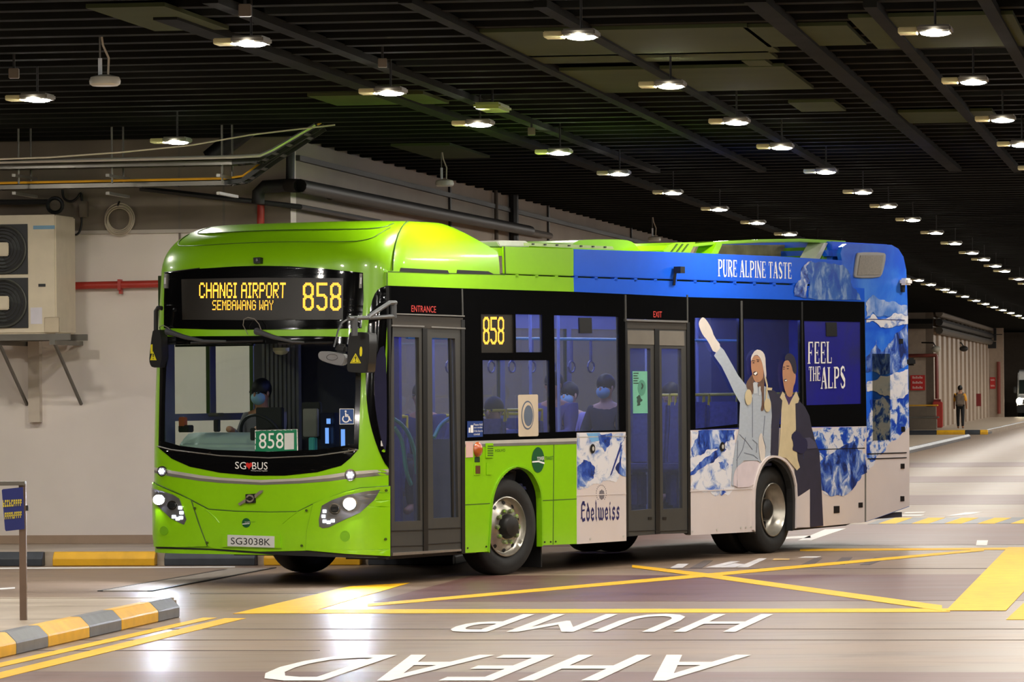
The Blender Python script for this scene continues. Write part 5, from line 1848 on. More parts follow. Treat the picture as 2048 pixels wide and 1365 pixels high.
c = at_x(522, 872, 0.78)
mb = MB()
mb.tube([c + Vector((0.10 * math.sin(t) * -1, 0.22 * math.cos(t), 0.20 * math.sin(t))) for t in [2 * PI * k / 24 for k in range(24)]], 0.016, 8, closed=True)
mb.tube([c + Vector((0, -0.2, 0)), c, c + Vector((0, 0.2, 0))], 0.014, 6)
mb.tube([c, c + Vector((-0.1, 0, -0.25))], 0.04, 8)
mb.build('steering_wheel', M_BLK, BUS, smooth=True)
for (px, py, x, sx, sy, sz, m, nm) in ((432, 830, 0.42, 0.10, 0.13, 0.035, M_FRAME, 'dash_camera'), (434, 852, 0.44, 0.06, 0.05, 0.12, M_BLK, 'dash_camera_stand'), (366, 846, 0.42, 0.06, 0.07, 0.11, mat('orange handset', (150, 78, 50), 0.5), 'handset'),
                                       (372, 858, 0.44, 0.1, 0.12, 0.07, M_BLK, 'handset_cradle'), (622, 846, 0.8, 0.05, 0.16, 0.27, mat('fare reader face', (120, 116, 110), 0.4), 'fare_reader'), (624, 842, 0.86, 0.05, 0.21, 0.36, M_BLK, 'fare_reader_case'),
                                       (626, 890, 0.8, 0.06, 0.07, 0.14, M_TEAL, 'reader_post'), (660, 872, 0.8, 0.1, 0.16, 0.44, mat('dark reader', (20, 22, 46), 0.3), 'card_machine'), (506, 869, 0.28, 0.02, 0.06, 0.12, M_BLK, 'dash_sensor'), (540, 838, 1.0, 0.05, 0.3, 0.22, M_BLK, 'instrument_hood')):
    mb = MB()
    mb.cbox(at_x(px, py, x), (sx, sy, sz), (1, 0, 0))
    mb.build(nm, m, BUS, bevel=0.008)
for (px, py, w_, h_) in ((654, 872, 0.035, 0.15), (657, 843, 0.04, 0.05), (686, 876, 0.04, 0.16)):  # glowing strips stand for blue-lit reflections by the card machine
    mb = MB()
    mb.cbox(at_x(px, py, 0.7), (0.01, w_, h_), (1, 0, 0))
    mb.build('blue_reflection', emis('glowing blue reflection', (120, 170, 255), 1.2), BUS)
mb = MB()
mb.cbox(at_x(430, 688, 0.34), (0.03, 0.9, 0.05), (1, 0, 0))
mb.build('sun_blind', M_TRIMB, BUS)
mb = MB()
mb.lathe([(0.08, 0), (0.08, -0.03), (0.05, -0.06), (0.002, -0.07)], at_x(562, 696, 0.5), (0, 0, 1), 16)
mb.build('dome_camera', mat('cream dome', (190, 186, 170), 0.4), BUS, smooth=True)

# ---- wheels
M_TYRE = mat('tyre rubber', (30, 29, 28), 0.75, var=0.2, scale=14)
M_RIM = mat('scuffed rim metal', (176, 170, 158), 0.34, metal=0.85, var=0.15, scale=10)
M_HUB = mat('dark hub', (44, 42, 40), 0.5, metal=0.4)
M_LUG = mat('lime lug pointer', (150, 212, 40), 0.4)
R_, TW = 0.478, 0.28


def tyre(nm):
    mb = MB()
    mb.lathe([(0.292, 0.03), (0.33, 0.006), (0.37, -0.012), (0.40, -0.004), (0.425, 0.0), (0.455, 0.012), (0.472, 0.03), (R_, 0.06), (R_, TW - 0.06), (0.472, TW - 0.03), (0.44, TW), (0.36, TW), (0.292, TW - 0.03)], (0, 0, 0), (0, 1, 0), 56, cap=False)
    o = mb.build(nm, M_TYRE, BUS, smooth=True, angle=0.9)
    return o


def front_wheel():
    t = tyre('wheel')
    mb = MB()
    mb.lathe([(0.292, 0.03), (0.296, 0.004), (0.286, 0.0), (0.276, 0.02), (0.262, 0.05), (0.25, 0.055), (0.21, 0.035), (0.185, 0.012), (0.12, 0.008)], (0, 0, 0), (0, 1, 0), 48, cap=False)
    mb.lathe([(0.292, 0.03), (0.285, 0.25)], (0, 0, 0), (0, 1, 0), 48, cap=False)
    mb.build('rim', M_RIM, t, smooth=True, angle=0.8)
    for k in range(10):
        a = 2 * PI * (k + 0.5) / 10
        mb = MB()
        mb.lathe([(0.021, 0), (0.021, -0.004)], (0.236 * math.cos(a), 0.046, 0.236 * math.sin(a)), (-0.5 * math.cos(a), 0.86, -0.5 * math.sin(a)), 12)
        mb.build('vent_hole', M_BLK, t)
    mb = MB()
    mb.lathe([(0.125, 0.02), (0.118, -0.03), (0.095, -0.07), (0.05, -0.085), (0.002, -0.088)], (0, 0, 0), (0, 1, 0), 28, cap=False)
    mb.build('hub', M_HUB, t, smooth=True)
    for k in range(10):
        a = 2 * PI * k / 10
        ca, sa = math.cos(a), math.sin(a)
        mb = MB()
        mb.lathe([(0.021, 0.012), (0.021, -0.022), (0.014, -0.03), (0.002, -0.031)], (0.158 * ca, 0.0, 0.158 * sa), (0, 1, 0), 8)
        mb.build('lug_nut', mat('grey green nut cap', (128, 140, 96), 0.4), t, smooth=True, angle=0.6)
        b = a + (0.16 if k % 2 else -0.16)
        mb = MB()
        mb.prism([[(0.158 * math.cos(a) + 0.02 * ca, 0.158 * math.sin(a) + 0.02 * sa), (0.168 * math.cos(b), 0.168 * math.sin(b)), (0.158 * math.cos(a) - 0.02 * ca, 0.158 * math.sin(a) - 0.02 * sa)]], sfn, -0.026, -0.016)
        mb.build('nut_pointer', M_LUG, t)
    return t


def rear_wheel():
    t = tyre('wheel')
    mb = MB()
    mb.lathe([(0.292, 0.03), (0.296, 0.004), (0.286, 0.0), (0.274, 0.03), (0.255, 0.05), (0.25, 0.13), (0.215, 0.16), (0.12, 0.17), (0.002, 0.172)], (0, 0, 0), (0, 1, 0), 48, cap=False)
    mb.build('rim', M_RIM, t, smooth=True, angle=0.8)
    for k in range(8):
        a = 2 * PI * (k + 0.5) / 8
        mb = MB()
        mb.lathe([(0.03, 0.16), (0.03, 0.15)], (0.2 * math.cos(a), 0, 0.2 * math.sin(a)), (0, 1, 0), 10)
        mb.build('vent_hole', M_BLK, t)
    mb = MB()
    mb.lathe([(0.12, 0.17), (0.115, 0.07), (0.09, 0.05), (0.002, 0.045)], (0, 0, 0), (0, 1, 0), 24, cap=False)
    mb.build('hub', M_HUB, t, smooth=True)
    for k in range(10):
        a = 2 * PI * k / 10
        mb = MB()
        mb.lathe([(0.02, 0.17), (0.02, 0.13), (0.002, 0.125)], (0.155 * math.cos(a), 0, 0.155 * math.sin(a)), (0, 1, 0), 6)
        mb.build('lug_nut', M_HUB, t)
    return t


fw = front_wheel()
fw.location = (2.75, 0.085, R_)
fw.rotation_euler = (0, 0, math.radians(-10))
rw = rear_wheel()
rw.location = (8.65, 0.10, R_)
for src, loc_, rz in ((fw, (2.75, W - 0.06, R_), PI + math.radians(-10)), (rw, (8.65, W - 0.06, R_), PI)):
    dup(src, loc_, rz)
for y in (0.42, W - 0.66):
    o = tyre('wheel')
    o.location = (8.65, y, R_)
# liners
for A_ in (ARCH_F, ARCH_R):
    pts = SL([(a, b) for a, b in smoothpoly(A_, 1, closed=False)])
    mb = MB()
    n = len(pts)
    mb.add([(a, 0.035, b) for a, b in pts] + [(a, 0.72, b) for a, b in pts], [(i, i + 1, n + i + 1, n + i) for i in range(n - 1)] + [tuple(range(n, 2 * n))])
    mb.build('wheel_arch_liner', M_BLK, BUS, smooth=True)
mb = MB()
p = S(1078, 1075, 0.12)
mb.box((p[0], 0.1, 0.05), (p[0] + 0.02, 0.45, 0.5))
mb.build('mudflap', M_BLK, BUS)

# ---- mirrors and wipers
def vp(px, py, y):
    a, b = S(px, py, y)
    return Vector((a, y, b))


arm = MB()
yM = -0.06
arm.tube([vp(791, 606, -0.03), vp(779, 606, yM), vp(738, 633, yM), vp(736, 637, yM)], 0.022, 8)
arm.tube([vp(790, 633, -0.03), vp(735, 636, yM), vp(697, 637, yM), vp(697, 634, yM)], 0.020, 8)
arm.tube([vp(787, 604, -0.03), vp(787, 636, -0.03)], 0.03, 8)
arm.tube([vp(709, 634, yM), vp(709, 672, yM)], 0.03, 8)
arm.tube([vp(698, 637, yM), vp(684, 646, yM), vp(676, 662, yM), vp(668, 694, yM)], 0.009, 6)
ARM = arm.build('mirror_arm', mat('grey arm plastic', (84, 86, 88), 0.4), BUS, smooth=True)
xm = S(718, 700, yM)[0]


def mirror(nm, poly, x0, x1, m, label=None):
    mb = MB()
    mb.prism([[PXL(a, b, x0) for a, b in poly]], lambda a, b, d: (d, a, b), x0, x1)
    o = mb.build(nm, m, BUS, bevel=0.02, smooth=True, angle=0.9)
    if label:
        o['label'] = label
    return o


M_MIR = mat('mirror housing black', (34, 34, 34), 0.35)
m1 = mirror('mirror', smoothpoly([(697, 668), (702, 664), (735, 666), (739, 672), (736, 742), (731, 747), (698, 745), (693, 740)], 1), xm, xm + 0.14, M_MIR, 'black mirror housing beside the entrance')


def flat_x(nm, polys, x, m, parent):
    mb = MB()
    for p in polys:
        mb.prism([[PXL(a, b, x) for a, b in p]], lambda a, b, d: (d, a, b), x, x + 0.0015)
    return mb.build(nm, m, parent)


M_WARN = mat('yellow warning print', (226, 214, 30), 0.4)
flat_x('warning_triangle', [[(711, 707), (722, 727), (700, 727)]], xm - 0.003, M_WARN, m1)
flat_x('triangle_inner', [[(711, 710), (719.5, 725.5), (702.5, 725.5)]], xm - 0.0045, M_BLK, m1)
flat_x('triangle_field', [[(711, 711.5), (718.2, 724.8), (703.8, 724.8)]], xm - 0.006, M_WARN, m1)
flat_x('exclamation_mark', [[(709.6, 714), (712.4, 714), (711.6, 720.5), (710.4, 720.5)], ell(711, 722.8, 1.2, 1.2, 8)], xm - 0.0075, M_BLK, m1)
flat_x('yellow_bar', [smoothpoly([(719.5, 694), (724.5, 694), (724, 713), (719, 713)], 1)], xm - 0.003, M_WARN, m1)
xw = xm + 0.03
m2 = mirror('wide_angle_mirror', smoothpoly([(636, 706), (642, 702), (684, 707), (691, 714), (688, 728), (680, 733), (646, 724), (635, 716)], 1), xw, xw + 0.07, mat('silver grey mirror housing', (128, 128, 130), 0.4), 'grey wide angle mirror in front of the windscreen')
flat_x('mirror_oval', [strip_poly(ell(664, 715, 11, 6, 24), 0.7)], xw - 0.003, M_TRIMB, m2)
mirror('mirror_bracket', [(667, 694), (676, 688), (690, 690), (690, 708), (668, 704)], xw + 0.02, xw + 0.08, M_MIR)
# far side mirror
yF = W + 0.10
xo = 0.05
m3 = mirror('mirror', smoothpoly([(304, 664), (308, 660), (322, 660), (324, 735), (304, 736), (299, 728), (298, 716)], 1), xo, xo + 0.12, M_MIR, 'black mirror housing on the far side of the nose')
flat_x('warning_triangle', [[(306, 703), (313, 721), (300, 721)]], xo - 0.003, M_WARN, m3)
flat_x('exclamation_mark', [[(305.2, 708), (307.6, 708), (307, 715), (305.8, 715)], ell(306.4, 718, 1, 1, 8)], xo - 0.005, M_BLK, m3)
flat_x('yellow_bar', [[(301, 690), (305, 689), (305, 707), (301, 708)]], xo - 0.003, M_WARN, m3)
mb = MB()
mb.tube([at_x(a, b, xo + 0.05) for a, b in ((324, 617), (316, 616), (312, 622), (312, 662))], 0.022, 8)
mb.build('mirror_arm', M_MIR, BUS, smooth=True)


def wiper(pivot, elbow, blade0, blade1, hose):
    f = lambda p, o_: FP(*Fr(*p), o_)
    mb = MB()
    mb.tube([f(pivot, 0.05), f(((pivot[0] + elbow[0]) / 2, (pivot[1] + elbow[1]) / 2 + 2), 0.07), f(elbow, 0.06), f(((blade0[0] + blade1[0]) / 2, (blade0[1] + blade1[1]) / 2 - 1), 0.05)], [0.028, 0.022, 0.014, 0.01], 8)
    mb.lathe([(0.035, 0), (0.035, 0.02)], f(pivot, 0.03), (-1, 0, 0), 14)
    a = mb.build('wiper_arm', mat('wiper grey', (70, 72, 76), 0.4), BUS, smooth=True)
    mb = MB()
    P = [f((blade0[0] + (blade1[0] - blade0[0]) * k / 8, blade0[1] + (blade1[1] - blade0[1]) * k / 8), 0.03) for k in range(9)]
    mb.tube(P, 0.012, 6)
    mb.build('wiper_blade', M_BLK, a, smooth=True)
    mb = MB()
    mb.tube([f(p, o_) for p, o_ in hose], 0.004, 6)
    mb.build('washer_hose', mat('grey hose', (130, 124, 116), 0.5), a, smooth=True)


h1 = [((327, 667), 0.02), ((328, 656), 0.05), ((336, 652), 0.06), ((346, 657), 0.06), ((349, 663), 0.05)]
h2 = [((498, 670), 0.02), ((493, 652), 0.06), ((497, 641), 0.08), ((506, 637.5), 0.09), ((518, 640), 0.08), ((526, 650), 0.07), ((529, 664), 0.05)]
wiper((342, 664), (415, 684), (386, 687), (529, 683), h1)
wiper((519, 664), (592, 685), (560, 688), (668, 686), h2)

# ---- roof gear
def ry(nm, loops, y0, y1, m, bevel=0.0):
    mb = MB()
    mb.prism([[S(a, b, y0) for a, b in L] for L in loops], sfn, y0, y1)
    return mb.build(nm, m, BUS, bevel=bevel)


ry('roof_vent_light', [[(994, 483), (1002, 481), (1052, 482), (1062, 489), (1060, 494), (1000, 493)]], 0.35, 0.9, mat('white roof cover', (226, 226, 214), 0.4), 0.008)
ry('roof_rail', [[(1056, 486), (1225, 493), (1228, 499), (1056, 492)]], 0.15, 0.2, mat('pale green rail', (186, 204, 140), 0.4))
for k in range(7):
    x = 1065 + 24 * k
    ry('rail_clip', [[(x, 487 + k), (x + 4, 487 + k), (x + 4, 490 + k), (x, 490 + k)]], 0.14, 0.15, M_TRIMB)
ry('roof_pod', [smoothpoly([(1144, 492), (1152, 482), (1175, 479.5), (1240, 479), (1262, 482), (1272, 490), (1284, 508), (1144, 508)], 1)], 0.5, 2.0, M_GREEN, 0.02)
ry('cradle_rail', [[(1385, 488), (1440, 483), (1520, 479), (1600, 477.5), (1692, 482), (1692, 488), (1600, 484), (1520, 485), (1440, 489), (1388, 494)]], 0.22, 0.5, M_GREEN, 0.006)
ry('cradle_end', [[(1326, 502), (1336, 491), (1352, 485.5), (1392, 484.5), (1380, 508), (1328, 506)]], 0.2, 2.2, M_GREEN, 0.006)
for k in range(3):
    x = 1345 + 11 * k
    ry('cradle_louvre', [[(x + 9, 488), (x + 12, 488), (x, 504), (x - 3, 504)]], 0.19, 0.2, M_GDARK)
ry('cradle_post', [[(1433, 486), (1446, 485), (1436, 508), (1423, 508)]], 0.2, 0.4, M_GREEN)
ry('cradle_post', [[(1648, 486), (1656, 486), (1640, 518), (1630, 518)]], 0.2, 0.4, mat('pale frame', (214, 214, 200), 0.4))
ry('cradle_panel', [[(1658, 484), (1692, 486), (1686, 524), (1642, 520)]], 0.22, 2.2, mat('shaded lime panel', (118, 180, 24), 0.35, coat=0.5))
ry('cradle_core', [[(1392, 494), (1425, 490), (1640, 490), (1634, 520), (1385, 510)]], 0.75, 2.0, mat('dusty radiator core', (150, 136, 114), 0.8, var=0.3, scale=5, bump=0.6))
ry('cradle_rail', [[(1388, 492), (1520, 484), (1690, 488), (1690, 492), (1520, 489), (1388, 497)]], 2.1, 2.2, mat('dark cradle rail', (40, 42, 30), 0.6))

# ================================================================== PEOPLE
def skin_mesh(name, V, E, m, parent=None, sub=2, root=0):
    me = bpy.data.meshes.new('tmp_skin')
    me.from_pydata([v[0] for v in V], E, [])
    ob = bpy.data.objects.new('tmp_skin', me)
    COL.objects.link(ob)
    md = ob.modifiers.new('s', 'SKIN')
    for i, v in enumerate(V):
        r = v[1]
        me.skin_vertices[0].data[i].radius = (r, r) if isinstance(r, (int, float)) else r
        me.skin_vertices[0].data[i].use_root = (i == root)
    ob.modifiers.new('u', 'SUBSURF').levels = sub
    dg = bpy.context.evaluated_depsgraph_get()
    m2 = bpy.data.meshes.new_from_object(ob.evaluated_get(dg))
    bpy.data.objects.remove(ob)
    for p in m2.polygons:
        p.use_smooth = True
    m2.name = name
    m2.materials.clear()
    m2.materials.append(m)
    o = bpy.data.objects.new(name, m2)
    COL.objects.link(o)
    if parent:
        o.parent = parent
    return o


BODY_E = [('pel', 'bel'), ('bel', 'che'), ('che', 'nek'), ('nek', 'hd0'), ('hd0', 'hd1'), ('hd1', 'hd2')] + [(a % s, b % s) for s in 'LR' for a, b in
          (('che', 'sh%s'), ('sh%s', 'el%s'), ('el%s', 'wr%s'), ('wr%s', 'ha%s'), ('pel', 'hi%s'), ('hi%s', 'kn%s'), ('kn%s', 'an%s'), ('an%s', 'to%s')) for a, b in ((a if '%' in a else a + '%.0s', b),)]


def person(label, origin, rz, J, skin, shirt, trousers, hair, long_sleeve=True, group=None, hairc=None, shoe=None, mask=None, glasses=False, hood=None):
    """J: joint -> (position, radius); the figure faces -X in its own frame, its base at the origin."""
    keys = list(J)
    V = [J[k] for k in keys]
    E_ = [(keys.index(a), keys.index(b)) for a, b in BODY_E]
    r = empty('person', origin, rz, label, 'person', group)
    skin_mesh('body', V, E_, skin, r)
    def wear(nm, ks, m, grow):
        vv = [(J[k][0], J[k][1] + grow) for k in ks]
        ee = [(ks.index(a), ks.index(b)) for a, b in BODY_E if a in ks and b in ks]
        return skin_mesh(nm, vv, ee, m, r)
    arms = ['shL', 'shR', 'elL', 'elR'] + (['wrL', 'wrR'] if long_sleeve else [])
    wear('shirt', ['pel', 'bel', 'che'] + arms, shirt, 0.014)
    wear('trousers', ['pel', 'hiL', 'hiR', 'knL', 'knR', 'anL', 'anR'], trousers, 0.012)
    h = Vector(J['hd1'][0])
    mb = MB()
    mb.sphere(h + Vector((0.022, 0, 0.035)), 0.112, 18, 12, (0.98, 0.88, 1.0))
    mb.v = [(max(x, h.x - 0.085), y, max(z, h.z - 0.06 + 0.5 * max(0, h.x - 0.0 - x))) for x, y, z in mb.v]
    mb.build('hair', hair, r, smooth=True)
    for s in (-1, 1):
        mb = MB()
        mb.sphere(h + Vector((0.0, 0.088 * s, -0.01)), 0.028, 10, 6, (0.7, 0.35, 1.1))
        mb.build('ear', skin, r, smooth=True)
        mb = MB()
        mb.sphere(h + Vector((-0.088, 0.034 * s, 0.005)), 0.013, 8, 6)
        mb.build('eye', M_TRIMB, r, smooth=True)
    mb = MB()
    mb.sphere(h + Vector((-0.100, 0, -0.022)), 0.018, 8, 6, (1, 0.8, 1.5))
    mb.build('nose', skin, r, smooth=True)
    mb = MB()
    mb.sphere(h + Vector((-0.088, 0, -0.062)), 0.018, 8, 6, (0.5, 1.3, 0.35))
    mb.build('mouth', mat('lip tone', (140, 84, 72), 0.6), r, smooth=True)
    if mask:
        mb = MB()
        mb.sphere(h + Vector((-0.035, 0, -0.05)), 0.08, 18, 12, (1.0, 0.95, 0.9))
        mb.v = [(min(x, h.x - 0.03), y, z) for x, y, z in mb.v]
        mb.build('face_mask', mask, r, smooth=True)
    if glasses:
        mb = MB()
        for s in (-1, 1):
            mb.tube([h + Vector((-0.105, 0.036 * s + 0.026 * math.cos(t), 0.008 + 0.018 * math.sin(t))) for t in [2 * PI * k / 12 for k in range(12)]], 0.003, 5, closed=True)
            mb.tube([h + Vector((-0.1, 0.06 * s, 0.01)), h + Vector((0.0, 0.092 * s, 0.01))], 0.003, 5)
        mb.build('glasses', M_DARK, r)
    return r


def seated(arm=0):
    J = {'pel': ((0, 0, .53), .125), 'bel': ((0.01, 0, .70), .125), 'che': ((0.0, 0, .90), .135), 'nek': ((-.01, 0, 1.06), .055), 'hd0': ((-.03, 0, 1.13), .072), 'hd1': ((-.035, 0, 1.22), .098), 'hd2': ((-.015, 0, 1.30), .07)}
    for s, y in (('L', 1), ('R', -1)):
        J.update({'sh' + s: ((0, .18 * y, .97), .066), 'el' + s: ((-.09, .23 * y, .72), .048), 'wr' + s: ((-.30, .17 * y, .68 + arm), .034), 'ha' + s: ((-.38, .16 * y, .69 + arm), .036),
                  'hi' + s: ((-.02, .09 * y, .51), .092), 'kn' + s: ((-.43, .11 * y, .50), .068), 'an' + s: ((-.42, .11 * y, .09), .046), 'to' + s: ((-.56, .12 * y, .045), .042)})
    return J


def wl(x, y, z):
    return BO + EX * x + EY * y + Vector((0, 0, z))


SK1 = mat('skin medium', (176, 128, 98), 0.55)
SK2 = mat('skin light', (206, 164, 134), 0.55)
HB = mat('black hair', (22, 20, 20), 0.55, var=0.2, scale=30)
TR = mat('dark trousers', (34, 36, 46), 0.8)
M_MASK = mat('pale blue face mask', (150, 196, 214), 0.7)


def sit_at(px, py, ylane, label, skin, shirt, mask=None, x=None, rz=0.0, **k):
    """seated figure whose head is seen at the pixel, in the given lane across the bus."""
    if x is None:
        a, b = S(px, py, ylane)
        hx, hy, hz = a, ylane, b
    else:
        hy, hz = PXL(px, py, x)
        hx = x
    return person(label, wl(hx + 0.035, hy, hz - 1.22), BUS_ROT + rz, seated(k.pop('arm', 0)), skin, shirt, TR, HB, mask=mask, **k)


sit_at(521, 786, 0, 'bus driver in grey shirt, glasses and pale blue face mask behind the windscreen', SK1, mat('grey uniform shirt', (110, 108, 112), 0.8), M_MASK, x=1.42, glasses=True, arm=0.18)
sit_at(986, 822, 0.36, 'passenger with dark hair against the window behind the entrance', SK2, mat('blue passenger shirt', (60, 84, 170), 0.8))
sit_at(1137, 790, 1.55, 'passenger in pale top seated by the far windows, left pane beside the exit', SK2, mat('lilac top', (150, 140, 190), 0.8), M_MASK)
sit_at(1210, 775, 0.80, 'passenger in dark hooded top with face mask just ahead of the exit door', SK2, mat('dark hooded top', (44, 44, 56), 0.85), M_MASK)
sit_at(1340, 790, 1.5, 'passenger in pale shirt seen through the rear leaf of the exit door', SK2, mat('pale shirt', (170, 176, 200), 0.8))
sit_at(842, 792, 1.65, 'passenger in dark top seen through the front leaf of the entrance door', SK1, mat('dark blue top', (40, 44, 90), 0.8))
sit_at(1106, 770, 0.9, 'passenger behind the pillar between the two panes ahead of the exit', SK1, mat('violet grey top', (96, 88, 130), 0.8))

# pedestrian far behind the bus
pf = at_z(1921, 858.5, 0.15)
hh = (hs(pf)[0] * 0 + (CAMH - 0.15) * 0) + 1.72
J = {'pel': ((0, 0, .95), .115), 'bel': ((0, 0, 1.1), .11), 'che': ((0, 0, 1.32), .13), 'nek': ((0, 0, 1.47), .052), 'hd0': ((-.01, 0, 1.53), .07), 'hd1': ((-.015, 0, 1.62), .096), 'hd2': ((0, 0, 1.69), .07)}
for s, y, st in (('L', 1, .10), ('R', -1, -.12)):
    J.update({'sh' + s: ((0, .18 * y, 1.38), .064), 'el' + s: ((st * .5, .24 * y, 1.10), .046), 'wr' + s: ((st * .5 - .1, .25 * y, .88), .034), 'ha' + s: ((st * .5 - .12, .25 * y, .80), .036),
              'hi' + s: ((0, .09 * y, .92), .088), 'kn' + s: ((st - .03, .1 * y, .50), .062), 'an' + s: ((st * 1.6 + .02, .1 * y, .09), .044), 'to' + s: ((st * 1.6 - .12, .11 * y, .045), .042)})
sc = (hs(pf)[0] / FPX) * 87 / 1.76
ped = person('pedestrian in yellow shirt with grey backpack walking away on the far pavement', pf, PI * 1.5 - HA, J, SK1, mat('amber yellow shirt', (226, 160, 50), 0.8), mat('black trousers', (20, 20, 24), 0.8), HB, long_sleeve=False)
ped.scale = (sc, sc, sc)
mb = MB()
mb.box((0.10, -0.17, 0.92), (0.30, 0.17, 1.42))
mb.build('backpack', mat('grey backpack', (112, 98, 86), 0.8, var=0.3, scale=8), ped, bevel=0.06)
for y in (-0.12, 0.12):
    mb = MB()
    mb.tube([(0.14, y, 1.40), (0.0, y, 1.46), (-0.13, y, 1.38), (-0.14, y, 1.15), (0.12, y, 0.98)], 0.02, 6)
    mb.build('backpack_strap', M_DARK, ped)

# ================================================================== THINGS ON AND BEFORE THE BACK WALL
def wallD(px, py, gap=0.0):
    """point on the back wall (or that far in front of it) seen at the pixel."""
    d = ray(px, py)
    k = d.x * AV.x + d.y * AV.y
    return CAM + d * ((sW - gap) / k)


def W2(px, py, gap=0.0):
    p = wallD(px, py, gap)
    s_, t_ = hs(p)
    return t_, p.z


# outdoor air conditioner
gF = 1.25
tl, zt = W2(-62, 432, gF)
tr, _ = W2(111, 432, gF)
_, zb = W2(60, 672, gF)
AC = empty('air_conditioner', H(sW - gF, (tl + tr) / 2, zb), -HA, 'cream outdoor air conditioner with two round fans hung on the back wall', 'air conditioner')
wd, hg = tr - tl, zt - zb
mb = MB()
mb.box((-wd / 2, 0, 0.02), (wd / 2, 0.86, hg))
mb.build('casing', M_CREAM, AC, bevel=0.015)


def acl(px, py):
    t_, z_ = W2(px, py, gF)
    return t_ - (tl + tr) / 2, z_ - zb


x0, z1 = acl(-52, 450)
x1, z0 = acl(57, 656)
zm = (z0 + z1) / 2
for a, b in ((zm + 0.02, z1), (z0, zm - 0.02)):
    mb = MB()
    mb.box((x0, -0.015, a), (x1, 0.002, b))
    fo = mb.build('fan_opening', M_BLK, AC)
    cx, cz, rr_ = (acl(6, 500)[0]), (a + b) / 2, (b - a) / 2 * 0.95
    mb = MB()
    mb.tube([(cx + rr_ * math.cos(t), -0.03, cz + rr_ * math.sin(t)) for t in [2 * PI * k / 30 for k in range(30)]], 0.012, 6, closed=True)
    mb.build('fan_ring', mat('grey fan guard', (70, 70, 64), 0.5), fo)
    for q in (0.35, 0.5, 0.65, 0.8, 0.92):
        mb = MB()
        mb.tube([(cx + rr_ * q * math.cos(t), -0.045, cz + rr_ * q * math.sin(t)) for t in [2 * PI * k / 30 for k in range(30)]], 0.004, 4, closed=True)
        mb.build('guard_ring', mat('dark guard wire', (50, 48, 42), 0.5), fo)
    mb = MB()
    mb.box((cx - 0.075, -0.06, cz - 0.075), (cx + 0.075, -0.03, cz + 0.075))
    mb.build('guard_centre', M_CREAM, fo, bevel=0.01)
    for k in range(3):
        t = 2 * PI * k / 3 + 0.4
        mb = MB()
        mb.prism([[(cx + 0.06 * math.cos(t), cz + 0.06 * math.sin(t)), (cx + rr_ * .85 * math.cos(t - .5), cz + rr_ * .85 * math.sin(t - .5)), (cx + rr_ * .85 * math.cos(t + .4), cz + rr_ * .85 * math.sin(t + .4))]], lambda u, v, d: (u, d, v), -0.022, -0.018)
        mb.build('fan_blade', mat('dark fan blade', (40, 42, 40), 0.4), fo)
mb = MB()
a, b = acl(88, 455)
mb.box((a - 0.12, -0.003, b - 0.02), (a + 0.12, 0, b + 0.02))
mb.build('blue_badge', mat('pale blue badge', (110, 150, 176), 0.5), AC)
a, b = acl(84, 571)
mb = MB()
mb.box((a - 0.04, -0.004, b - 0.016), (a + 0.04, 0, b + 0.016))
mb.build('handle_slot', M_TRIMB, AC)
a, b = acl(72, 632)
mb = MB()
mb.box((a - 0.06, -0.003, b - 0.09), (a + 0.07, 0, b + 0.09))
mb.build('rating_label', mat('pale label', (206, 200, 206), 0.5), AC)
a, b = acl(105, 660)
mb = MB()
mb.box((a - 0.09, -0.012, 0.03), (a + 0.08, 0, 0.2))
mb.build('valve_cover', mat('cream cover', (188, 172, 146), 0.5), AC, bevel=0.01)
for yy in (0.05, 0.8):
    mb = MB()
    mb.box((-wd / 2 - 0.1, yy - 0.03, -0.05), (wd / 2 + 0.14, yy + 0.03, 0.02))
    mb.build('mounting_rail', M_GALV, AC)
for xx in (-wd / 2 + 0.3, wd / 2 - 0.05):
    mb = MB()
    mb.box((xx - 0.03, 0.0, -0.10), (xx + 0.03, gF, -0.05))
    mb.tube([(xx, 0.1, -0.08), (xx, gF, -0.75)], 0.022, 6)
    mb.build('bracket', M_GALV, AC)
mb = MB()
a, _b = acl(16, 700)
mb.box((a - 0.08, gF - 0.12, -0.95), (a + 0.05, gF, -0.05))
mb.build('pipe_cover', mat('pale pipe cover', (200, 186, 168), 0.5), AC)


def run(name, pts, r, m, label, cat, n=8, smooth=True):
    """a pipe or cable as one thing, origin at its first point; pts are world points."""
    o = pts[0]
    mb = MB()
    mb.tube([p - o for p in pts], r, n)
    ob = mb.build(name, m, None, smooth=smooth)
    ob.location = o
    return tag(ob, label, cat)


rp = [wallD(120, 572.5, 0.1), wallD(520, 564, 0.1), wallD(522, 402, 0.1)]
rp = [rp[0], rp[1] - BV * 0.1, rp[1] + Vector((0, 0, 0.1)), rp[2]]
RP = run('red_pipe', rp, 0.042, M_REDP, 'red painted water pipe along the back wall left of the bus', 'pipe', 12)
for px in (240, 420):
    q = wallD(px, 570, 0.1) - rp[0]
    mb = MB()
    mb.cbox(q, (0.035, 0.1, 0.12), BV)
    mb.cbox(q + Vector((0, 0, -0.075)) + AV * 0.04, (0.03, 0.08, 0.05), BV)
    mb.build('pipe_clamp', M_REDP, RP)
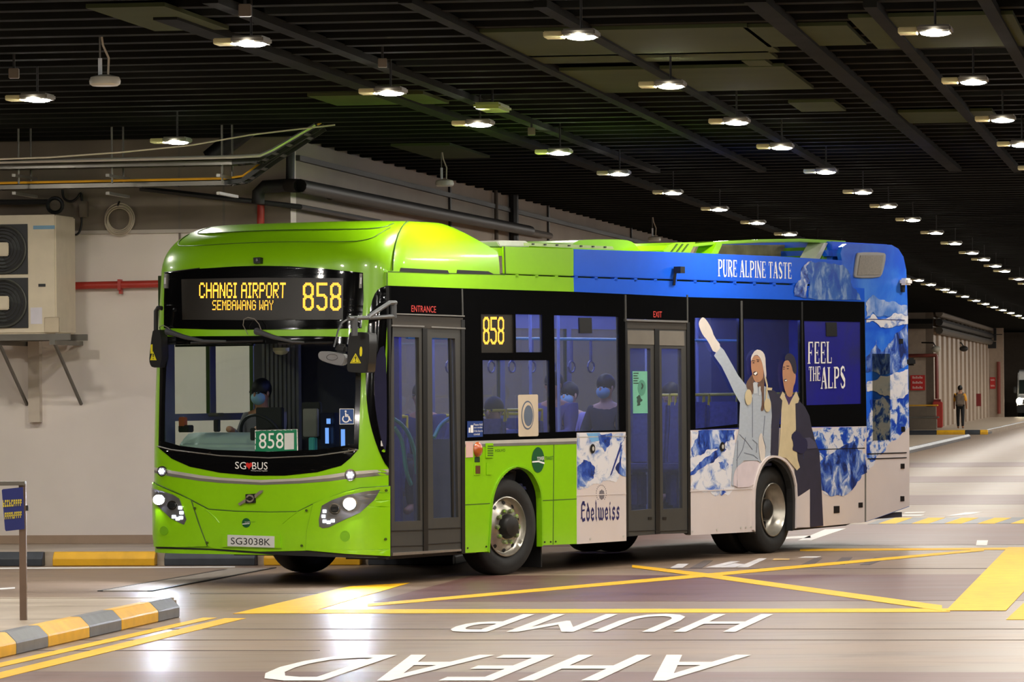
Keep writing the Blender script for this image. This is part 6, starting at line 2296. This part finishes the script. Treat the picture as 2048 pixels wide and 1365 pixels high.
# coil of pale cable
c0 = wallD(238, 438, 0.075)
CO = None
for k in range(7):
    rr_ = 0.125 + 0.007 * k
    mb = MB()
    ox, oz = 0.004 * ((k * 5) % 4), -0.012 * (k % 3)
    mb.tube([BV * (rr_ * math.cos(t) + ox) + Vector((0, 0, rr_ * 1.03 * math.sin(t) + oz)) - AV * (0.008 * (k % 3)) for t in [2 * PI * j / 30 for j in range(30)]], 0.0075, 6, closed=True)
    if CO is None:
        CO = empty('cable_coil', c0, 0, 'coil of pale cable hanging on the back wall beside the air conditioner', 'cable')
    mb.build('cable_turn', mat('pale cable', (196, 182, 160), 0.5), CO, smooth=True)
mb = MB()
mb.tube([AV * 0.015 + Vector((0, 0, 0.19)), Vector((0, 0, 0.15)) - AV * 0.05], 0.012, 6)
mb.build('hook', M_DARK, CO)
# junction box with its cables
c0 = wallD(170, 419, 0.03)
JB = empty('junction_box', c0, -HA, 'small grey junction box with black looped cables on the back wall', 'junction box')
mb = MB()
mb.box((-0.045, -0.1, -0.09), (0.045, 0, 0.09))
mb.build('box', mat('dull grey box', (120, 108, 92), 0.6), JB, bevel=0.008)
L = lambda px, py, g=0.06: Vector((W2(px, py)[0] - hs(c0)[1], -g, W2(px, py)[1] - c0.z))
mb = MB()
mb.tube([L(*p) for p in smoothpoly([(129, 378), (130, 396), (138, 403), (149, 404), (160, 396), (166, 384), (168, 405)], 2, closed=False)], 0.014, 7)
mb.build('cable', M_BLK, JB, smooth=True)
mb = MB()
mb.tube([L(*p) for p in smoothpoly([(167, 432), (167, 452), (162, 468), (153, 472), (143, 464), (136, 448)], 2, closed=False)], 0.012, 7)
mb.build('cable', M_BLK, JB, smooth=True)
c0 = wallD(110, 411, 0.5)
mb = MB()
mb.tube([BV * (0.085 * math.cos(t)) + Vector((0, 0, 0.08 * math.sin(t))) for t in [2 * PI * j / 16 for j in range(16)]], 0.022, 7, closed=True)
ob = mb.build('pipe_lagging', M_BLK, None, smooth=True)
ob.location = c0
tag(ob, 'black loop of lagged refrigerant pipe above the air conditioner corner', 'pipe')
run('conduit', [wallD(-40, 405, 0.4), wallD(96, 404, 0.4)], 0.03, M_DARK, 'dark conduit running just above the air conditioner', 'pipe')


# cable trays hung before the back wall
def tray(name, pts, label, wd_, hgt, cables):
    o = pts[0]
    r = empty(name, o, 0, label, 'cable tray')
    for i in range(len(pts) - 1):
        a, b = pts[i] - o, pts[i + 1] - o
        d = (b - a).normalized()
        n = Vector((-d.y, d.x, 0)).normalized()
        for s in (-1, 1):
            mb = MB()
            mb.cbox((a + b) / 2 + n * (s * wd_ / 2), ((b - a).length, 0.012, hgt), d, n)
            mb.build('side_rail', M_GALV if i == 0 else M_DARK, r)
        k = max(2, int((b - a).length / 0.35))
        for j in range(k):
            mb = MB()
            mb.cbox(a.lerp(b, (j + .5) / k) + Vector((0, 0, -hgt * .3)), (0.04, wd_, 0.012), d, n)
            mb.build('rung', M_DARK, r)
    for (off, up, rad, m) in cables:
        mb = MB()
        P = []
        for i, p in enumerate(pts):
            d = (pts[min(i + 1, len(pts) - 1)] - pts[max(i - 1, 0)]).normalized()
            n = Vector((-d.y, d.x, 0)).normalized()
            P.append(p - o + n * off + Vector((0, 0, up)))
        mb.tube(P, rad, 6)
        mb.build('cable', m, r, smooth=True)
    return r


M_YC = mat('yellow cable', (226, 164, 40), 0.5)
M_DC = mat('dark cable', (40, 36, 32), 0.6)
gT = 2.2
gU = gT + 0.5
t1 = [wallD(-40, 336, gU), wallD(470, 326, gU), wallD(520, 322, gU), wallD(560, 298, gU), wallD(632, 255, gU)]
t2 = [wallD(-40, 377, gT), wallD(455, 367, gT), wallD(490, 362, gT), wallD(540, 326, gT), wallD(645, 256, gT)]
tray('cable_tray', t1, 'upper steel cable tray hung before the back wall, rising to the ceiling', 0.3, 0.05, [(0.06, 0.03, 0.018, M_DC), (-0.05, 0.03, 0.016, M_DC)])
tray('cable_tray', t2, 'lower cable tray with yellow cables hung before the back wall', 0.3, 0.045, [(-0.12, 0.045, 0.012, M_YC), (-0.08, 0.05, 0.012, M_YC), (0.05, 0.03, 0.02, M_DC), (0.1, 0.04, 0.018, M_DC)])
cp = [wallD(-40, 325, gT + 0.95), wallD(465, 314, gT + 0.95), wallD(520, 311, gT + 0.95), wallD(545, 300, gT + .95), wallD(630, 250, gT + 0.95)]
run('steel_conduit', cp, 0.02, mat('bright conduit', (190, 186, 176), 0.3, metal=0.7), 'thin bright steel conduit above the upper cable tray', 'pipe')
run('sagging_cable', [wallD(x, y, gT + 1.15) for x, y in ((-40, 320), (100, 315), (240, 305), (380, 291), (500, 270), (610, 257), (670, 250))], 0.009, mat('pale cable', (196, 182, 160), 0.5), 'thin pale cable sagging across in front of the back wall', 'cable', 6)
for px in (62, 247, 465):
    a = wallD(px, 270, gT)
    q = wallD(px, 372, gT)
    hp = empty('tray_hanger', q, 0, 'steel hanger of the cable trays, %s' % {62: 'above the air conditioner fans', 247: 'above the pale cable coil', 465: 'left of the tray bend'}[px], 'hanger', 'cable tray hangers')
    for s in (-1, 1):
        mb = MB()
        mb.tube([AV * (0.25 * s - .25), Vector((0, 0, 4.8 - q.z)) + AV * (0.25 * s - .25)], 0.012, 6)
        mb.build('threaded_rod', M_GALV, hp)
    for z_ in (W2(px, 376, gT)[1], W2(px, 336, gU)[1]):
        mb = MB()
        mb.cbox(AV * -.25 + Vector((0, 0, z_ - q.z - 0.085)), (0.04, 0.9, 0.03), BV)
        mb.build('cross_bar', M_GALV, hp)
# ducts and dark pipes at the corner
o = [wallD(418, 318, 0.9), wallD(516, 240, 0.9), wallD(640, 246, 0.9)]
run('dark_duct', o, [0.10, 0.12, 0.10], M_BLK, 'thick black lagged duct slanting up to the ceiling at the wall corner', 'duct', 10)
o = [wallD(516, 408, 0.3), wallD(517, 386, 0.3), wallD(528, 374, 0.3), wallD(575, 371, 0.3), at_off(600, 372, -9.85), at_off(893, 430, -9.85), at_off(1060, 462, -9.85)]
DP = run('drain_pipe', o, 0.075, M_DARK, 'dark pipe elbowing round the wall corner and along the hall wall', 'pipe', 10)
o2 = [wallD(580, 372, 0.3), wallD(581, 300, 0.3)]
mb = MB()
mb.tube([q - o[0] for q in o2], 0.05, 10)
mb.build('riser', M_BLK, DP, smooth=True)
o = [wallD(280, 377, 0.22), wallD(400, 391, 0.22), wallD(505, 403, 0.22), at_off(600, 414, -9.97), at_off(760, 444, -9.97)]
run('dark_cable', o, 0.03, M_BLK, 'black cable drooping along the back wall above the bus roof', 'cable', 7)
o = [at_off(660, 392, -9.98), at_off(1100, 472, -9.98)]
run('wall_conduit', o, 0.05, mat('brown grey conduit', (84, 76, 66), 0.6), 'grey brown conduit along the hall wall below the dark pipe', 'pipe', 8)
o = [at_off(1027, 376, -10.02), at_off(1028, 500, -10.02)]
run('riser_pipe', o, 0.07, M_BLK, 'black vertical pipe on the hall wall behind the dome', 'pipe', 8)
o = [at_off(992, 372, -10.05), at_off(993, 480, -10.05)]
run('riser_pipe', o, 0.03, mat('brown grey conduit', (84, 76, 66), 0.6), 'thin brown vertical pipe on the hall wall', 'pipe', 8)


# aerial discs hanging from the ceiling
def disc(px, py, z, r, label):
    p = at_z(px, py, z)
    a = empty('antenna_dish', p, 0, label, 'antenna', 'hanging antenna discs')
    mb = MB()
    mb.lathe([(r * .8, -r * .16), (r * .97, -r * .04), (r, 0.02), (r * .9, 0.05), (r * .3, 0.07)], (0, 0, 0), (0, 0, 1), 28)
    mb.build('disc', mat('cream dome', (190, 186, 170), 0.4), a, smooth=True, angle=0.6)
    mb = MB()
    mb.tube([(-r * .3, 0, 0.05), (-r * .3, 0, 4.78 - z)], r * .06, 7)
    mb.build('stem', M_GALV, a)
    mb = MB()
    mb.tube([(-r * .3, 0, 0.06), (-r * .3, 0, 0.2)], r * .13, 8)
    mb.build('connector', mat('white connector', (220, 226, 232), 0.3), a)
    mb = MB()
    mb.tube([(r * .2, 0, 0.06), (r * .25, 0, 0.2), (-r * .1, 0, 0.3), (-r * .25, 0, 0.42), (r * .2, 0, 4.78 - z)], r * .07, 7)
    mb.build('cable', mat('pale cable', (196, 182, 160), 0.5), a, smooth=True)
    return a


disc(210, 167, 4.28, 0.125, 'cream antenna disc hanging from the ceiling above the air conditioner')
disc(889, 370, 4.22, 0.11, 'cream antenna disc hanging above the bus roof near the hall wall')
disc(1309, 481, 4.25, 0.11, 'small antenna disc low over the middle of the bus roof')
for (px, py, sz, lab) in ((490, 21, 25, 'small beige speaker box on the ceiling above the first lamp'), (28, 147, 20, 'small beige speaker box on the ceiling at far left'), (765, 126, 18, 'small beige speaker box above the second lamp of the side row'), (1063, 263, 15, 'small beige speaker box between two lamp rows')):
    p = at_z(px, py, 4.5)
    k = sz * p.y / FPX
    mb = MB()
    mb.box((-k / 2, -k / 2, -k / 2), (k / 2, k / 2, k / 2))
    ob = mb.build('speaker_box', mat('beige speaker', (110, 98, 82), 0.6), None, bevel=k * .06)
    ob.location = p
    tag(ob, lab, 'speaker')
    mb = MB()
    mb.tube([(0, 0, k / 2), (0, 0, 4.8 - p.z)], 0.012, 6)
    mb.build('bracket', M_DARK, ob)
p = at_z(985, 215, 4.5)
mb = MB()
mb.box((-0.13, -0.35, -0.03), (0.13, 0.35, 0.03))
ob = mb.build('unlit_lamp', mat('unlit lamp lime grey', (150, 170, 60), 0.4), None, bevel=0.02)
ob.location = p
ob.rotation_euler = (0, 0, -HA)
tag(ob, 'unlit lamp housing tinted lime, over the third lamp of the side row', 'lamp')
mb = MB()
mb.tube([(0, 0, 0.03), (0, 0, 0.3)], 0.012, 6)
mb.build('hanger', M_DARK, ob)

# ---- post with the blue sign on the near island
pb = at_z(48, 1241, 0.155)
ps = empty('sign_post', pb, 0, 'brown steel post with a rail top at the lower left edge', 'post')
zt = CAMH - (968 - 785) / FPX * pb.y
mb = MB()
mb.box((-0.028, -0.03, 0), (0.022, 0.03, zt - pb.z))
mb.build('post', mat('brown steel', (112, 92, 78), 0.45, metal=0.3), ps)
mb = MB()
mb.cbox((-0.32, 0, zt - pb.z + 0.004), (0.68, 0.1, 0.03), (1, -0.04, 0))
mb.build('top_rail', M_GALV, ps, bevel=0.004)
mb = MB()
mb.box((0.02, -0.02, zt - pb.z - 0.20), (0.04, 0.02, zt - pb.z - 0.16))
mb.build('clip', M_DARK, ps)
sg = empty('blue_sign', pb + Vector((0, -0.05, 0)), 0, 'blue sign with two rows of yellow lettering hung on the brown post', 'sign')
PD = lambda px, py: at_d(px, py, pb.y - 0.06) - (pb + Vector((0, -0.05, 0)))


def plate(nm, poly, m, d0, d1, parent):
    mb = MB()
    P = [PD(*q) for q in poly]
    n = len(P)
    mb.add([(p.x, d0, p.z) for p in P] + [(p.x, d1, p.z) for p in P], [tuple(range(n)), tuple(range(n, 2 * n))[::-1]] + [(i, (i + 1) % n, n + (i + 1) % n, n + i) for i in range(n)])
    return mb.build(nm, m, parent)


plate('board', [(3.5, 981), (6, 979), (46, 975), (49, 1057), (49, 1059), (12, 1063), (10, 1060)], mat('navy sign blue', (26, 36, 104), 0.4), -0.012, 0.0, sg)
_r = random.Random(5)
for (ya, yb, yc, yd, xa) in ((1001, 1015, 999, 1012, 5), (1026, 1039.5, 1023, 1036, 9)):
    n = 9
    for i in range(n):
        u0, u1 = i / n + 0.012, (i + 0.8) / n
        x0, x1 = xa + (44 - xa) * u0, xa + (44 - xa) * u1
        ta, ba = ya + (yc - ya) * u0, yb + (yd - yb) * u0
        hh_ = ba - ta
        for st in _r.sample([[(x0, ta), (x1, ta), (x1, ta + hh_ * .28), (x0, ta + hh_ * .28)], [(x0, ta), (x0 + (x1 - x0) * .4, ta), (x0 + (x1 - x0) * .4, ba), (x0, ba)], [(x0, ta + hh_ * .4), (x1, ta + hh_ * .4), (x1, ta + hh_ * .62), (x0, ta + hh_ * .62)], [(x0, ba - hh_ * .28), (x1, ba - hh_ * .28), (x1, ba), (x0, ba)]], 3):
            plate('sign_lettering', st, mat('yellow sign print', (200, 180, 50), 0.5), -0.0145 - 0.0004 * _r.random(), -0.012, sg)

# ================================================================== FAR END OF THE HALL
pE = at_z(1930, 870, 0)
sE = hs(pE)[0]


def E_(px, py, s_):
    d = ray(px, py)
    k = d.x * AV.x + d.y * AV.y
    p = CAM + d * (s_ / k)
    return hs(p)[1], p.z


sF = sE + 12
tA, _ = E_(1700, 800, sF)
tB, _ = E_(1868, 800, sF)
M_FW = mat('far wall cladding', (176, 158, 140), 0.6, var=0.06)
mb = MB()
hbox(mb, sF, sF + 0.3, tA, tB, 0, 4.8)
WF = tag(mb.build('wall_end', M_FW), kind='structure')
# corrugated wall going on behind the pedestrian
tD, _ = E_(1975, 800, sF + 52)
dS = 52.0
nC = 26
for i in range(nC):
    a, b = i / nC, (i + 1) / nC
    mb = MB()
    dt = 0.10 if i % 2 else 0.0
    pa, pb_ = H(sF + dS * a, tB + (tD - tB) * a + dt, 0), H(sF + dS * b, tB + (tD - tB) * b + dt, 0)
    mb.add([pa, pb_, pb_ + Vector((0, 0, 4.8)), pa + Vector((0, 0, 4.8)), pa - BV * .3, pb_ - BV * .3, pb_ - BV * .3 + Vector((0, 0, 4.8)), pa - BV * .3 + Vector((0, 0, 4.8))], [(0, 1, 2, 3), (4, 7, 6, 5), (0, 3, 7, 4), (1, 5, 6, 2), (3, 2, 6, 7), (0, 4, 5, 1)])
    mb.build('cladding_panel', M_FW, WF)
sG = sF + dS
tE, _ = E_(2008, 800, sG)
mb = MB()
hbox(mb, sG, sG + 0.3, tD, tE, 0, 4.8)
tag(mb.build('wall_end_far', M_FW), kind='structure')
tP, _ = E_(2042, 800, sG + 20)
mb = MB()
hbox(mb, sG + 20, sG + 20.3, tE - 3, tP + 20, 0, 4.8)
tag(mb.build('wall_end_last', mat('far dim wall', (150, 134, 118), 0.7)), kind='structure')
# pavement behind the striped kerb
t0, _ = E_(1815, 870, sE)
t1_, _ = E_(1975, 870, sE)
mb = MB()
pts = [(sE + .15, t0), (sE + .15, t1_), (sG, t1_ + 0.2), (sG, tD), (sF, tB), (sF, t0)]
mb.prism([pts], lambda a, b, d: H(a, b, d), 0, 0.148)
tag(mb.build('pavement_far', M_PAVE), kind='structure')
xs = [1815, 1873, 1930, 1960, 1976]
pcs = []
for i in range(4):
    pcs.append((E_(xs[i], 870, sE)[0], E_(xs[i + 1], 870, sE)[0], (M_KB, M_KY)[i % 2], sE, sE + .15))
kerb_run('kerb', 'far black and yellow kerb below the pedestrian', pcs, 't', 0.17)
pcs = [(sE + .2 + 2 * i, sE + 2.1 + 2 * i, M_KG, t1_ + 0.01, t1_ - .14) for i in range(30)]
kerb_run('kerb', 'far grey kerb receding towards the white van', pcs, 's', 0.17)


def EP(px, py, s_):
    t_, z_ = E_(px, py, s_)
    return H(s_, t_, z_)


def red_sign(q, s_, label, rows):
    P = [E_(a, b, s_) for a, b in q]
    c = EP((q[0][0] + q[2][0]) / 2, (q[0][1] + q[2][1]) / 2, s_)
    r = empty('red_sign', c, -HA, label, 'sign', 'far red wall signs')
    w_, h_ = abs(P[1][0] - P[0][0]), abs(P[0][1] - P[2][1])
    mb = MB()
    mb.box((-w_ / 2, -0.03, -h_ / 2), (w_ / 2, 0.0, h_ / 2))
    mb.build('board', mat('sign red', (206, 40, 36), 0.5), r)
    for k in range(rows):
        z = h_ * (0.5 - (k + .5) / rows)
        n = 6
        for i in range(n):
            mb = MB()
            x = -w_ * .36 + w_ * .72 * i / n
            mb.box((x, -0.036, z - h_ * .06), (x + w_ * .09, -0.03, z + h_ * (.05 if i % 2 else .1)))
            mb.build('lettering', mat('pale red lettering', (236, 190, 184), 0.5), r)
    return r


red_sign([(1821, 751), (1850, 751), (1850, 781), (1821, 781)], sF - 0.02, 'red wall sign with three pale lines right behind the bus tail', 3)
red_sign([(1980, 755), (1991, 755), (1991, 778), (1980, 778)], sG - 0.02, 'small red wall sign between the pedestrian and the van', 2)


def far_box(name, x0, y0, x1, y1, s_, depth, m, label, cat, bevel=0.0, z0=None):
    a, zt_ = E_(x0, y0, s_)
    b, zb_ = E_(x1, y1, s_)
    zb_ = z0 if z0 is not None else zb_
    c = H(s_, (a + b) / 2, zb_)
    mb = MB()
    mb.box((-(b - a) / 2, 0, 0), ((b - a) / 2, depth, zt_ - zb_))
    ob = mb.build(name, m, None, bevel=bevel)
    ob.location = c
    ob.rotation_euler = (0, 0, -HA)
    return tag(ob, label, cat)


# red extinguisher cabinet, hose pipes, call point
fx = far_box('extinguisher_cabinet', 1865, 804, 1885, 848, sF - 0.5, 0.45, M_REDP, 'tall red extinguisher cabinet at the wall corner behind the bench', 'cabinet', 0.03, 0.148)
mb = MB()
mb.box((-0.15, 0.1, 0.85), (0.12, 0.4, 1.1))
mb.build('top_box', mat('dark red box', (120, 24, 22), 0.5), fx)
bx = far_box('hose_box', 1947, 788, 1957, 813, sF + 32, 0.2, mat('dark red box', (120, 24, 22), 0.5), 'dark red hose box on the cladding right of the pedestrian', 'box')
bx.location = bx.location + BV * 0.12
M_RP2 = mat('dull red pipe', (130, 60, 50), 0.5)
run('red_pipe', [EP(1815, 712, sF - .15), EP(1873, 711, sF - .15), EP(1873, 711, sF - .15) + Vector((0, 0, -.05)), EP(1874, 798, sF - .15)], 0.07, M_RP2, 'dull red pipe along the far wall and down to the red cabinet', 'pipe', 8)
run('red_pipe', [EP(1997, 724, sG - .15), EP(1998, 828, sG - .15) * 1.0], 0.09, M_RP2, 'dull red vertical pipe beside the white van', 'pipe', 8)
BN = empty('metal_crate', EP(1858, 862, sE + 6) * 1.0, -HA, 'grey metal crate with yellow top edge on the far pavement', 'crate')
BN.location = H(sE + 4, E_(1846, 860, sE + 4)[0], 0.148)
kx = 0.5
for (a, b, m, nm) in (((-.55, 0, 0), (.5, .5, .42), mat('dull metal crate', (116, 104, 90), 0.5), 'lower_box'), ((-.52, 0.02, .5), (.48, .5, .86), mat('dull metal crate', (116, 104, 90), 0.5), 'upper_box'), ((-.6, -0.02, .88), (.55, .5, .93), M_KY, 'top_edge'), ((-.58, -.02, .43), (.58, .5, .49), M_GALV, 'middle_rail')):
    mb = MB()
    mb.box(a, b)
    mb.build(nm, m, BN, bevel=0.01)
# dark service bands and black duct under the far ceiling
run('far_duct', [EP(1815, 648, sF - .3), EP(1866, 648, sF - .3)], 0.22, M_DARK, 'dark service duct across the far wall behind the bus tail', 'duct', 6)
pa, pb_ = EP(1868, 645, sF), EP(1974, 672, sG)
for k, (dz, m) in enumerate(((0.35, mat('pale duct', (120, 112, 102), 0.6)), (0.0, M_DARK), (-0.32, mat('brown duct', (76, 68, 58), 0.6)))):
    zc_ = pa.z + dz
    mb = MB()
    mb.tube([Vector((pa.x, pa.y, zc_)) + BV * .2, Vector((pb_.x, pb_.y, zc_)) + BV * .2], 0.15, 8)
    mb.build('service_duct', m, WF, smooth=True)
for (x0, y0, x1, y1, ss, dp, bv) in ((1974, 622, 2004, 682, sG - 1.2, 0.9, 0.3), (1950, 684, 1992, 697, sG - 1.2, 0.5, 0.0)):
    a, zt_ = E_(x0, y0, ss)
    b, zb_ = E_(x1, y1, ss)
    mb = MB()
    hbox(mb, ss, ss + dp, a, b, zb_, min(zt_, 4.62))
    mb.build('black_duct', M_BLK, WF, bevel=bv)
for (px, py, s_, lab) in ((1872, 699, sF - .6, 'pale camera dome on the corner of the far wall'), (1916, 698, sF + 20, 'dark camera on the cladded wall above the pedestrian')):
    p = EP(px, py, s_)
    if s_ > sF:
        p = p + BV * 0.25
    mb = MB()
    m = mat('cream dome', (190, 186, 170), 0.4) if s_ < sF else M_DARK
    mb.sphere((0, 0, 0), 0.16, 14, 8, (1.2, 1, .8))
    ob = mb.build('camera', m, None, smooth=True)
    ob.location = p
    tag(ob, lab, 'camera')
    mb = MB()
    mb.tube([(0, 0, 0.08), (-0.1, 0.0, 0.25), (-0.5, 0.5, 0.27)], 0.03, 6)
    mb.build('arm', M_DARK, ob)
# white van
pv = at_z(2036, 838, 0)
VN = empty('van', pv + BV * 0.55, -HA, 'white high-roofed van with lit headlamps coming along the far lane', 'van')
kv = pv.y / FPX
VW = 46 * kv / 2
M_VW = mat('white van paint', (226, 226, 224), 0.35, coat=0.5)
mb = MB()
mb.prism([[(0, .45), (0, 1.05), (.75, 1.25), (1.35, 2.05), (1.6, 2.45), (2.1, 2.55), (5.4, 2.55), (5.5, .45)]], lambda a, b, d: (d, a, b), -VW, VW)
mb.build('body', M_VW, VN, bevel=0.06)
mb = MB()
mb.prism([[(.80, 1.28), (1.33, 2.0), (1.36, 1.98), (.84, 1.26)]], lambda a, b, d: (d, a - 0.05, b + 0.02), -VW * .86, VW * .86)
mb.build('windscreen', mat('dark van glass', (40, 48, 46), 0.1, coat=1), VN)
mb = MB()
mb.box((-VW * 1.0, -0.08, .3), (VW * 1.0, 0.3, .72))
mb.build('bumper', M_TRIMB, VN, bevel=0.04)
mb = MB()
mb.box((-VW * .55, -0.03, .78), (VW * .55, 0.02, .98))
mb.build('grille', M_TRIMB, VN)
for s in (-1, 1):
    mb = MB()
    mb.lathe([(0.17, 0), (0.15, -.05), (0.002, -.06)], (s * VW * .78, -0.01, .92), (0, 1, 0), 16)
    mb.build('headlamp', emis('van headlamp', (255, 236, 200), 60.0), VN, smooth=True)
    for y in (.9, 4.4):
        mb = MB()
        mb.lathe([(.2, -.1), (.33, -.1), (.35, -.05), (.35, .08), (.2, .1)], (s * (VW - .12), y, .35), (1, 0, 0), 20)
        mb.build('wheel', M_TYRE, VN)
    mb = MB()
    mb.cbox((s * (VW + .12), .95, 1.5), (.16, .12, .34), (1, 0, 0))
    mb.build('mirror', M_TRIMB, VN, bevel=.03)
